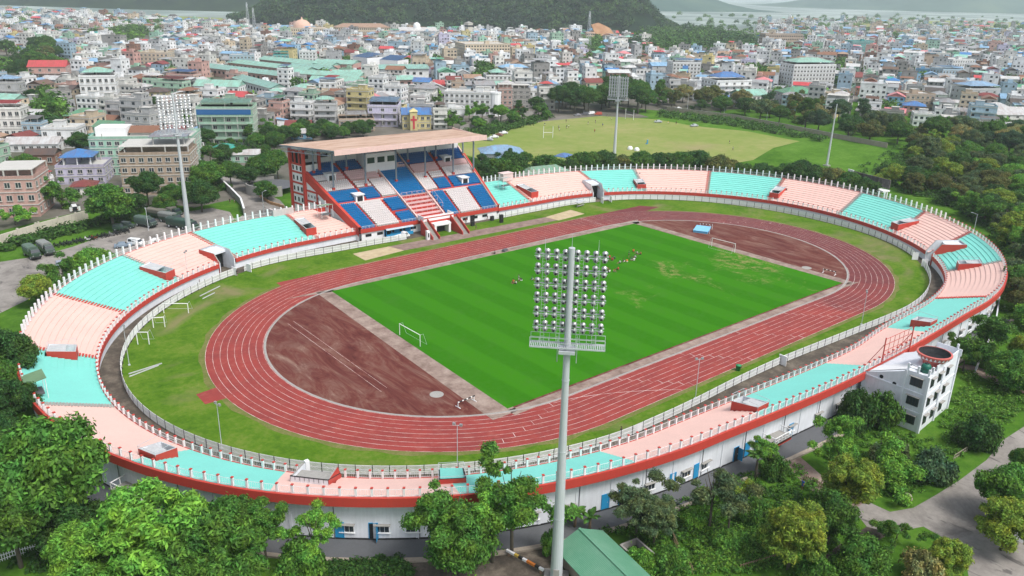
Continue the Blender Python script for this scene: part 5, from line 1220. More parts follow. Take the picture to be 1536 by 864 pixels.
# ------------------------------------------------------------------ foliage
def leaf_material(name, trans=.3, ns=2.2, lo=(.75, 1.0, 1.1), hi=(1.25, 1.02, .7)):
    k = NT(name, .6, spec=.15); oc = k.n('ShaderNodeObjectInfo').outputs['Color']
    isl = k.n('ShaderNodeNewGeometry').outputs['Random Per Island']
    f = k.ramp(isl, [(0.0, .45), (.55, 1.0), (1.0, 1.9)])
    hue = k.ramp(k.noise(k.obj(), ns, 4, .6), [(.35, lo), (.65, hi)])
    c = k.mix(1.0, k.mix(1.0, oc, f, 'MULTIPLY'), hue, 'MULTIPLY'); k.base(c)
    tr = k.n('ShaderNodeBsdfTranslucent'); k.l(k.mix(1.0, c, (1.3, 1.5, .6), 'MULTIPLY'), tr.inputs['Color'])
    mx = k.n('ShaderNodeMixShader'); mx.inputs[0].default_value = trans; k.l(k.b.outputs[0], mx.inputs[1]); k.l(tr.outputs[0], mx.inputs[2]); k.l(mx.outputs[0], k.out.inputs['Surface'])
    return k.mat
M_LEAF = leaf_material('foliage', .25)
M_LEAFF = leaf_material('far_foliage', .2, .016, (.45, .6, .75), (1.9, 1.7, 1.1))

def leaf_cloud(rs, centres, radii, per, size, up=.5, aspect=1.5, droop=0.0):
    """numpy quads: every clump is a ball shell of small leaf sprays."""
    Cs, Ns, Sz = [], [], []
    for c, r in zip(centres, radii):
        n = int(per * (r / np.mean(radii)) ** 2)
        d = rs.normal(size=(n, 3)); d /= np.linalg.norm(d, axis=1)[:, None]
        d[:, 2] = np.where(d[:, 2] < -.35, -d[:, 2], d[:, 2])
        rad = r * (1 - .45 * rs.random(n) ** 1.6) * (1 + .18 * rs.normal(size=n))
        p = c + d * rad[:, None] * np.array([1, 1, .8]); p[:, 2] -= droop * rs.random(n) * r
        nn = d * .8 + np.array([0, 0, up]) + rs.normal(size=(n, 3)) * .45
        Cs.append(p); Ns.append(nn / np.linalg.norm(nn, axis=1)[:, None]); Sz.append(size * (.6 + .8 * rs.random(n)))
    C, N, S = np.concatenate(Cs), np.concatenate(Ns), np.concatenate(Sz)
    a = np.cross(N, rs.normal(size=N.shape)); a /= np.linalg.norm(a, axis=1)[:, None]; b = np.cross(N, a)
    a *= (S * aspect)[:, None]; b *= S[:, None]
    V = np.stack([C - a, C - b * .8 + a * .15, C + a, C + b * .8 + a * .15], axis=1).reshape(-1, 3)
    return V
def cloud_data(name, V, mats=None):
    n = len(V) // 4; me = bpy.data.meshes.new(name); me.vertices.add(len(V)); me.vertices.foreach_set('co', V.astype(np.float32).ravel())
    me.loops.add(4 * n); me.loops.foreach_set('vertex_index', np.arange(4 * n, dtype=np.int32)); me.polygons.add(n)
    me.polygons.foreach_set('loop_start', np.arange(0, 4 * n, 4, dtype=np.int32)); me.materials.append(mats or M_LEAF); me.update(); me.validate(); return me

def crown(kind, seed):
    rs = np.random.RandomState(seed); cs, rr = [], []
    if kind == 'dense':
        n, per, size, asp, dr = 70, 560, .027, 1.6, .1
        for _ in range(n):
            d = rs.normal(size=3); d /= np.linalg.norm(d); d[2] = d[2] * .75 + .12; k = rs.uniform(.45, .86); cs.append(d * k * np.array([1, 1, .78])); rr.append(rs.uniform(.13, .32))
    elif kind == 'feathery':
        n, per, size, asp, dr = 90, 400, .025, 2.3, .5
        for _ in range(n):
            t = rs.uniform(0, 2 * PI); q = rs.uniform(.15, 1.0) ** .7; z = rs.uniform(-.45, .75); w = math.sqrt(max(.05, 1 - (z / .95) ** 2)) * q; cs.append(np.array([w * math.cos(t) * .95, w * math.sin(t) * .95, z])); rr.append(rs.uniform(.13, .27))
    elif kind == 'loose':
        n, per, size, asp, dr = 46, 430, .026, 1.8, .2
        ax = [rs.normal(size=3) * np.array([.75, .75, .45]) for _ in range(7)]
        for i in range(n): cs.append(ax[i % 7] * rs.uniform(.35, 1.05) + rs.normal(size=3) * .14); rr.append(rs.uniform(.12, .28))
    elif kind == 'bush':
        n, per, size, asp, dr = 34, 380, .036, 1.6, .1
        for _ in range(n):
            t = rs.uniform(0, 2 * PI); q = rs.uniform(0, .75); cs.append(np.array([q * math.cos(t), q * math.sin(t), rs.uniform(.05, .75) * (1 - q * .5)])); rr.append(rs.uniform(.2, .36))
    else:
        n, per, size, asp, dr = 22, 60, .115, 1.4, .1
        for _ in range(n):
            d = rs.normal(size=3); d /= np.linalg.norm(d); cs.append(d * rs.uniform(.3, .72) * np.array([1, 1, .75])); rr.append(rs.uniform(.22, .4))
    return cloud_data('crown', leaf_cloud(rs, np.array(cs), np.array(rr), per, size, .45, asp, dr))
CROWN = {k: [crown(k, 11 * i + len(k)) for i in range(4)] for k in ('dense', 'feathery', 'loose', 'bush', 'far')}
def trunk_proto(seed, lean=.1):
    r_ = random.Random(seed); mb = MB(); x = r_.uniform(-lean, lean); y = r_.uniform(-lean, lean)
    mb.tube((0, 0, -.02), (x * .5, y * .5, .45), .075, .055, 8); mb.tube((x * .5, y * .5, .45), (x, y, .8), .055, .035, 7)
    for i in range(5):
        a = r_.uniform(0, 6.28); k = r_.uniform(.35, .62); z0 = r_.uniform(.4, .75); f = z0 / .8
        mid = (x * f + k * .5 * math.cos(a), y * f + k * .5 * math.sin(a), z0 + .2); end = (x * f + k * math.cos(a), y * f + k * math.sin(a), z0 + .45)
        mb.tube((x * f, y * f, z0), mid, .034, .022, 6); mb.tube(mid, end, .022, .008, 5)
    return mb.data('trunk', [M_TRUNK], True)
TRUNK = [trunk_proto(i) for i in range(4)]
TONE = {'dark green': (0.036, 0.088, 0.022), 'deep green': (0.053, 0.123, 0.022), 'mid green': (0.072, 0.168, 0.028), 'bright green': (0.120, 0.267, 0.040), 'yellow green': (0.168, 0.232, 0.034), 'blue green': (0.043, 0.088, 0.046), 'olive': (0.102, 0.114, 0.036), 'pale olive': (0.204, 0.191, 0.080), 'grey green': (0.084, 0.122, 0.058)}
NTREE = [0]
def tree(p, R_, H, kind, tone, label, group=None, cat='tree', squash=1.0, name=None):
    i = NTREE[0]; NTREE[0] += 1
    t = thing(name or ('shrub' if kind == 'bush' else 'tree'), label, 'shrub' if kind == 'bush' else cat, (p.x, p.y, 0), rnd.uniform(0, 6.28), group)
    c = TONE[tone]; j = rnd.uniform(.88, 1.14); c = tuple(x * j for x in c)
    if kind == 'bush':
        link('foliage', CROWN['bush'][i % 4], t, (0, 0, 0), 0, c, (R_, R_, H)); m2 = link('stem', TRUNK[i % 4], t, (0, 0, 0), 0, None, (R_ * .5, R_ * .5, H * .5))
        return t
    zc = H - R_ * .78 * squash
    link('crown', CROWN[kind][i % 4], t, (0, 0, zc), 0, c, (R_, R_, R_ * squash)); link('trunk', TRUNK[(i * 7) % 4], t, (0, 0, 0), 0, None, (R_ * .75, R_ * .75, zc + R_ * .2))
    return t
def ptree(cx, cy, wpx, H, kind, tone, label, group=None, squash=1.0):
    if kind == 'dense' and cy > 500: squash = 1.28
    """Crown centre pixel and crown width in pixels."""
    p = G(cx, cy, H * .6); dist = (p - CAM).length; R_ = wpx / 2 * dist / F_PX * .87
    zc = H - R_ * .78 * squash if kind != 'bush' else H * .45
    p = G(cx, cy, max(zc, .5))
    return tree(p, R_, H, kind, tone, label, group, 'tree', squash)
NEAR = [
 (10, 535, 84, 13, 'dense', 'dark green', 'dark dense tree covering the left rim beside the uppermost left teal terrace'), (18, 600, 70, 11, 'dense', 'dark green', 'dark tree below the small green roofed terrace shelter'),
 (-14, 572, 80, 12, 'dense', 'deep green', 'deep green tree between the two dark ones at the left frame edge'), (8, 655, 70, 9, 'dense', 'dark green', 'dark tree under the rim, above the large round tree'),
 (70, 712, 180, 17, 'dense', 'mid green', 'large mid green round tree hiding the red band at the lower left'), (14, 772, 130, 13, 'dense', 'deep green', 'deep green tree below the large round tree at the left edge'), (120, 800, 110, 8, 'dense', 'dark green', 'dark low tree in the shade behind the feathery tree'),
 (235, 800, 165, 13, 'feathery', 'bright green', 'bright feathery tree at the bottom, tallest of the light clump'), (135, 838, 120, 11, 'feathery', 'bright green', 'bright feathery tree at the bottom left, beside the picket fence'), (320, 826, 150, 11, 'feathery', 'mid green', 'feathery tree at the bottom between the bright one and the slim upright tree'), (395, 786, 78, 9, 'loose', 'mid green', 'loose tree against the white wall left of the slim upright tree'), (350, 775, 80, 9, 'dense', 'deep green', 'deep green tree under the red band behind the feathery clump'), (290, 862, 140, 8, 'feathery', 'mid green', 'feathery tree lowest in the bottom clump'),
 (466, 790, 74, 10, 'loose', 'bright green', 'slim upright bright tree before the white wall left of the blue door'), (445, 845, 100, 7, 'bush', 'mid green', 'wide shrub at the foot of the slim upright tree'),
 (668, 768, 120, 12, 'loose', 'mid green', 'mid green tree against the wall under the black framed hatch'), (690, 810, 130, 10, 'dense', 'mid green', 'lower rounded crown left of the two pale trunks'), (770, 735, 120, 13, 'loose', 'mid green', 'open tree with bare limbs left of the big mast'), (740, 775, 110, 10, 'loose', 'bright green', 'small open tree between the rounded crown and the big mast'),
 (958, 752, 78, 8, 'loose', 'grey green', 'greyish loose tree before the blue doors right of the big mast'), (985, 772, 70, 7, 'feathery', 'grey green', 'greyish drooping tree beside the basin yard'), (1072, 728, 92, 10, 'loose', 'grey green', 'tall greyish tree beside the red shirted person at the wall'), (1100, 742, 60, 8, 'loose', 'yellow green', 'yellowish tree just right of the tall greyish one'), (1153, 676, 52, 6, 'loose', 'bright green', 'small bright tree under the near right balcony'),
 (1262, 660, 70, 8, 'loose', 'bright green', 'bright light tree left of the tower building, below its dark trees'), (1288, 612, 70, 7.5, 'bush', 'dark green', 'dark bushy shrub against the wall left of the tower building'), (1328, 614, 66, 7, 'bush', 'deep green', 'deep green bushy shrub touching the tower building'),
 (1277, 722, 84, 9, 'feathery', 'yellow green', 'pale yellow green willowy tree by the dirt track'), (1330, 706, 90, 6, 'loose', 'bright green', 'bright rambling tree in the thicket by the garden path'), (1338, 675, 66, 5, 'bush', 'grey green', 'greyish shrub in the thicket under the tower building'), (1398, 697, 80, 5.5, 'bush', 'blue green', 'bluish dense bush between the thicket and the road'), (1470, 648, 72, 6.5, 'bush', 'dark green', 'round dark bush alone on the meadow by the road bend'),
 (1192, 795, 100, 9, 'feathery', 'yellow green', 'yellow green spreading tree left of the dark one at the dirt track'), (1248, 775, 88, 8, 'dense', 'deep green', 'deep green tree at the dirt track beside the yellow green one'), (1040, 775, 50, 3.2, 'bush', 'bright green', 'bright shrub behind the basin yard fence'), (1130, 766, 60, 4, 'bush', 'deep green', 'deep green shrub in the middle of the garden'),
 (1290, 845, 92, 5, 'dense', 'mid green', 'mid green low tree at the bottom right, left of the brown bush'), (1347, 797, 50, 4, 'loose', 'mid green', 'leafy tree at the road junction'), (1385, 850, 70, 5, 'bush', 'pale olive', 'dry brownish bush at the bottom beside the road'), (1425, 840, 62, 4.6, 'feathery', 'yellow green', 'yellowish tree at the bottom beside the road'), (1225, 855, 70, 5, 'bush', 'mid green', 'mid green shrub at the bottom between two trees of the dirt track'),
 (1510, 735, 92, 9, 'dense', 'mid green', 'mid green tree right of the road'), (1512, 785, 80, 7, 'feathery', 'yellow green', 'yellow green tree right of the road below the mid green one'), (1536, 690, 40, 6, 'dense', 'deep green', 'deep green tree at the frame edge above the road trees'),
 (1487, 522, 80, 9, 'loose', 'deep green', 'open tree with a visible trunk beside the tower path'), (1452, 522, 44, 7, 'loose', 'deep green', 'small dark tree at the end of the walk behind the tower building'), (1520, 560, 76, 8, 'dense', 'mid green', 'rounded tree beyond the tower path by the rubble'), (1540, 525, 50, 8, 'dense', 'yellow green', 'yellowish tree above the rounded one by the tower path'),
 (960, 838, 60, 3.5, 'bush', 'bright green', 'bright vegetable patch shrub right of the concrete basin'), (1010, 842, 80, 4, 'bush', 'mid green', 'wide garden shrub at the bottom right of the basin'), (826, 812, 40, 4, 'bush', 'mid green', 'shrub hugging the left side of the green roofed hut'),
 (1160, 700, 50, 4, 'bush', 'deep green', 'dark shrub by the garden path under the balcony'), (1100, 810, 70, 3.2, 'bush', 'mid green', 'low shrub beside the pond in the garden'),
 (165, 305, 84, 13, 'dense', 'mid green', 'large leafy tree in front of the boundary wall by the truck row'), (140, 396, 72, 5.5, 'dense', 'bright green', 'bright tree between the parking lot and the left teal terrace'), (98, 412, 60, 7, 'loose', 'mid green', 'tree left of the bright one by the parking lot'), (52, 432, 52, 7, 'dense', 'yellow green', 'yellow green round tree by the parking lot entrance'), (78, 428, 44, 6, 'bush', 'mid green', 'shrub between the yellow green tree and the terrace'),
 (218, 276, 54, 12, 'dense', 'dark green', 'round dark tree before the unfinished beige building'), (262, 290, 40, 9, 'dense', 'deep green', 'deep green tree left of the second mast'), (300, 292, 60, 10, 'dense', 'dark green', 'dark tree right of the second mast'), (310, 262, 60, 11, 'dense', 'mid green', 'bright crowned tree behind the second mast'), (345, 256, 44, 9, 'dense', 'deep green', 'deep green tree below the mint long house'), (90, 292, 56, 9, 'loose', 'mid green', 'tree beside the red hip roofed small house'), (40, 245, 36, 9, 'dense', 'mid green', 'tree behind the unfinished brick house'), (118, 212, 40, 11, 'dense', 'dark green', 'dark tree between the white terrace house and the mint block'), (72, 160, 40, 12, 'dense', 'mid green', 'tall yellowish topped tree below the red roofed apartment house'), (52, 145, 30, 10, 'dense', 'dark green', 'dark tree left of the tall yellowish topped one'), (80, 172, 30, 10, 'loose', 'deep green', 'deep green tree below the tall yellowish topped one'),
 (20, 318, 40, 7, 'loose', 'bright green', 'tree with red blossom tint at the foot of the unfinished brick house'), (395, 250, 56, 11, 'dense', 'deep green', 'deep green tree left of the grandstand tower'), (372, 262, 40, 9, 'dense', 'dark green', 'dark tree between the gate drive and the grandstand grove'), (415, 240, 44, 11, 'dense', 'mid green', 'mid green tree touching the grandstand tower'), (400, 285, 44, 7, 'dense', 'deep green', 'round clipped tree by the curved ramp of the grandstand'),
 (306, 205, 36, 10, 'dense', 'dark green', 'dark tree between the mint block and the green office block'), (410, 195, 40, 9, 'loose', 'mid green', 'tree right of the green office block'), (232, 158, 34, 8, 'dense', 'dark green', 'dark tree below the yellow house with the brown roof'), (312, 147, 34, 7, 'dense', 'dark green', 'dark tree before the teal roofed hall'),
]
for a in NEAR: ptree(*a)

ORD = ['first', 'second', 'third', 'fourth', 'fifth', 'sixth', 'seventh', 'eighth', 'ninth', 'tenth', 'eleventh', 'twelfth', 'thirteenth', 'fourteenth', 'fifteenth', 'sixteenth', 'seventeenth', 'eighteenth', 'nineteenth', 'twentieth']
ORD += ['twenty-' + o for o in ORD[:9]] + ['thirtieth'] + ['thirty-' + o for o in ORD[:9]] + ['fortieth'] + ['forty-' + o for o in ORD[:9]] + ['fiftieth'] + ['fifty-' + o for o in ORD[:9]] + ['sixtieth'] + ['sixty-' + o for o in ORD[:9]] + ['seventieth'] + ['seventy-' + o for o in ORD[:9]] + ['eightieth'] + ['eighty-' + o for o in ORD[:9]]
def inpoly(x, y, poly):
    c = False; n = len(poly)
    for i in range(n):
        x0, y0 = poly[i]; x1, y1 = poly[i - 1]
        if (y0 > y) != (y1 > y) and x < (x1 - x0) * (y - y0) / (y1 - y0) + x0: c = not c
    return c
def project(X):
    d = X - CAM; cy, sy = math.cos(-YAW), math.sin(-YAW); x = cy * d.x - sy * d.y; y = sy * d.x + cy * d.y; z = d.z
    cp, sp = math.cos(PITCH), math.sin(PITCH); fw = cp * y - sp * z; up = sp * y + cp * z
    u, v = x / fw, up / fw; c, s = math.cos(ROLL), math.sin(ROLL); u, v = c * u + s * v, -s * u + c * v
    return PW / 2 + F_PX * u, PH / 2 - F_PX * v
TREES_AT = []
def region(poly, spacing, sizes, kinds, tones, where, group, seed, most=99, hf=(1.7, 2.3)):
    r_ = random.Random(seed); xs = [p[0] for p in poly]; ys = [p[1] for p in poly]; got = []
    for _ in range(6000):
        x, y = r_.uniform(min(xs), max(xs)), r_.uniform(min(ys), max(ys))
        if not inpoly(x, y, poly): continue
        p = G(x, y)
        if any((p - q).length < spacing * r_.uniform(.8, 1.25) for q in TREES_AT[-400:]): continue
        TREES_AT.append(p); got.append((x, p))
        if len(got) >= most: break
    got.sort(key=lambda g: g[0])
    cnt = {}
    plan = []
    for x, p in got:
        tone = r_.choice(tones); kind = r_.choice(kinds); k = (tone, kind); cnt[k] = cnt.get(k, 0) + 1; plan.append((p, tone, kind, cnt[k]))
    for p, tone, kind, n in plan:
        R_ = r_.uniform(*sizes); sh = {'dense': 'rounded', 'feathery': 'feathery', 'loose': 'open crowned', 'bush': 'bushy', 'far': 'full'}[kind]
        tot = cnt[(tone, kind)]
        nth = '' if tot == 1 else (f', {ORD[n - 1]} such from west' if n < tot else ', easternmost such')
        tree(p, R_, R_ * r_.uniform(*hf) if kind != 'bush' else R_ * .9, kind, tone, f'{tone} {sh} {"shrub" if kind == "bush" else "tree"} {where}{nth}', group)
# row behind the far terraces
row = []
u0, u1 = UU(765, 270, 7), UU(1255, 290, 7); n = 21
for i in range(n):
    u = u0 + (u1 - u0) * i / (n - 1); p = OV(u, dBK(u) + rnd.uniform(8, 15), 0); TREES_AT.append(p)
    if i == 3: continue
    tone = ['dark green', 'deep green', 'dark green', 'olive', 'deep green'][i % 5]; R_ = rnd.uniform(5.2, 7.4)
    tree(p, R_, R_ * 1.8, 'dense', tone, f'{tone} dense tree behind the far terraces, {ORD[i]} in the row from the grandstand', 'trees in the row behind the far terraces')
region([(1318, 278), (1362, 234), (1420, 215), (1536, 240), (1560, 300), (1560, 500), (1530, 480), (1515, 440), (1505, 372), (1440, 316), (1345, 282)], 5.9, (3.2, 5.6), ['dense', 'dense', 'loose', 'feathery'], ['deep green', 'dark green', 'mid green', 'mid green', 'bright green', 'grey green', 'olive', 'yellow green'], 'in the far right wood', 'trees in the wood right of the far terraces', 3, 90, (1.4, 1.9))
region([(985, 160), (1100, 176), (1240, 200), (1340, 224), (1536, 250), (1560, 235), (1536, 212), (1340, 196), (1200, 176), (1050, 152), (990, 150)], 10.5, (4.6, 7.2), ['dense', 'loose', 'dense'], ['dark green', 'blue green', 'grey green', 'pale olive', 'deep green', 'olive'], 'in the belt behind the field', 'trees in the belt behind the playing field', 4, 52, (1.6, 2.0))
region([(826, 174), (840, 158), (900, 150), (960, 152), (985, 170), (930, 174), (880, 172)], 6.5, (5.5, 8.5), ['dense'], ['dark green', 'deep green'], 'in the dark clump beyond the field', 'trees in the dark clump beyond the field', 5, 20, (1.7, 2.2))
region([(650, 205), (690, 200), (760, 192), (832, 178), (830, 165), (780, 172), (700, 180), (655, 190)], 7.5, (2.8, 5.2), ['dense', 'loose', 'bush'], ['dark green', 'mid green', 'bright green', 'deep green'], 'along the field\'s west end street', 'trees along the west end of the field', 6, 16, (1.7, 2.2))
region([(425, 216), (520, 208), (560, 205), (555, 198), (470, 200), (425, 206)], 5.2, (3, 4.6), ['dense'], ['deep green', 'mid green', 'dark green'], 'just behind the grandstand roof', 'trees behind the grandstand roof', 8, 18, (1.5, 1.9))
region([(0, 115), (45, 132), (60, 118), (110, 112), (110, 92), (60, 78), (0, 82)], 11, (6, 9), ['dense', 'far'], ['dark green', 'deep green', 'olive', 'mid green'], 'in the upper left park', 'trees in the park at the upper left', 9, 14, (1.7, 2.1))
region([(700, 262), (760, 255), (800, 248), (760, 238), (715, 240)], 8, (3, 4.2), ['dense', 'loose'], ['dark green', 'deep green'], 'round the blue roofed clubhouse', 'trees round the blue roofed white house', 10, 5, (1.5, 1.8))
region([(1440, 560), (1536, 505), (1560, 540), (1536, 480), (1510, 470), (1470, 500), (1440, 530)], 9, (1.6, 2.6), ['bush'], ['mid green', 'bright green'], 'behind the tower building', 'shrubs on the meadow behind the tower', 12, 7)
region([(170, 330), (240, 312), (330, 268), (345, 285), (300, 305), (200, 340)], 8, (2.2, 4.0), ['dense', 'bush', 'loose'], ['dark green', 'deep green', 'mid green'], 'along the wall behind the trucks', 'trees along the wall behind the trucks', 13, 9, (1.6, 2.1))
region([(0, 372), (60, 358), (130, 340), (140, 343), (60, 364), (0, 380)], 6, (1.6, 2.6), ['bush'], ['mid green', 'deep green'], 'on the bank below the boundary wall', 'shrubs on the bank below the wall', 14, 8)

region([(292, 296), (330, 282), (322, 262), (350, 248), (420, 236), (420, 216), (385, 214), (330, 232), (296, 262)], 6.2, (2.8, 4.6), ['dense', 'dense', 'loose'], ['dark green', 'deep green', 'mid green'], 'in the grove left of the grandstand', 'trees in the grove left of the grandstand', 15, 16, (1.6, 2.1))
region([(1560, 240), (1700, 270), (1850, 420), (1700, 480), (1575, 470)], 13, (4, 6), ['dense'], ['deep green', 'mid green'], 'beyond the far right wood', 'trees beyond the far right wood', 16, 10, (1.5, 1.9))
region([(1600, 560), (1750, 580), (1760, 720), (1640, 700)], 11, (3.5, 5), ['dense', 'feathery'], ['mid green', 'deep green'], 'past the road bend at the right', 'trees past the road bend', 17, 6, (1.5, 1.8))
region([(-160, 560), (-40, 540), (-30, 760), (-170, 800)], 9, (4, 6), ['dense'], ['deep green', 'mid green'], 'outside the left end of the stand', 'trees outside the left end of the stand', 18, 8, (1.8, 2.1))
# palm and banana plants: broad arching blades
def blades(n, L, w, arch, seed, z0):
    r_ = random.Random(seed); mb = MB()
    for i in range(n):
        a = 2 * PI * i / n + r_.uniform(-.3, .3); e = r_.uniform(.35, 1.2); l = L * r_.uniform(.75, 1.1); prev = None
        for j in range(7):
            f = j / 6; rr = l * f * math.cos(e) * (1 - .15 * f); z = z0 + l * f * math.sin(e) - arch * l * f * f; ww = w * math.sin(PI * min(.97, f * .9 + .08)) * .5
            c, s = math.cos(a), math.sin(a); A = (rr * c - ww * s, rr * s + ww * c, z - ww * .3); M_ = (rr * c, rr * s, z); B = (rr * c + ww * s, rr * s - ww * c, z - ww * .3)
            if prev: mb.quad(prev[0], A, M_, prev[1]); mb.quad(prev[1], M_, B, prev[2])
            prev = (A, M_, B)
    return mb
for (x, y), H, n, L, w, tone, nm, lab in (((1132, 720), 4.4, 13, 2.6, .8, (.06, .13, .03), 'banana_plant', 'banana plant with a shaggy trunk right of the tall greyish tree'), ((862, 790), 2.2, 9, 3.0, .9, (.07, .17, .03), 'banana_plant', 'banana plant with upright leaves between the big mast and the hut, nearer the mast'), ((884, 795), 2.0, 8, 2.6, .8, (.06, .15, .03), 'banana_plant', 'banana plant just right of the other one behind the hut'),
                                     ((246, 325), 5.0, 22, 3.2, .5, (.09, .12, .035), 'palm_tree', 'pale green palm tree behind the army trucks')):
    p = G(x, y); t = thing(nm, lab, 'plant' if 'banana' in nm else 'palm', (p.x, p.y, 0)); mb = MB(); mb.tube((0, 0, 0), (.1, 0, H), .22, .15, 9); mb.build('trunk', [M_TRUNK if H > 3 else M_WOOD], t, True); blades(n, L, w, .45, x, H).build('frond' if 'palm' in nm else 'leaf', [M_LEAF], t, color=tone)

# ground cover that nobody could count
def cover(name, polys, n, size, tones, seed, h=.5):
    rs = np.random.RandomState(seed); r_ = random.Random(seed); cs, rr = [], []
    tries = 0
    while len(cs) < n and tries < n * 30:
        tries += 1; poly = r_.choice(polys); xs = [p[0] for p in poly]; ys = [p[1] for p in poly]; x, y = r_.uniform(min(xs), max(xs)), r_.uniform(min(ys), max(ys))
        if inpoly(x, y, poly):
            p = G(x, y); s = size * r_.uniform(.5, 1.4); cs.append((p.x, p.y, s * h)); rr.append(s)
    me = cloud_data(name, leaf_cloud(rs, np.array(cs), np.array(rr), 26, size * .22, .7, 1.6)); o = link(name, me, None, color=tones); o['kind'] = 'stuff'; return o
GARD = [[(900, 800), (1000, 760), (1090, 720), (1180, 690), (1280, 760), (1250, 830), (1180, 864), (960, 864), (970, 810)], [(1250, 650), (1310, 640), (1400, 660), (1480, 600), (1536, 600), (1500, 650), (1430, 700), (1370, 750), (1310, 740), (1230, 690)]]
cover('undergrowth', GARD, 1300, .5, (.065, .155, .022), 1)
cover('dark_undergrowth', [[(900, 800), (1000, 760), (1090, 720), (1180, 690), (1200, 760), (1100, 800), (960, 820)], [(0, 860), (60, 800), (200, 740), (300, 790), (240, 864)], [(480, 850), (600, 840), (620, 864), (480, 870)]], 650, .6, (.030, .078, .016), 2)
cover('bright_weeds', [[(1410, 640), (1450, 560), (1536, 580), (1536, 620), (1440, 680)], [(1040, 790), (1160, 800), (1180, 850), (1040, 864)], [(1440, 500), (1536, 450), (1536, 540), (1470, 550)]], 700, .6, (.085, .18, .028), 3)
cover('wood_floor_growth', [[(1262, 268), (1345, 222), (1420, 215), (1536, 240), (1560, 300), (1560, 480), (1515, 440), (1505, 372), (1440, 318), (1345, 285)]], 900, 1.3, (.045, .105, .022), 7)
cover('hedge_growth', [[(650, 218), (700, 212), (780, 192), (830, 178), (828, 172), (760, 186), (690, 200), (640, 212)], [(985, 176), (1100, 190), (1230, 214), (1240, 208), (1100, 180), (990, 168)], [(0, 372), (130, 338), (200, 315), (200, 324), (130, 346), (0, 379)]], 900, 1.5, (.045, .105, .022), 4)
# ------------------------------------------------------------------ houses
WC = {'white': (.78, .80, .81), 'off white': (.69, .69, .66), 'cream': (.60, .50, .37), 'pale yellow': (.60, .52, .26), 'beige': (.45, .35, .27), 'brick brown': (.28, .15, .11), 'pinkish': (.52, .33, .29), 'pale blue': (.36, .50, .60), 'sky blue': (.20, .42, .62), 'pale green': (.33, .50, .38), 'mint': (.36, .58, .46), 'grey': (.44, .45, .46), 'concrete grey': (.31, .305, .295), 'lavender': (.52, .50, .64), 'orange': (.55, .24, .10), 'teal': (.05, .30, .30)}
RC_ = {'rusty': (.24, .12, .075), 'brown': (.15, .10, .075), 'grey': (.30, .31, .32), 'pale': (.52, .53, .53), 'blue': (.06, .20, .46), 'pale blue': (.22, .38, .55), 'green': (.10, .30, .18), 'mint': (.27, .52, .43), 'teal': (.03, .36, .29), 'red': (.52, .07, .08), 'maroon': (.20, .045, .045), 'dark': (.09, .075, .07), 'tan': (.36, .24, .17), 'pink': (.62, .22, .24)}
M_LEDGE = paint('ledge_paint', (.50, .49, .46), .8, .5, .6, .55)
mb = MB(); mb.box((0, -.02, 0), (1, .06, 1), 1); [mb.box((x, -.05, 0), (.09, .12, 1.08), 0) for x in (-.5, 0, .5)]; [mb.box((0, -.05, z), (1.08, .12, .08), 0) for z in (-.5, .5)]; mb.box((0, -.14, -.56), (1.25, .3, .07), 0)
ME_HW = mb.data('window', [M_LEDGE, M_GLASS])
mb = MB(); mb.lathe([(.0, 0), (.55, 0), (.58, .9), (.5, 1.15), (.2, 1.3), (0, 1.3)], n=12); mb.box((0, 0, -.2), (1.3, 1.3, .4), 1); ME_TANK = mb.data('water_tank', [M_BLACK, M_CONC], True)

def hip(mb, w, d, z, rise, ov=.6, ridge=.45, m=0):
    a, b = w / 2 + ov, d / 2 + ov; rx = max(0, a - b) if ridge else 0; ry = max(0, b - a)
    A = [(-a, -b, z), (a, -b, z), (a, b, z), (-a, b, z)]; r0, r1 = (-rx, -ry, z + rise), (rx, ry, z + rise)
    if rx == 0 and ry == 0:
        mb.add(A + [r0], [(0, 1, 4), (1, 2, 4), (2, 3, 4), (3, 0, 4)], m)
    elif rx > 0: mb.add(A + [r0, r1], [(0, 1, 5, 4), (1, 2, 5), (2, 3, 4, 5), (3, 0, 4)], m)
    else: mb.add(A + [r0, r1], [(0, 1, 4), (1, 2, 5, 4), (2, 3, 5), (3, 0, 4, 5)], m)
    mb.add([(x, y, z - .14) for x, y, z in A], [(3, 2, 1, 0)], m); 
    for i in range(4): p, q = A[i], A[(i + 1) % 4]; mb.quad((p[0], p[1], z - .14), (q[0], q[1], z - .14), q, p, m)
def gable(mb, w, d, z, rise, ov=.5, m=0, along='x', wall=None):
    if along == 'x':
        a, b = w / 2 + ov, d / 2 + ov
        for s in (-1, 1): mb.quad((-a, s * b, z - .1), (a, s * b, z - .1), (a, 0, z + rise), (-a, 0, z + rise), m)
        for s in (-1, 1): mb.add([(s * w / 2, -d / 2, z - .02), (s * w / 2, d / 2, z - .02), (s * w / 2, 0, z + rise - .15)], [(0, 1, 2)], m if wall is None else wall)
    else:
        a, b = w / 2 + ov, d / 2 + ov
        for s in (-1, 1): mb.quad((s * a, -b, z - .1), (s * a, b, z - .1), (0, b, z + rise), (0, -b, z + rise), m)
        for s in (-1, 1): mb.add([(-w / 2, s * d / 2, z - .02), (w / 2, s * d / 2, z - .02), (0, s * d / 2, z + rise - .15)], [(0, 1, 2)], m if wall is None else wall)

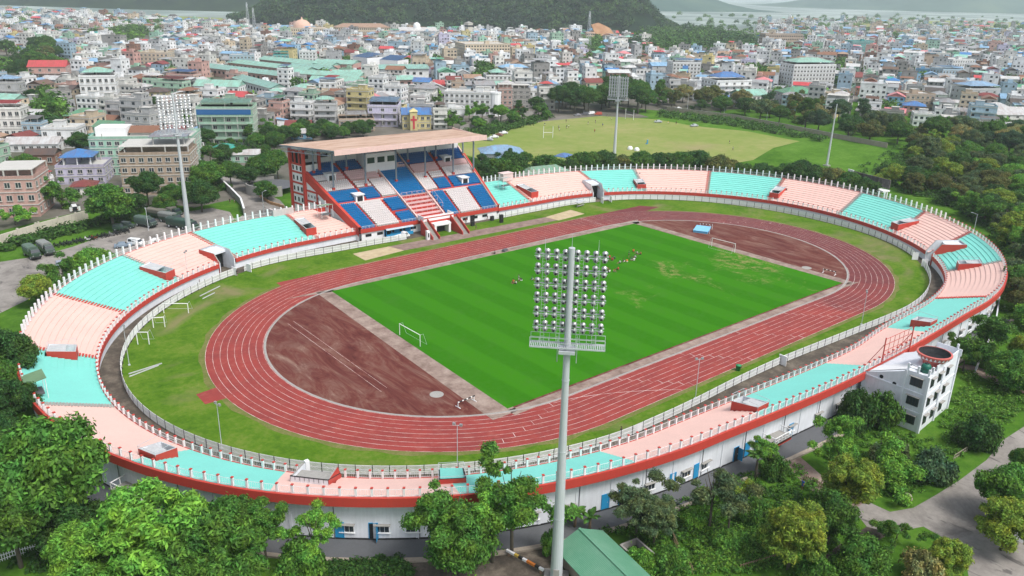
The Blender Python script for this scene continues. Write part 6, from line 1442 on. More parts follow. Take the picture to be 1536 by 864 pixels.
def house(p, rz, w, d, n, wallc, roof, roofc, style, label, cat='house', detail=2, group=None, name=None, H=None, r_=rnd, bare=False):
    sh = (H / n) if H else 3.1; H = sh * n
    t = thing(name or ('apartment_house' if n > 3 else 'house'), label, cat, (p.x, p.y, 0), rz, group); wc = WC[wallc]; j = r_.uniform(.9, 1.08); wc = tuple(c * j for c in wc)
    mb = MB(); mb.box((0, 0, H / 2), (w, d, H), 0, 0, False)
    if detail >= 1 and style != 'shed':
        for k in range(1, n + 1): mb.box((0, 0, sh * k - .12), (w + .35, d + .35, .24), 1)
    cols = max(2, int(w / 2.7)); side = max(1, int(d / 3.4)); wins = []
    for k in range(n):
        z = sh * k + sh * .52
        for i in range(cols):
            if style == 'balcony' and k > 0 and i % 2: continue
            wins.append((-w / 2 + w * (i + .5) / cols, -d / 2, z, 0))
        for i in range(side): yy = -d / 2 + d * (i + .5) / side; wins.append((w / 2, yy, z, PI / 2)); wins.append((-w / 2, yy, z, -PI / 2))
    ww, wh = min(1.5, w / cols * .58), sh * .42
    if detail < 2:
        for x, y, z, a in wins:
            if a: mb.box((x, y, z), (.08, ww, wh), 2)
            else: mb.box((x, y, z), (ww, .08, wh), 2)
    if style == 'frame':   # open unfinished storey on top
        for x in np.linspace(-w / 2 + .2, w / 2 - .2, 4):
            for y in (-d / 2 + .2, d / 2 - .2): mb.box((x, y, H + 1.3), (.35, .35, 2.6), 1)
        mb.box((0, d * .18, H + 1.2), (w * .9, d * .55, 2.2), 0); mb.box((0, 0, H + 2.7), (w * .98, d * .98, .2), 1)
    mb.build('wall', [M_WALL, M_LEDGE, M_DARK if bare else M_GLASS], t, color=wc)
    if detail >= 2:
        for x, y, z, a in wins: link('window', ME_HW, t, (x, y, z), a, None, (ww, 1, wh))
    if style == 'balcony':
        for k in range(1, n):
            b = MB(); z = sh * k; b.box((0, -d / 2 - .7, z), (w * .94, 1.4, .18), 1); b.box((0, -d / 2 - 1.35, z + .5), (w * .94, .12, .9), 0)
            for x in (-w * .47 + .06, w * .47 - .06): b.box((x, -d / 2 - .7, z + .5), (.12, 1.3, .9), 0)
            for x in np.linspace(-w * .45, w * .45, max(2, int(w / 4))): b.box((x, -d / 2 - 1.3, z - sh / 2 + .45), (.25, .25, sh - .9), 1)
            b.build('balcony', [M_WALL, M_LEDGE], t, color=tuple(min(.8, c * 1.06) for c in wc))
    b = MB(); rc = RC_.get(roofc, (.3, .3, .3)); rise = min(d, w) * .22
    if roof == 'hip': hip(b, w, d, H + .05, rise); b.build('roof', [M_CORR], t, color=rc)
    elif roof == 'gable': gable(b, w, d, H + .05, rise, .5, 0, 'x' if w >= d else 'y'); b.build('roof', [M_CORR], t, color=rc)
    elif roof == 'posts':    # light metal canopy on posts over a flat roof
        fx = r_.uniform(.55, .95); fy = r_.uniform(.6, .95)
        for x in (-w * fx / 2, 0, w * fx / 2):
            for y in (-d * fy / 2, d * fy / 2): b.box((x, y, H + 1.2), (.18, .18, 2.4), 1)
        mr = b
        if r_.random() < .5: hip(b, w * fx, d * fy, H + 2.4, rise * .7, .5)
        else: b.add([(-w * fx / 2 - .4, -d * fy / 2 - .4, H + 2.3), (w * fx / 2 + .4, -d * fy / 2 - .4, H + 2.3), (w * fx / 2 + .4, d * fy / 2 + .4, H + 2.9), (-w * fx / 2 - .4, d * fy / 2 + .4, H + 2.9)], [(0, 1, 2, 3), (3, 2, 1, 0)])
        b.build('roof', [M_CORR, M_LEDGE], t, color=rc)
        b = MB()
        for y, s in ((-d / 2 + .1, (w, .2)), (d / 2 - .1, (w, .2))): b.box((0, y, H + .45), (s[0], .18, .9))
        for x in (-w / 2 + .1, w / 2 - .1): b.box((x, 0, H + .45), (.18, d - .4, .9))
        b.build('parapet', [M_WALL], t, color=wc)
    else:
        b.box((0, 0, H + .06), (w * .99, d * .99, .12), 1)
        for y in (-d / 2 + .1, d / 2 - .1): b.box((0, y, H + .5), (w, .18, .9), 0)
        for x in (-w / 2 + .1, w / 2 - .1): b.box((x, 0, H + .5), (.18, d - .4, .9), 0)
        if style != 'frame':
            hx, hy = r_.uniform(-.25, .25) * w, r_.uniform(0, .25) * d; b.box((hx, hy, H + 1.3), (min(4, w * .4), min(3.5, d * .4), 2.6), 0); b.box((hx, hy, H + 2.68), (min(4, w * .4) + .5, min(3.5, d * .4) + .5, .16), 1)
        for _ in range(r_.randint(0, 5)): b.box((r_.uniform(-.45, .45) * w, r_.choice((-.46, .46)) * d, H + 1.0), (.3, .3, 1.6), 1)
        b.build('roof', [M_WALL, M_LEDGE], t, color=tuple(c * .85 for c in wc))
    if roof in ('flat', 'posts') and r_.random() < .55: link('water_tank', ME_TANK, t, (r_.uniform(-.32, .32) * w, r_.uniform(.1, .32) * d, H + (.5 if roof == 'flat' else .45)))
    return t, H

LAND = []   # (name, position, radius)
def landmark(short, l, r, base, top, n, wallc, roof, roofc, style, label, cat='house', rot=0.0, depth=None, detail=2, name=None, bare=False):
    a, b = G(l, base), G(r, base); d = b - a; w = d.length; H = hgt(((l + r) / 2, base), ((l + r) / 2, top)); H = max(2.8, min(H, n * 4.2)); D = depth or max(7, min(w * .8, 16))
    rz = math.atan2(d.y, d.x); inw = Vector((-d.y, d.x, 0)).normalized(); c = (a + b) / 2 + inw * D / 2
    t, HH = house(c, rz + R(rot), w, D, n, wallc, roof, roofc, style, label, cat, detail, None, name, H, rnd, bare)
    LAND.append((short, c, max(w, D) * .5 + 2.0, (w, D, HH, rz)))
    return t, c, w, D, HH, rz
LM = landmark
LM('red roofed apartments', 45, 100, 130, 98, 3, 'pinkish', 'gable', 'red', 'balcony', 'pinkish apartment house with a bright red gable roof and white balconies by the park', 'apartment house', 6)
LM('white corner block', -14, 35, 207, 163, 3, 'off white', 'posts', 'red', 'plain', 'off white three storey block with a red roof awning at the left edge', 'apartment house', 4, bare=True)
LM('grey terrace house', -4, 33, 160, 120, 3, 'grey', 'posts', 'pale blue', 'balcony', 'stacked grey house with a pale blue roof sheet above the off white block')
LM('stepped white hall', 122, 174, 162, 112, 4, 'white', 'posts', 'mint', 'plain', 'white stepped hall with mint roof sheets and few small windows', 'hall', 10)
LM('green hip house', 97, 152, 187, 168, 1, 'pale yellow', 'hip', 'green', 'balcony', 'yellow house under a broad green hip roof')
LM('white terrace house', 66, 118, 222, 194, 2, 'white', 'flat', 'pale', 'balcony', 'white two storey terrace house beside the dark tree, above the lavender house')
LM('white blue house', 36, 66, 210, 186, 2, 'pale blue', 'posts', 'grey', 'plain', 'pale blue white house between the off white block and the white terrace house')
LM('pink brick house', 172, 207, 166, 150, 2, 'pinkish', 'flat', 'grey', 'balcony', 'pink brick house behind the blue canopies')
LM('cream tower block', 214, 258, 109, 80, 5, 'cream', 'flat', 'pale', 'plain', 'cream five storey block with a flat roof, tallest of the upper left', 'apartment house', -8)
t, c, w, D, HH, rz = LM('lavender house', 84, 154, 276, 251, 2, 'lavender', 'flat', 'tan', 'plain', 'lavender two storey house with a bright blue hip canopy on its roof', 'house', 8, 13)
b = MB(); hip(b, w * .62, D * .7, HH + 3.0, 2.2, .7)
for x in (-w * .28, 0, w * .28):
    for y in (-D * .3, D * .3): b.box((x, y, HH + 1.5), (.35, .35, 3.0), 1)
b.build('roof_canopy', [M_CORR, M_WHITE], t, loc=(-w * .1, D * .12, 0), color=RC_['blue'])
LM('white warehouse', 8, 86, 228, 216, 1, 'white', 'gable', 'pale', 'shed', 'long low warehouse with a white metal roof left of the lavender house', 'warehouse', 3, 10)
LM('brick row', 38, 82, 248, 232, 1, 'brick brown', 'gable', 'dark', 'shed', 'long brick shed with a dark roof between the warehouse and the lavender house', 'shed', 3, 8)
LM('unfinished brick house', -8, 54, 326, 268, 3, 'pinkish', 'flat', 'grey', 'frame', 'unfinished pink brick house with open upper storeys beside the boundary wall', 'house', 8, 14, bare=True)
t, c, w, D, HH, rz = LM('mint block', 140, 290, 262, 208, 4, 'mint', 'flat', 'pale', 'plain', 'large weathered mint green block with rusty red gables and a white penthouse on top', 'building', 4, 17)
for x0, ww_, col in ((.12, .34, 'rusty'), (.36, .24, 'maroon')): b = MB(); gable(b, w * ww_, D * .55, 1.2, 1.8, .4, 0, 'x'); b.box((0, 0, .55), (w * ww_, D * .5, 1.1), 1); b.build('roof_gable', [M_CORR, M_LEDGE], t, loc=(w * x0 - w * .1, D * .16, HH + .1), color=RC_[col])
b = MB(); b.box((0, 0, 1.6), (w * .30, D * .5, 3.2)); b.build('penthouse', [M_WHITE], t, loc=(-w * .32, D * .05, HH + .1))
t, c, w, D, HH, rz = LM('beige shell', 184, 286, 292, 232, 4, 'beige', 'flat', 'grey', 'frame', 'unfinished beige four storey house with a grey hip canopy behind the second mast', 'apartment house', 6, 15, bare=True)
b = MB(); hip(b, w * .5, D * .7, 5.6, 2.0, .6)
for x in (-w * .22, w * .22):
    for y in (-D * .3, D * .3): b.box((x, y, 4.1), (.3, .3, 3.0), 1)
b.build('roof_canopy', [M_CORR, M_LEDGE], t, loc=(w * .2, 0, HH), color=(.22, .25, .29))
LM('small red roof house', 106, 139, 292, 284, 1, 'off white', 'hip', 'maroon', 'shed', 'small house with a dark red hip roof under the lavender house', rot=12)
LM('teal roof house', 316, 356, 235, 227, 1, 'pale green', 'hip', 'teal', 'shed', 'low house with a saturated teal hip roof before the green office block')
LM('mint long house', 337, 388, 244, 232, 1, 'mint', 'gable', 'pale', 'plain', 'long single storey mint house with a white roof right of the teal roof house', 'house', 4, 7)
t, c, w, D, HH, rz = LM('green office block', 299, 382, 219, 163, 5, 'pale green', 'posts', 'mint', 'balcony', 'five storey pale green office block with long galleries and a dark blue top band', 'office block', 2, 14)
b = MB(); b.box((0, -D / 2 - 1.5, HH - 1.2), (w * .96, .12, 2.2)); b.build('blue_band', [M_BLUEG], t)
LM('teal roofed hall', 294, 364, 151, 128, 2, 'white', 'gable', 'mint', 'plain', 'white hall with a steep mint green gable roof and tall dark windows', 'hall', -10, 14)
LM('yellow brown roofed house', 217, 252, 155, 138, 2, 'pale yellow', 'hip', 'dark', 'plain', 'pale yellow house with a dark brown roof left of the mint gabled hall')
LM('pink lamp side house', 242, 290, 182, 153, 3, 'pinkish', 'flat', 'grey', 'balcony', 'pinkish house seen behind the lamps of the second mast')
LM('grey four storey house', 472, 506, 192, 157, 4, 'grey', 'posts', 'mint', 'balcony', 'grey four storey house with a mint roof canopy behind the grandstand', 'apartment house')
LM('beige rooftop house', 507, 560, 197, 180, 2, 'beige', 'posts', 'pale', 'plain', 'beige house with an open roof terrace behind the grandstand roof', 'house', 6)
LM('white lilac block', 555, 600, 190, 160, 3, 'lavender', 'posts', 'pale blue', 'balcony', 'whitish lilac block left of the yellow church', 'apartment house', -6, 18)
t, c, w, D, HH, rz = LM('yellow church', 603, 646, 194, 172, 2, 'pale yellow', 'gable', 'blue', 'plain', 'pale yellow church with blue roofs and a large red cross on its tower', 'church', 3, 12)
b = MB(); b.box((0, 0, 4.6), (3.6, 3.6, 9.2), 0); hip(b, 3.6, 3.6, 9.2, 1.6, .3, 0, 0); b.build('tower', [M_WALL], t, loc=(-w * .12, -D / 2 - 1.5, 0), color=WC['pale yellow'])
b = MB(); b.box((0, 0, 3.9), (.85, .2, 6.4)); b.box((0, .01, 5.2), (3.0, .18, .85)); b.build('cross', [paint('cross_red', (.50, .03, .06), .6, .2)], t, loc=(-w * .12, -D / 2 - 3.42, 0))
LM('arched beige house', 435, 479, 153, 135, 2, 'cream', 'hip', 'mint', 'balcony', 'cream two storey house with curved galleries below the market roofs')
LM('white tower house', 480, 505, 152, 125, 4, 'white', 'posts', 'pale blue', 'plain', 'narrow white four storey house standing before the market roofs', 'apartment house')
LM('maroon roof row', 428, 466, 198, 189, 1, 'off white', 'gable', 'maroon', 'shed', 'low row with a long maroon roof behind the grove of the grandstand')
LM('blue walled shed', 437, 468, 209, 200, 1, 'sky blue', 'gable', 'pale', 'shed', 'blue walled shed with a white roof nearest the grandstand stair tower', 'shed')
t, c, w, D, HH, rz = LM('white hotel', 670, 746, 173, 140, 4, 'white', 'flat', 'mint', 'plain', 'long white four storey building with a corner bay facing the tan field', 'hotel', -12, 13, bare=True)
b = MB(); b.lathe([(3.0, 0), (3.0, HH), (3.2, HH + .1), (3.2, HH + .9), (2.9, HH + .9), (2.9, HH + .2), (0, HH + .2)], n=12); b.build('corner_bay', [M_WHITE], t, loc=(w * .5, -D * .35, 0))
LM('olive office', 650, 671, 194, 164, 4, 'off white', 'posts', 'dark', 'balcony', 'narrow off white office with gallery floors right of the yellow church', 'office block')
t, c, w, D, HH, rz = LM('red vaulted hall', 625, 667, 138, 128, 1, 'off white', 'none', 'red', 'shed', 'hall with a bright red curved roof behind the yellow church', 'hall')
b = MB()
for j in range(8): a0, a1 = PI * j / 8, PI * (j + 1) / 8; b.quad((-w / 2 - .5, -D * .55 * math.cos(a0), HH + 3 * math.sin(a0)), (w / 2 + .5, -D * .55 * math.cos(a0), HH + 3 * math.sin(a0)), (w / 2 + .5, -D * .55 * math.cos(a1), HH + 3 * math.sin(a1)), (-w / 2 - .5, -D * .55 * math.cos(a1), HH + 3 * math.sin(a1)))
b.build('vault', [M_CORR], t, color=RC_['red'])
LM('concrete shell tower', 747, 768, 166, 134, 4, 'pinkish', 'flat', 'grey', 'frame', 'raw brick and concrete shell right of the white hotel', 'building', bare=True)
LM('grey concrete shell', 768, 795, 163, 135, 4, 'concrete grey', 'flat', 'grey', 'frame', 'grey concrete shell with narrow openings right of the brick shell', 'building', bare=True)
LM('small white office', 792, 808, 160, 137, 3, 'white', 'flat', 'pale', 'plain', 'small white office with big square windows beside the concrete shell', 'office block')
LM('red awning flats', 808, 832, 165, 132, 4, 'off white', 'posts', 'red', 'balcony', 'white balconied flats with a pinkish red awning beside the dark tree clump', 'apartment house')
LM('mint awning house', 729, 767, 131, 114, 3, 'white', 'posts', 'mint', 'plain', 'white house with a mint roof sheet behind the concrete shells')
LM('blue strip tower', 1009, 1049, 127, 95, 6, 'white', 'posts', 'pale blue', 'plain', 'white six storey tower with a blue glass strip above the tree belt', 'tower block', -5, 16)
b = MB(); t = bpy.data.objects[[o.name for o in bpy.data.objects if o.get('label', '').startswith('white six storey tower')][0]]; wdh = LAND[-1][3]; b.box((-wdh[0] * .05, -wdh[1] / 2 - .12, wdh[2] * .5), (wdh[0] * .2, .2, wdh[2] * .8)); b.build('glass_strip', [paint('strip_blue', (.10, .25, .55), .2, .2)], t)
LM('banded white block', 1068, 1124, 150, 122, 4, 'white', 'posts', 'blue', 'balcony', 'white block with dark strip openings and a small blue roof above the tree belt', 'office block', 8, 20)
LM('big white block', 1183, 1250, 133, 98, 6, 'white', 'posts', 'mint', 'plain', 'largest white block above the tree belt, six storeys with a green roof box', 'apartment house', 6, 18)
LM('green hip villa', 1177, 1226, 157, 140, 2, 'grey', 'hip', 'green', 'balcony', 'grey villa with a green hip roof below the largest white block', 'villa')
LM('white mint annex', 1107, 1150, 161, 143, 2, 'off white', 'gable', 'mint', 'plain', 'white annex with a faded green roof touching the banded white block', 'house', 6, 14)
LM('cream edge house', 1242, 1272, 163, 140, 2, 'cream', 'flat', 'grey', 'plain', 'cream flat roofed house behind the bare pole', bare=True)
LM('far white flats', 1423, 1459, 110, 90, 4, 'white', 'flat', 'grey', 'plain', 'white four storey flats standing out in the right hand town', 'apartment house', 6, bare=True)
LM('blue flats', 1411, 1443, 124, 105, 3, 'pale blue', 'posts', 'pale blue', 'plain', 'light blue three storey flats before the white four storey flats', 'apartment house')
LM('orange house', 1298, 1331, 146, 134, 2, 'orange', 'hip', 'red', 'balcony', 'orange house with a red and yellow roof in the right hand town')
LM('tall beige block', 1358, 1399, 167, 142, 3, 'beige', 'flat', 'grey', 'plain', 'blank beige block behind the tree belt at the right', 'building', -6)
LM('grey blue flats', 1446, 1496, 160, 134, 3, 'grey', 'posts', 'pale blue', 'balcony', 'grey blue flats with stacked balconies at the right', 'apartment house', 4)
LM('teal banded hall', 1276, 1308, 78, 62, 3, 'teal', 'flat', 'mint', 'plain', 'teal and white banded hall far off in the right hand town', 'hall', 0, 14)
LM('long beige hotel', 1148, 1201, 71, 52, 4, 'beige', 'flat', 'pale', 'plain', 'long beige four storey hotel beyond the dark wood', 'hotel', -4, 16, 1)
LM('blue roofed house', 1322, 1346, 91, 85, 1, 'grey', 'hip', 'blue', 'plain', 'house with a vivid blue roof in the right hand town')
LM('open front shed', 1496, 1548, 186, 172, 2, 'off white', 'gable', 'pale', 'balcony', 'white shed with an open dark upper floor at the right edge of the town', 'shed', -4)
LM('long white row', 1402, 1453, 164, 154, 1, 'white', 'gable', 'pale', 'plain', 'long white single storey row with a white roof at the right', 'house', -8, 7)
LM('maroon roof villa', 1277, 1311, 124, 116, 1, 'off white', 'hip', 'maroon', 'plain', 'villa with a broad maroon roof in the right hand town', 'villa')
LM('sky blue house', 1357, 1379, 125, 112, 2, 'sky blue', 'flat', 'blue', 'plain', 'bright sky blue house in the right hand town')
LM('cream palace', 505, 586, 56, 41, 3, 'cream', 'hip', 'tan', 'plain', 'long cream palace at the foot of the wooded hill', 'palace', 0, 22, 1)
t, c, w, D, HH, rz = LM('domed hall', 434, 493, 57, 43, 3, 'cream', 'flat', 'pale', 'plain', 'cream hall with a round pinkish dome at the foot of the wooded hill', 'hall', 0, 24, 1)
b = MB(); b.lathe([(11.5, 0), (11, 4), (9, 7.2), (5.5, 9.6), (1.2, 10.8), (.8, 13), (0, 14)], n=20); b.build('dome', [paint('dome_pink', (.62, .40, .31), .6, .3)], t, True, loc=(-w * .13, 0, HH + .2))
t, c, w, D, HH, rz = LM('white domed church', 600, 656, 56, 46, 2, 'white', 'gable', 'pale', 'plain', 'white church with a small dome at the foot of the wooded hill', 'church', 0, 20, 1)
b = MB(); b.lathe([(5, 0), (5, 6), (4.6, 8), (3, 10), (0, 11)], n=14); b.build('dome', [M_WHITE], t, True, loc=(0, 0, HH))
LM('large cream block', 693, 763, 96, 67, 6, 'cream', 'flat', 'pale', 'plain', 'largest cream block in the middle of the town, six storeys', 'building', 8, 30, 1)
LM('blank grey hall', 625, 650, 76, 57, 4, 'concrete grey', 'flat', 'grey', 'shed', 'blank grey windowless hall in the middle of the town', 'hall', 4, 20, 1)
LM('light blue block', 345, 382, 105, 84, 4, 'pale blue', 'flat', 'grey', 'plain', 'pale blue four storey block behind the market roofs', 'apartment house', 4, 16)
LM('teal and blue block', 411, 434, 100, 83, 4, 'teal', 'posts', 'teal', 'plain', 'dark teal block behind the market roofs', 'apartment house')
LM('white slit block', 451, 476, 102, 78, 5, 'white', 'flat', 'grey', 'plain', 'white block with dark vertical slits behind the market roofs', 'apartment house', -6)
LM('white gallery block', 480, 494, 98, 80, 4, 'off white', 'flat', 'grey', 'balcony', 'narrow off white block right of the white slit block', 'apartment house')
LM('red gabled house', 392, 408, 99, 93, 1, 'pinkish', 'hip', 'red', 'plain', 'small house with a vivid red roof beside the dark teal block')
# market sheds
for i, (x0, y0, x1, y1, wd, hh, lab) in enumerate(((318, 112, 440, 127, 13, 6, 'market shed with a mint roof, leftmost and longest on its side'), (352, 104, 468, 118, 13, 6, 'market shed with a mint roof behind the leftmost one'), (398, 99, 505, 110, 13, 6, 'market shed with a mint roof at the upper left of the market'), (362, 132, 420, 149, 11, 7, 'market hall with white walls and small windows under a mint roof, beside the gabled hall'),
                                          (438, 121, 545, 127, 14, 6, 'market shed with a mint roof in the middle of the market'), (478, 106, 536, 108, 24, 7, 'broadest mint roofed market hall at the back of the market'), (545, 118, 640, 117, 18, 8, 'pale mint market hall with a white wall at the right end'), (470, 132, 545, 135, 11, 6, 'market shed with a mint roof behind the narrow white house'), (553, 133, 618, 131, 11, 6, 'market shed with a mint roof at the lower right of the market'), (440, 111, 500, 116, 12, 6, 'short market shed with a mint roof below the broadest hall'), (500, 122, 555, 122, 12, 6, 'short market shed with a mint roof left of the white walled hall'))):
    a, b = G(x0, y0), G(x1, y1); d = b - a; L = d.length; t = thing('market_shed', lab, 'market shed', ((a.x + b.x) / 2, (a.y + b.y) / 2, 0), math.atan2(d.y, d.x), 'mint roofed market sheds')
    m2 = MB(); m2.box((0, 0, hh / 2), (L, wd - 1.5, hh), 0, 0, False); m2.build('wall', [M_WALL], t, color=WC['white' if 'white' in lab else 'pinkish'])
    for q in range(int(L / 5)):
        m2 = MB(); m2.box((-L / 2 + 5 * q + 2.5, -wd / 2 + .7, hh * .55), (2.2, .14, 1.8)); m2.build('opening', [M_DARK], t)
    m2 = MB(); gable(m2, L, wd, hh, 2.4, .6, 0, 'x'); m2.build('roof', [M_CORR], t, color=RC_['mint'] if i % 3 else (.24, .46, .40)); LAND.append(('market sheds', (a + b) / 2, L * .35, None))
    for f in (-.3, 0, .3): LAND.append(('market sheds', a.lerp(b, .5 + f), wd * .5 + 2, None))
for x0, y0, x1, y1, lab in ((541, 100, 563, 103, 'dark solar panelled roof hall at the back of the market, left one'), (578, 105, 605, 107, 'dark solar panelled roof hall at the back of the market, right one')):
    a, b = G(x0, y0), G(x1, y1); d = b - a; L = d.length; t = thing('solar_roof_hall', lab, 'hall', ((a.x + b.x) / 2, (a.y + b.y) / 2, 0), math.atan2(d.y, d.x)); m2 = MB(); m2.box((0, 0, 4.5), (L, 16, 9)); m2.build('wall', [M_WHITE], t); m2 = MB(); m2.add([(-L / 2, -8, 9.1), (L / 2, -8, 9.1), (L / 2, 8, 12), (-L / 2, 8, 12)], [(0, 1, 2, 3), (3, 2, 1, 0)]); m2.build('solar_roof', [M_BLUEG], t); LAND.append(('market sheds', (a + b) / 2, 16, None))

# houses close behind the stand
p = G(752, 224, 5.2); t = thing('clubhouse', 'white house with two pale blue hip roofs between the grandstand and the tan field', 'house', (p.x, p.y, 0), R(-28)); m2 = MB(); m2.box((0, 0, 2.3), (16, 11, 4.6), 0, 0, False); m2.box((1, -8.5, 1.6), (8, 7, 3.2), 0, 0, False); m2.build('wall', [M_WALL], t, color=WC['white'])
m2 = MB(); hip(m2, 16, 11, 4.7, 2.4, 1.0); r1 = m2.build('roof', [M_CORR], t, color=RC_['pale blue']); m2 = MB(); hip(m2, 8, 7, 3.25, 2.0, .7); m2.build('porch_roof', [M_CORR], t, loc=(1, -8.5, 0), color=RC_['pale blue'])
for x in (-5, -2, 4): link('window', ME_HW, t, (x, -5.5, 2.4), 0, None, (1.4, 1, 1.3))
LAND.append(('blue roofed clubhouse', p, 14, None))
p = G(845, 233, 3); mb = MB(); hip(mb, 7, 5, 3.0, 1.0, .3); [mb.box((x, y, 1.5), (.2, .2, 3), 1) for x in (-3, 3) for y in (-2, 2)]; t = thing('field_canopy', 'small blue canopy among the trees at the field edge', 'canopy', (p.x, p.y, 0), .4); mb.build('roof', [M_CORR, M_GALV], t, color=RC_['blue'])
p = G(815, 262, 5.6); t = thing('green_hall', 'hall with a faded green hip roof rising just behind the far terraces', 'hall', (p.x, p.y, 0), R(-10)); m2 = MB(); m2.box((0, 0, 2.7), (22, 12, 5.4), 0, 0, False); m2.build('wall', [M_WALL], t, color=WC['off white']); m2 = MB(); hip(m2, 22, 12, 5.5, 3.4, .8); m2.build('roof', [M_CORR], t, color=(.17, .33, .24)); LAND.append(('faded green hall', p, 13, None))

# ------------------------------------------------------------------ the rest of the town
TOWN = [(-60, 345), (0, 322), (60, 298), (180, 290), (285, 268), (330, 240), (420, 212), (560, 202), (640, 198), (700, 186), (760, 172), (828, 163), (850, 142), (945, 138), (990, 148), (1100, 158), (1200, 170), (1340, 190), (1536, 206), (1600, 206), (1600, 40), (1536, 38), (1400, 33), (1250, 31), (1140, 30), (1135, 46), (1140, 78), (1000, 86), (950, 62), (900, 54), (780, 52), (600, 50), (420, 46), (335, 40), (290, 34), (120, 22), (-60, 14)]
PARK = [[(-20, 140), (45, 135), (110, 118), (112, 90), (60, 76), (-20, 78)], [(60, 205), (88, 205), (92, 150), (62, 150)], [(1110, 125), (1145, 128), (1150, 110), (1115, 108)], [(1245, 135), (1262, 132), (1265, 95), (1250, 95)], [(715, 128), (735, 128), (735, 108), (712, 110)], [(880, 85), (905, 85), (905, 62), (870, 62)], [(160, 72), (235, 72), (240, 45), (165, 48)]]
rt = random.Random(21); cells = []; SHACK = []
for zone, (ang, lo, hi) in enumerate(((R(40), -70, 640), (R(62), 640, 1010), (R(28), 1010, 1660))):
    ca, sa = math.cos(ang), math.sin(ang)
    for i in range(-190, 290):
        for j in range(-190, 290):
            near_ = 12.0
            gx_, gy_ = i * 12.4 + (5 if (i // 5) % 2 else 0) + rt.uniform(-1.8, 1.8) + (i // 4) * 3.4, j * 13.0 + rt.uniform(-2, 2) + (j // 3) * 3.8
            x, y = ca * gx_ - sa * gy_, sa * gx_ + ca * gy_
            dx, dy = x - CAM.x, y - CAM.y; dist = math.hypot(dx, dy)
            if dist < 235 or dist > 2700: continue
            P3 = Vector((x, y, 0))
            if (dx * -math.sin(YAW) + dy * math.cos(YAW)) < 50: continue
            px, py = project(P3)
            if not (lo <= px < hi) or not inpoly(px, py, TOWN): continue
            if rt.random() < min(.9, .13 + max(0, dist - 1000) / 1500):
                if dist < 1000 and not any(inpoly(px, py, q) for q in PARK): SHACK.append(P3)
                continue
            if any(inpoly(px, py, q) for q in PARK): continue
            cells.append((dist, P3, ang, px, py))
cells.sort(key=lambda c: c[0])
tr_pts = [(o.location.x, o.location.y) for o in bpy.data.objects if o.get('category') == 'tree']
def blocked(P3, rad):
    for _, c, r, _x in LAND:
        if (c.x - P3.x) ** 2 + (c.y - P3.y) ** 2 < (r + rad) ** 2: return True
    return False
WN = ['white', 'off white', 'grey', 'concrete grey', 'cream', 'beige', 'brick brown', 'pinkish', 'pale blue', 'pale green', 'mint', 'pale yellow', 'lavender', 'sky blue']
WW = [38, 25, 17, 11, 6, 3.5, 2, 3.5, 9, 3.5, 2.5, 1.5, 2, 1.2]
RN = ['flat', 'posts', 'gable', 'hip']; RW = [38, 16, 30, 16]
RCN = ['rusty', 'brown', 'grey', 'pale', 'blue', 'pale blue', 'green', 'mint', 'red', 'maroon', 'dark', 'tan', 'pink', 'teal']; RCW = [11, 7, 17, 20, 6, 9, 4, 5, 4.5, 5, 4, 5, 2.5, 2]
STW = ['', 'single storey', 'two storey', 'three storey', 'four storey', 'five storey']
LANDP = [(n, c, project(c + Vector((0, 0, 4)))) for n, c, r, s in LAND if s]
used = {}
def describe(P3, wallc, n, roof, roofc, px, py):
    rd = {'flat': 'flat roof', 'posts': f'{roofc} roof canopy', 'gable': f'{roofc} gable roof', 'hip': f'{roofc} hip roof'}[roof]
    near = sorted(LANDP, key=lambda l: (l[1] - P3).length)[:4]; nm, c, q = near[0]
    fd = (P3 - CAM).length - (c - CAM).length; dxp = px - q[0]; lat = dxp / F_PX * (P3 - CAM).length
    if abs(lat) > abs(fd) * 1.1: rel = 'left of' if lat < 0 else 'right of'
    else: rel = 'behind' if fd > 0 else 'in front of'
    base = f'{wallc} {STW[n]} house, {rd}, {rel} {nm}'
    k = used[base] = used.get(base, 0) + 1
    if k == 1 and base not in LABELS: return base
    nm2 = near[1][0]; alt = f'{wallc} {STW[n]} house, {rd}, between {nm} and {nm2}'
    if alt not in LABELS: return alt
    return f'{ORD[k - 1]} nearest {wallc} {STW[n]} house, {rd}, {rel} {nm}'
k = NT('far_town_paint', .75); at = k.n('ShaderNodeAttribute', attribute_name='paint'); p_ = k.pos(); a_ = k.noise(p_, .35, 5, .7)
k.base(k.mix(k.ramp(a_, [(.4, 0.0), (.65, .55)]), at.outputs['Color'], k.mix(1.0, at.outputs['Color'], (.5, .48, .45), 'MULTIPLY'))); M_FAR = k.mat
FAR = MB(); n_near = 0; FARTREE = []; NEAR_MAX = 300 - 70
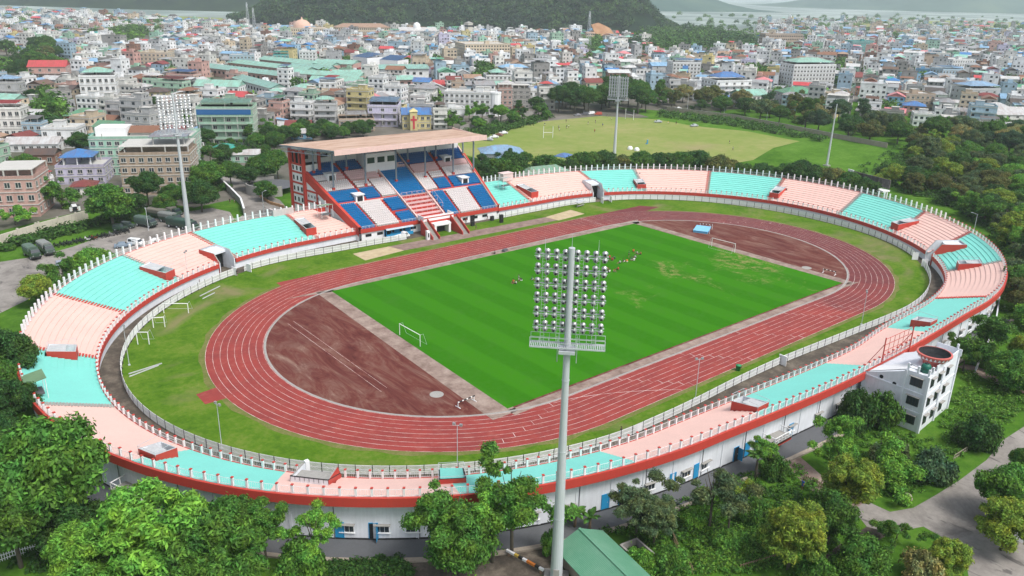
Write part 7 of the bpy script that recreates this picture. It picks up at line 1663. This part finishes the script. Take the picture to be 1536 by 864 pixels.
def far_house(P3, rz, w, d, n, wallc, roof, roofc, dist):
    m = FAR; H = n * 3.1; c, s = math.cos(rz), math.sin(rz); j = rt.uniform(.85, 1.08); wc = tuple(x * j for x in WC[wallc])
    T = lambda x, y, z: (P3.x + c * x - s * y, P3.y + s * x + c * y, z)
    m.col = wc; m.box((P3.x, P3.y, H / 2), (w, d, H), 0, rz, False)
    m.col = (.03, .035, .04)
    cols = max(2, int(w / 2.9)); side = 2
    for q in range(n):
        z = q * 3.1 + 1.0
        for i in range(cols):
            if rt.random() < .35: continue
            x = -w / 2 + w * (i + .5) / cols; e_ = rt.uniform(.4, 1.0); m.quad(T(x - e_, -d / 2 - .06, z), T(x + e_, -d / 2 - .06, z), T(x + e_, -d / 2 - .06, z + 1.4), T(x - e_, -d / 2 - .06, z + 1.4))
        for i in range(side):
            y = -d / 2 + d * (i + .5) / side
            for e in (-1, 1): x = e * (w / 2 + .06); m.quad(T(x, y - .55, z), T(x, y + .55, z), T(x, y + .55, z + 1.3), T(x, y - .55, z + 1.3))
    if roof in ('gable', 'hip'):
        mb = MB(); (gable if roof == 'gable' else hip)(mb, w, d, H + .05, min(w, d) * .22, .5) if roof == 'hip' else gable(mb, w, d, H + .05, min(w, d) * .22, .5, 0, 'x' if w >= d else 'y')
        m.col = RC_[roofc]; m.add([T(*v) for v in mb.v], mb.f)
    else:
        m.col = tuple(x * .8 for x in wc)
        for y in (-d / 2, d / 2): m.box(T(0, y, H + .4), (w, .2, .8), 0, rz, False)
        for x in (-w / 2, w / 2): m.box(T(x, 0, H + .4), (.2, d, .8), 0, rz, False)
        hx = rt.uniform(-.25, .25) * w; m.col = wc; m.box(T(hx, d * .15, H + 1.3), (3, 3, 2.6), 0, rz, False)
        if n > 1 and rt.random() < .6: m.col = tuple(x * .9 for x in wc); m.box(T(0, -d / 2 - .6, 3.1), (w * .9, 1.2, .9), 0, rz)
        if roof == 'posts':
            m.col = RC_[roofc]; fx = rt.uniform(.5, .95); m.add([T(-w * fx / 2, -d / 2, H + 2.6), T(w * fx / 2, -d / 2, H + 2.6), T(w * fx / 2, d / 2, H + 3.2), T(-w * fx / 2, d / 2, H + 3.2)], [(0, 1, 2, 3)])
        elif rt.random() < .3: m.col = (.03, .03, .035); q = T(w * .25, d * .2, H); m.tube((q[0], q[1], H), (q[0], q[1], H + 1.4), .6, n=6)
for dist, P3, ang, px, py in cells:
    w, d = rt.uniform(7.5, 13), rt.uniform(7.5, 12)
    if rt.random() < .04: w *= 1.7
    if blocked(P3, max(w, d) * .5): continue
    if dist < 700 and any((x - P3.x) ** 2 + (y - P3.y) ** 2 < (w * .55 + 2) ** 2 for x, y in tr_pts): continue
    if rt.random() < .12: FARTREE.append((P3, rt.uniform(3.0, 5.5))); continue
    n = rt.choices([1, 2, 3, 4, 5], [24, 38, 25, 9, 2])[0]
    wallc = rt.choices(WN, WW)[0]; roof = rt.choices(RN, RW)[0]
    if n > 3 and roof in ('gable', 'hip'): roof = 'flat'
    roofc = rt.choices(RCN, RCW)[0]
    best = min((ang + q * PI / 2 for q in range(4)), key=lambda a: -((math.sin(a)) * (CAM.x - P3.x) - math.cos(a) * (CAM.y - P3.y))); rz = best + rt.uniform(-.08, .08)
    lab_ = describe(P3, wallc, n, roof, roofc, px, py) if n_near < NEAR_MAX else None
    if n_near < NEAR_MAX and len(lab_.replace('-', ' ').split()) <= 16:
        n_near += 1; style = rt.choices(['plain', 'balcony', 'frame', 'shed'], [46, 34, 9, 11 if n == 1 else 2])[0]
        if style == 'frame' and roof in ('gable', 'hip', 'posts'): style = 'plain'
        house(P3, rz, w, d, n, wallc, roof, roofc, style, lab_, 'house', 2 if dist < 400 else 1, 'houses of the town behind the stadium', None, None, rt)
    else: far_house(P3, rz, w, d, n, wallc, roof, roofc, dist)
for P3 in SHACK:   # low lean-to sheds in the gaps
    if blocked(P3, 4) or any((x - P3.x) ** 2 + (y - P3.y) ** 2 < 25 for x, y in tr_pts): continue
    for _ in range(rt.randint(1, 3)):
        w, d = rt.uniform(3, 8), rt.uniform(3, 6); q = P3 + Vector((rt.uniform(-4, 4), rt.uniform(-4, 4), 0)); a = rt.uniform(0, 3); c, s = math.cos(a), math.sin(a); h = rt.uniform(2.2, 3.4)
        T = lambda x, y, z: (q.x + c * x - s * y, q.y + s * x + c * y, z)
        FAR.col = WC[rt.choice(WN)]; FAR.box((q.x, q.y, h / 2), (w, d, h), 0, a, False); FAR.col = RC_[rt.choices(RCN, RCW)[0]]; FAR.add([T(-w * .58, -d * .6, h), T(w * .58, -d * .6, h), T(w * .58, d * .6, h + .9), T(-w * .58, d * .6, h + .9)], [(0, 1, 2, 3)])
FAR.col = None
o = FAR.build('distant_town', [M_FAR]); o['kind'] = 'stuff'
print('near houses', n_near, 'cells', len(cells), 'far faces', len(FAR.f))
def far_wood(name, pts, seed, tone, per=90, leaf=.34):
    rs = np.random.RandomState(seed); cs = np.array([[p.x, p.y, p.z + r * .75] for p, r in pts]); rr = np.array([r for _, r in pts])
    V = leaf_cloud(rs, cs, rr, per, float(np.mean(rr)) * leaf * .5, .5, 1.4); o = link(name, cloud_data(name, V, M_LEAFF), None, color=TONE[tone]); o['kind'] = 'stuff'; return o
for q in PARK:
    xs = [p[0] for p in q]; ys = [p[1] for p in q]
    for _ in range(26):
        x, y = rt.uniform(min(xs), max(xs)), rt.uniform(min(ys), max(ys))
        if inpoly(x, y, q): FARTREE.append((G(x, y), rt.uniform(4, 7)))
for _ in range(650):   # tree lines of the valley
    x, y = rt.uniform(-20, 1560), rt.uniform(24, 62); 
    if y < 30 and x < 340: continue
    if 280 < x < 960: continue
    FARTREE.append((G(x, y), rt.uniform(4, 8)))
far_wood('distant_trees', FARTREE, 5, 'deep green', 110)
WOOD = [(945, 78), (1000, 86), (1060, 84), (1128, 80), (1132, 66), (1085, 52), (1040, 46), (985, 52), (950, 60)]
pts = []
while len(pts) < 260:
    x, y = rt.uniform(940, 1135), rt.uniform(44, 90)
    if inpoly(x, y, WOOD): pts.append((G(x, y), rt.uniform(6, 10)))
far_wood('distant_wood', pts, 6, 'dark green', 90)

# ------------------------------------------------------------------ walls, fences, poles, towers
def wall_run(name, pxl, h, th, mat, label, cat='wall', cap=None, z=0, step=None, post=None):
    P_ = [G(x, y) for x, y in pxl]; t = thing(name, label, cat, (P_[0].x, P_[0].y, 0)); o = P_[0]; mb = MB(); mc = MB()
    for a, b in zip(P_, P_[1:]):
        d = b - a; L = d.length; c = (a + b) / 2 - o; rz = math.atan2(d.y, d.x); mb.box((c.x, c.y, h / 2), (L + th * .4, th, h), 0, rz)
        if cap: mc.box((c.x, c.y, h + .06), (L + th, th + .14, .12), 0, rz)
        if post:
            for q in range(int(L / post) + 1): p = a.lerp(b, min(1, q * post / L)) - o; mc.box((p.x, p.y, h * .55), (th + .16, th + .16, h * 1.1 + .2), 0, rz)
    mb.build('panel', [mat], t)
    if cap or post: mc.build('coping' if cap else 'pillar', [cap or mat], t)
    return t
M_CREAMW = paint('cream_wall', (.56, .52, .44), .8, .6, .4, .5)
wall_run('boundary_wall', [(-60, 384), (0, 367), (60, 348), (132, 328)], 2.6, .3, M_CREAMW, 'long cream boundary wall with pillars at the far side of the parking lot', post=6)
wall_run('boundary_wall', [(205, 312), (222, 308), (262, 298)], 2.6, .3, M_CREAMW, 'cream boundary wall stretch between the big leafy tree and the palm', post=6)
wall_run('gate_wall', [(367, 324), (362, 308), (347, 292), (330, 276)], 2.4, .4, M_CONC, 'grey concrete wall beside the gate drive', cap=M_WHITE)
wall_run('kerb_wall', [(426, 312), (405, 306), (388, 294), (376, 282)], .9, .35, paint('kerb_stripe', (.42, .24, .12), .7, .5), 'low brown and yellow kerb wall on the other side of the gate drive')
wall_run('field_wall', [(1000, 166), (1100, 178), (1180, 193), (1240, 205), (1330, 222)], 2.2, .3, M_KERB, 'long brownish wall along the road behind the playing field', cap=M_CONC)
wall_run('street_wall', [(690, 196), (740, 182), (800, 172)], 2.0, .3, M_CONC, 'grey wall along the street before the white hotel', cap=M_CONC)
wall_run('walk_wall', [(1462, 560), (1475, 530), (1492, 490), (1498, 452)], 1.2, .25, M_WALLW, 'curved white wall outside the paved walk at the right end of the stand')
# curved ramp beside the grandstand
c = G(408, 287); t = thing('curved_ramp', 'curved grey ramp wall beside the grandstand tower', 'ramp', (c.x, c.y, 0)); mb = MB(); A, B, A2, B2 = [], [], [], []
for i in range(25): a = R(60) + R(210) * i / 24; A.append((8.5 * math.cos(a), 8.5 * math.sin(a), 0)); B.append((8.5 * math.cos(a), 8.5 * math.sin(a), 3.4)); A2.append((8.1 * math.cos(a), 8.1 * math.sin(a), 0)); B2.append((8.1 * math.cos(a), 8.1 * math.sin(a), 3.4))
mb.strip(A, B); mb.strip(B, B2); mb.strip(B2, A2); mb.build('parapet', [M_CONC], t); mb = MB(); mb.lathe([(0, 2.4), (8.1, 2.4)], n=28); mb.build('deck', [M_CONCD], t)
def picket(pxl, label, h=1.1, step=.28, mat=M_WHITE, name='picket_fence', rails=(.3, .85)):
    P_ = [G(x, y) for x, y in pxl]; t = thing(name, label, 'fence', (P_[0].x, P_[0].y, 0)); o = P_[0]; mb = MB(); mr = MB()
    for a, b in zip(P_, P_[1:]):
        d = b - a; L = d.length; rz = math.atan2(d.y, d.x)
        for q in range(int(L / step)): p = a + d * (q * step / L) - o; mb.box((p.x, p.y, h / 2 + rnd.uniform(-.04, .04)), (.09, .05, h), 0, rz)
        c = (a + b) / 2 - o
        for z in rails: mr.box((c.x, c.y, z), (L, .06, .08), 0, rz)
    mb.build('picket', [mat], t); mr.build('rail', [mat], t)
picket([(-20, 850), (20, 836), (70, 824)], 'pale picket fence along the path at the bottom left')
picket([(1005, 800), (1018, 830), (1040, 864)], 'bamboo fence running down beside the garden right of the basin', 1.2, .35, M_WOOD, 'bamboo_fence')
picket([(1110, 856), (1165, 840)], 'short bamboo fence at the bottom between two gardens', 1.0, .4, M_WOOD, 'bamboo_fence')
picket([(1430, 690), (1458, 672)], 'short pale fence rail by the round dark bush', .9, .6, M_KERB, 'garden_fence')
picket([(1205, 720), (1255, 745)], 'dark bamboo fence along the garden path', 1.1, .35, M_WOOD, 'bamboo_fence')
p = G(1075, 812); m2 = MB(); m2.fan([(p.x + 3.4 * math.cos(a * PI / 9) * (1 + .25 * math.sin(a * 2.3)), p.y + 2.4 * math.sin(a * PI / 9) * (1 + .2 * math.cos(a * 1.7)), .04) for a in range(18)]); struct(m2.build('pond_water', [plain('pond_water', (.02, .022, .02), .06, 0, .6)]))
for (x, y), H, lab in (((1031, 164), 9, 'street lamp on the road behind the belt, by the blue strip tower'), ((1086, 171), 9, 'street lamp below the banded white block'), ((1150, 180), 9, 'street lamp before the white annex'), ((223, 346), 6, 'street lamp between the palm and the green army truck'), ((396, 322), 7, 'street lamp on the gate drive near the grandstand'), ((1461, 345), 5, 'short lamp in the wood outside the far terraces')):
    p = G(x, y); t = thing('street_lamp', lab, 'street lamp', (p.x, p.y, 0), rnd.uniform(0, 3)); mb = MB(); mb.tube((0, 0, 0), (0, 0, H), .12, .07, 8); mb.build('pole', [M_GALV], t); mb = MB(); mb.tube((0, 0, H), (1.4, 0, H + .3), .05); mb.box((1.5, 0, H + .28), (.7, .25, .14)); mb.build('lamp_arm', [M_GALV], t)
for (x, y), H, w, lab in (((373, 44), 38, 5, 'lattice telecom tower at the foot of the wooded hill, taller one'), ((382, 47), 32, 5, 'lattice telecom tower at the foot of the wooded hill, shorter one'), ((882, 78), 44, 5, 'lattice telecom tower before the landslide scar'), ((703, 58), 20, 8, None)):
    p = G(x, y)
    if lab is None:
        t = thing('water_tower', 'pale yellow square tower with a dark top at the foot of the hill', 'tower', (p.x, p.y, 0)); mb = MB(); mb.box((0, 0, H / 2), (w, w, H)); mb.box((0, 0, H - 3.4), (w + .1, w + .1, 2.2), 1); mb.box((0, 0, H + .3), (w + 1, w + 1, .6)); mb.build('shaft', [M_CREAMW, M_DARK], t); mb = MB(); hip(mb, w, w, H + .6, 2, .3, 0); mb.build('cap', [M_CONC], t); continue
    t = thing('telecom_tower', lab, 'tower', (p.x, p.y, 0)); mb = MB(); N = 9
    for q in range(4):
        a = PI / 4 + q * PI / 2; b2 = a + PI / 2
        for j in range(N):
            f0, f1 = j / N, (j + 1) / N; W0, W1 = w * (1 - .8 * f0) * .7, w * (1 - .8 * f1) * .7
            mb.tube((W0 * math.cos(a), W0 * math.sin(a), H * f0), (W1 * math.cos(a), W1 * math.sin(a), H * f1), .16, n=4, cap=False); mb.tube((W0 * math.cos(a), W0 * math.sin(a), H * f0), (W1 * math.cos(b2), W1 * math.sin(b2), H * f1), .09, n=4, cap=False); mb.tube((W1 * math.cos(a), W1 * math.sin(a), H * f1), (W1 * math.cos(b2), W1 * math.sin(b2), H * f1), .08, n=4, cap=False)
    mb.build('lattice_mast', [M_GALV], t); mb = MB(); [mb.box((.9 * math.cos(a), .9 * math.sin(a), H - 3 - a * .6), (.5, .5, 2.2)) for a in (0, 2, 4)]; mb.build('antenna', [M_WHITE], t)
# ------------------------------------------------------------------ hills
def k_hill(name, c0, c1, c2, s):
    k = NT(name, 1.0, spec=.05); p = k.pos(); a = k.noise(p, s, 6, .7)
    k.base(k.ramp(a, [(.35, c0), (.5, c1), (.68, c2)])); return k.mat
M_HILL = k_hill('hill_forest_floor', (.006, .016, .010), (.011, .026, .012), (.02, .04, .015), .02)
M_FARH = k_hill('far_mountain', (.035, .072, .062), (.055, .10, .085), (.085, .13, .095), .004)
def vnoise(x, y, sd):
    return (math.sin(x * 1.7 + sd) * math.cos(y * 1.3 - sd * 2) + .5 * math.sin(x * 3.9 - y * 2.7 + sd * 3) + .25 * math.sin(x * 8.1 + y * 7.3 + sd))
FW = Vector((-math.sin(YAW), math.cos(YAW), 0)); RT = Vector((math.cos(YAW), math.sin(YAW), 0)); C0 = Vector((CAM.x, CAM.y, 0))
def ridge(name, depth, lat0, lat1, halfd, H, prof, mat, sd, nx=90, ny=26):
    """A long hill: laterally from lat0 to lat1 metres at a distance; prof(f) gives the crest height 0..1."""
    vs, fs = [], []
    for j in range(ny + 1):
        g = j / ny * 2 - 1
        for i in range(nx + 1):
            f = i / nx; lat = lat0 + (lat1 - lat0) * f; cr = prof(f)
            h = H * cr * max(0, math.cos(g * PI / 2)) ** .85 * (1 + .10 * vnoise(f * 9, g * 3, sd)) if abs(g) < 1 else 0
            p = C0 + RT * lat + FW * (depth + g * halfd * (.55 + .45 * cr) + 12 * vnoise(f * 6, g, sd + 2)); vs.append((p.x, p.y, h - .3))
    for j in range(ny):
        for i in range(nx): a = j * (nx + 1) + i; fs.append((a, a + 1, a + nx + 2, a + nx + 1))
    m = MB(); m.add(vs, fs); return struct(m.build(name, [mat], None, True)), vs
sm = lambda f, a, b: max(0, min(1, (f - a) / (b - a))) ** 1.2 if True else 0
def hump(f, a, b, c, d):
    x = 1.0
    if f < b: x = max(0, (f - a) / (b - a))
    if f > c: x = max(0, (d - f) / (d - c))
    return x * x * (3 - 2 * x)
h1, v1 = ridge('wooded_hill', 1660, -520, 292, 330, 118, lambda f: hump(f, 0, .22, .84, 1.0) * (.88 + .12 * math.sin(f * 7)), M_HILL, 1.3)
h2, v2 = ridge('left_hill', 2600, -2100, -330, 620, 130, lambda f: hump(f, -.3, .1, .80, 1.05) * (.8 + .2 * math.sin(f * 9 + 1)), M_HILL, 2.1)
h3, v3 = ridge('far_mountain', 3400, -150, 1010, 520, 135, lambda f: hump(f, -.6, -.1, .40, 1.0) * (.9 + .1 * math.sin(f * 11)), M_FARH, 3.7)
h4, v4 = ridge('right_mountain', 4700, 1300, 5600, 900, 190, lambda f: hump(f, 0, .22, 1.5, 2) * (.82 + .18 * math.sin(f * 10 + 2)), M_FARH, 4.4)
TONE['hill green'] = (.030, .066, .022); TONE['hill dark'] = (.020, .050, .026)
# the forest on the wooded hill reads as one mass
rs = np.random.RandomState(9); tris = np.array(v1); pts = []
nx = 91
for _ in range(5200):
    i, j = rs.randint(0, 90), rs.randint(0, 17); a = j * nx + i; u, v = rs.random(2)
    p = tris[a] * (1 - u) * (1 - v) + tris[a + 1] * u * (1 - v) + tris[a + nx] * (1 - u) * v + tris[a + nx + 1] * u * v
    if p[2] < .5: continue
    f = i / 90
    if .86 < f < .925 and p[2] < 26 and j < 9: continue
    pts.append((Vector(p), rs.uniform(4.5, 9.0)))
far_wood('hill_forest', pts[:2600], 3, 'hill green', 46, .42); far_wood('hill_forest_dark', pts[2600:], 4, 'hill dark', 46, .42)
# landslide scar at the foot of the hill
a = [(887, 40), (898, 37), (912, 43), (921, 53), (923, 58), (905, 57), (891, 50)]
k = NT('bare_earth', .95); p = k.pos(); k.base(k.ramp(k.noise(p, .08, 5, .7), [(.35, (.30, .15, .075)), (.65, (.44, .26, .15))]))
mb = MB(); base = G(905, 60); up = (FW * .75 + Vector((0, 0, 1))).normalized()
outl = []
for x, y in a: lat = (x - 905) / F_PX * (base - CAM).length; hh = (60 - y) / F_PX * (base - CAM).length; outl.append(base + RT * lat - FW * 20 + Vector((0, 0, hh)) + FW * hh * .9)
mb.fan(outl); bo = [p - FW * -14 for p in outl]
for i in range(len(outl)): mb.quad(outl[i], outl[(i + 1) % len(outl)], bo[(i + 1) % len(bo)], bo[i])
struct(mb.build('landslide_scar', [k.mat]))
# pale valley fields
for nm, pts_ in (('valley_field', [(1270, 34), (1420, 31), (1536, 34), (1600, 38), (1500, 44), (1330, 49), (1270, 46)]), ('left_valley_field', [(-40, 14), (200, 22), (335, 27), (330, 33), (150, 28), (-40, 22)])):
    sheet(nm, pxs(pts_), .1, 'play_field')

# ------------------------------------------------------------------ air, sky, sun, camera
hz = MB(); hz.box((9000, 9000, 199), (64000, 64000, 400)); ho = hz.build('haze', plain('haze_volume', (1, 1, 1)))
ho['kind'] = 'stuff'; mt = ho.data.materials[0]; nt = mt.node_tree
for n_ in list(nt.nodes):
    if n_.type != 'OUTPUT_MATERIAL': nt.nodes.remove(n_)
pv = nt.nodes.new('ShaderNodeVolumePrincipled'); pv.inputs['Color'].default_value = (.84, .95, 1.0, 1); pv.inputs['Density'].default_value = .00011; pv.inputs['Anisotropy'].default_value = .0
nt.links.new(pv.outputs[0], nt.nodes['Material Output'].inputs['Volume'])

SUN_EL, SUN_AZ = R(56), R(168)     # azimuth measured from +Y towards +X
wd_ = bpy.data.worlds.new('World'); sc.world = wd_; wd_.use_nodes = True; nt = wd_.node_tree; bg = nt.nodes['Background']
sky = nt.nodes.new('ShaderNodeTexSky'); sky.sky_type = 'NISHITA'; sky.sun_disc = False; sky.sun_elevation = SUN_EL; sky.sun_rotation = SUN_AZ; sky.dust_density = 4.0; sky.air_density = 1.2; sky.ozone_density = 1.0
hs = nt.nodes.new('ShaderNodeHueSaturation'); hs.inputs['Saturation'].default_value = .55; hs.inputs['Value'].default_value = 1.15
nt.links.new(sky.outputs[0], hs.inputs['Color']); nt.links.new(hs.outputs[0], bg.inputs['Color']); bg.inputs['Strength'].default_value = .125
sl = bpy.data.lights.new('sun', 'SUN'); sl.energy = 2.0; sl.angle = R(18); sl.color = (1.0, .975, .93); so = bpy.data.objects.new('sun', sl); COL.objects.link(so)
sd_ = Vector((math.sin(SUN_AZ) * math.cos(SUN_EL), math.cos(SUN_AZ) * math.cos(SUN_EL), math.sin(SUN_EL)))
so.rotation_euler = (-sd_).to_track_quat('-Z', 'Y').to_euler()

cd = bpy.data.cameras.new('camera'); co = bpy.data.objects.new('camera', cd); COL.objects.link(co); sc.camera = co
cd.sensor_fit = 'HORIZONTAL'; cd.sensor_width = 36; cd.lens = F_PX / PW * 36; cd.clip_start = .5; cd.clip_end = 20000
fwd = ray(PW / 2, PH / 2).normalized(); rgt = (ray(PW / 2 + 100, PH / 2) - ray(PW / 2, PH / 2)).normalized(); upv = rgt.cross(fwd)
M = Matrix((rgt, upv, -fwd)).transposed().to_4x4(); M.translation = CAM; co.matrix_world = M
sc.view_settings.view_transform = 'Standard'; sc.view_settings.look = 'None'; sc.view_settings.gamma = 1; sc.view_settings.exposure = .46; sc.view_settings.use_curve_mapping = False
sc.cycles.use_denoising = True
sc.cycles.max_bounces = 6; sc.cycles.diffuse_bounces = 3; sc.cycles.glossy_bounces = 2; sc.cycles.transmission_bounces = 3; sc.cycles.volume_bounces = 1; sc.cycles.transparent_max_bounces = 4
sc.cycles.caustics_reflective = False; sc.cycles.caustics_refractive = False
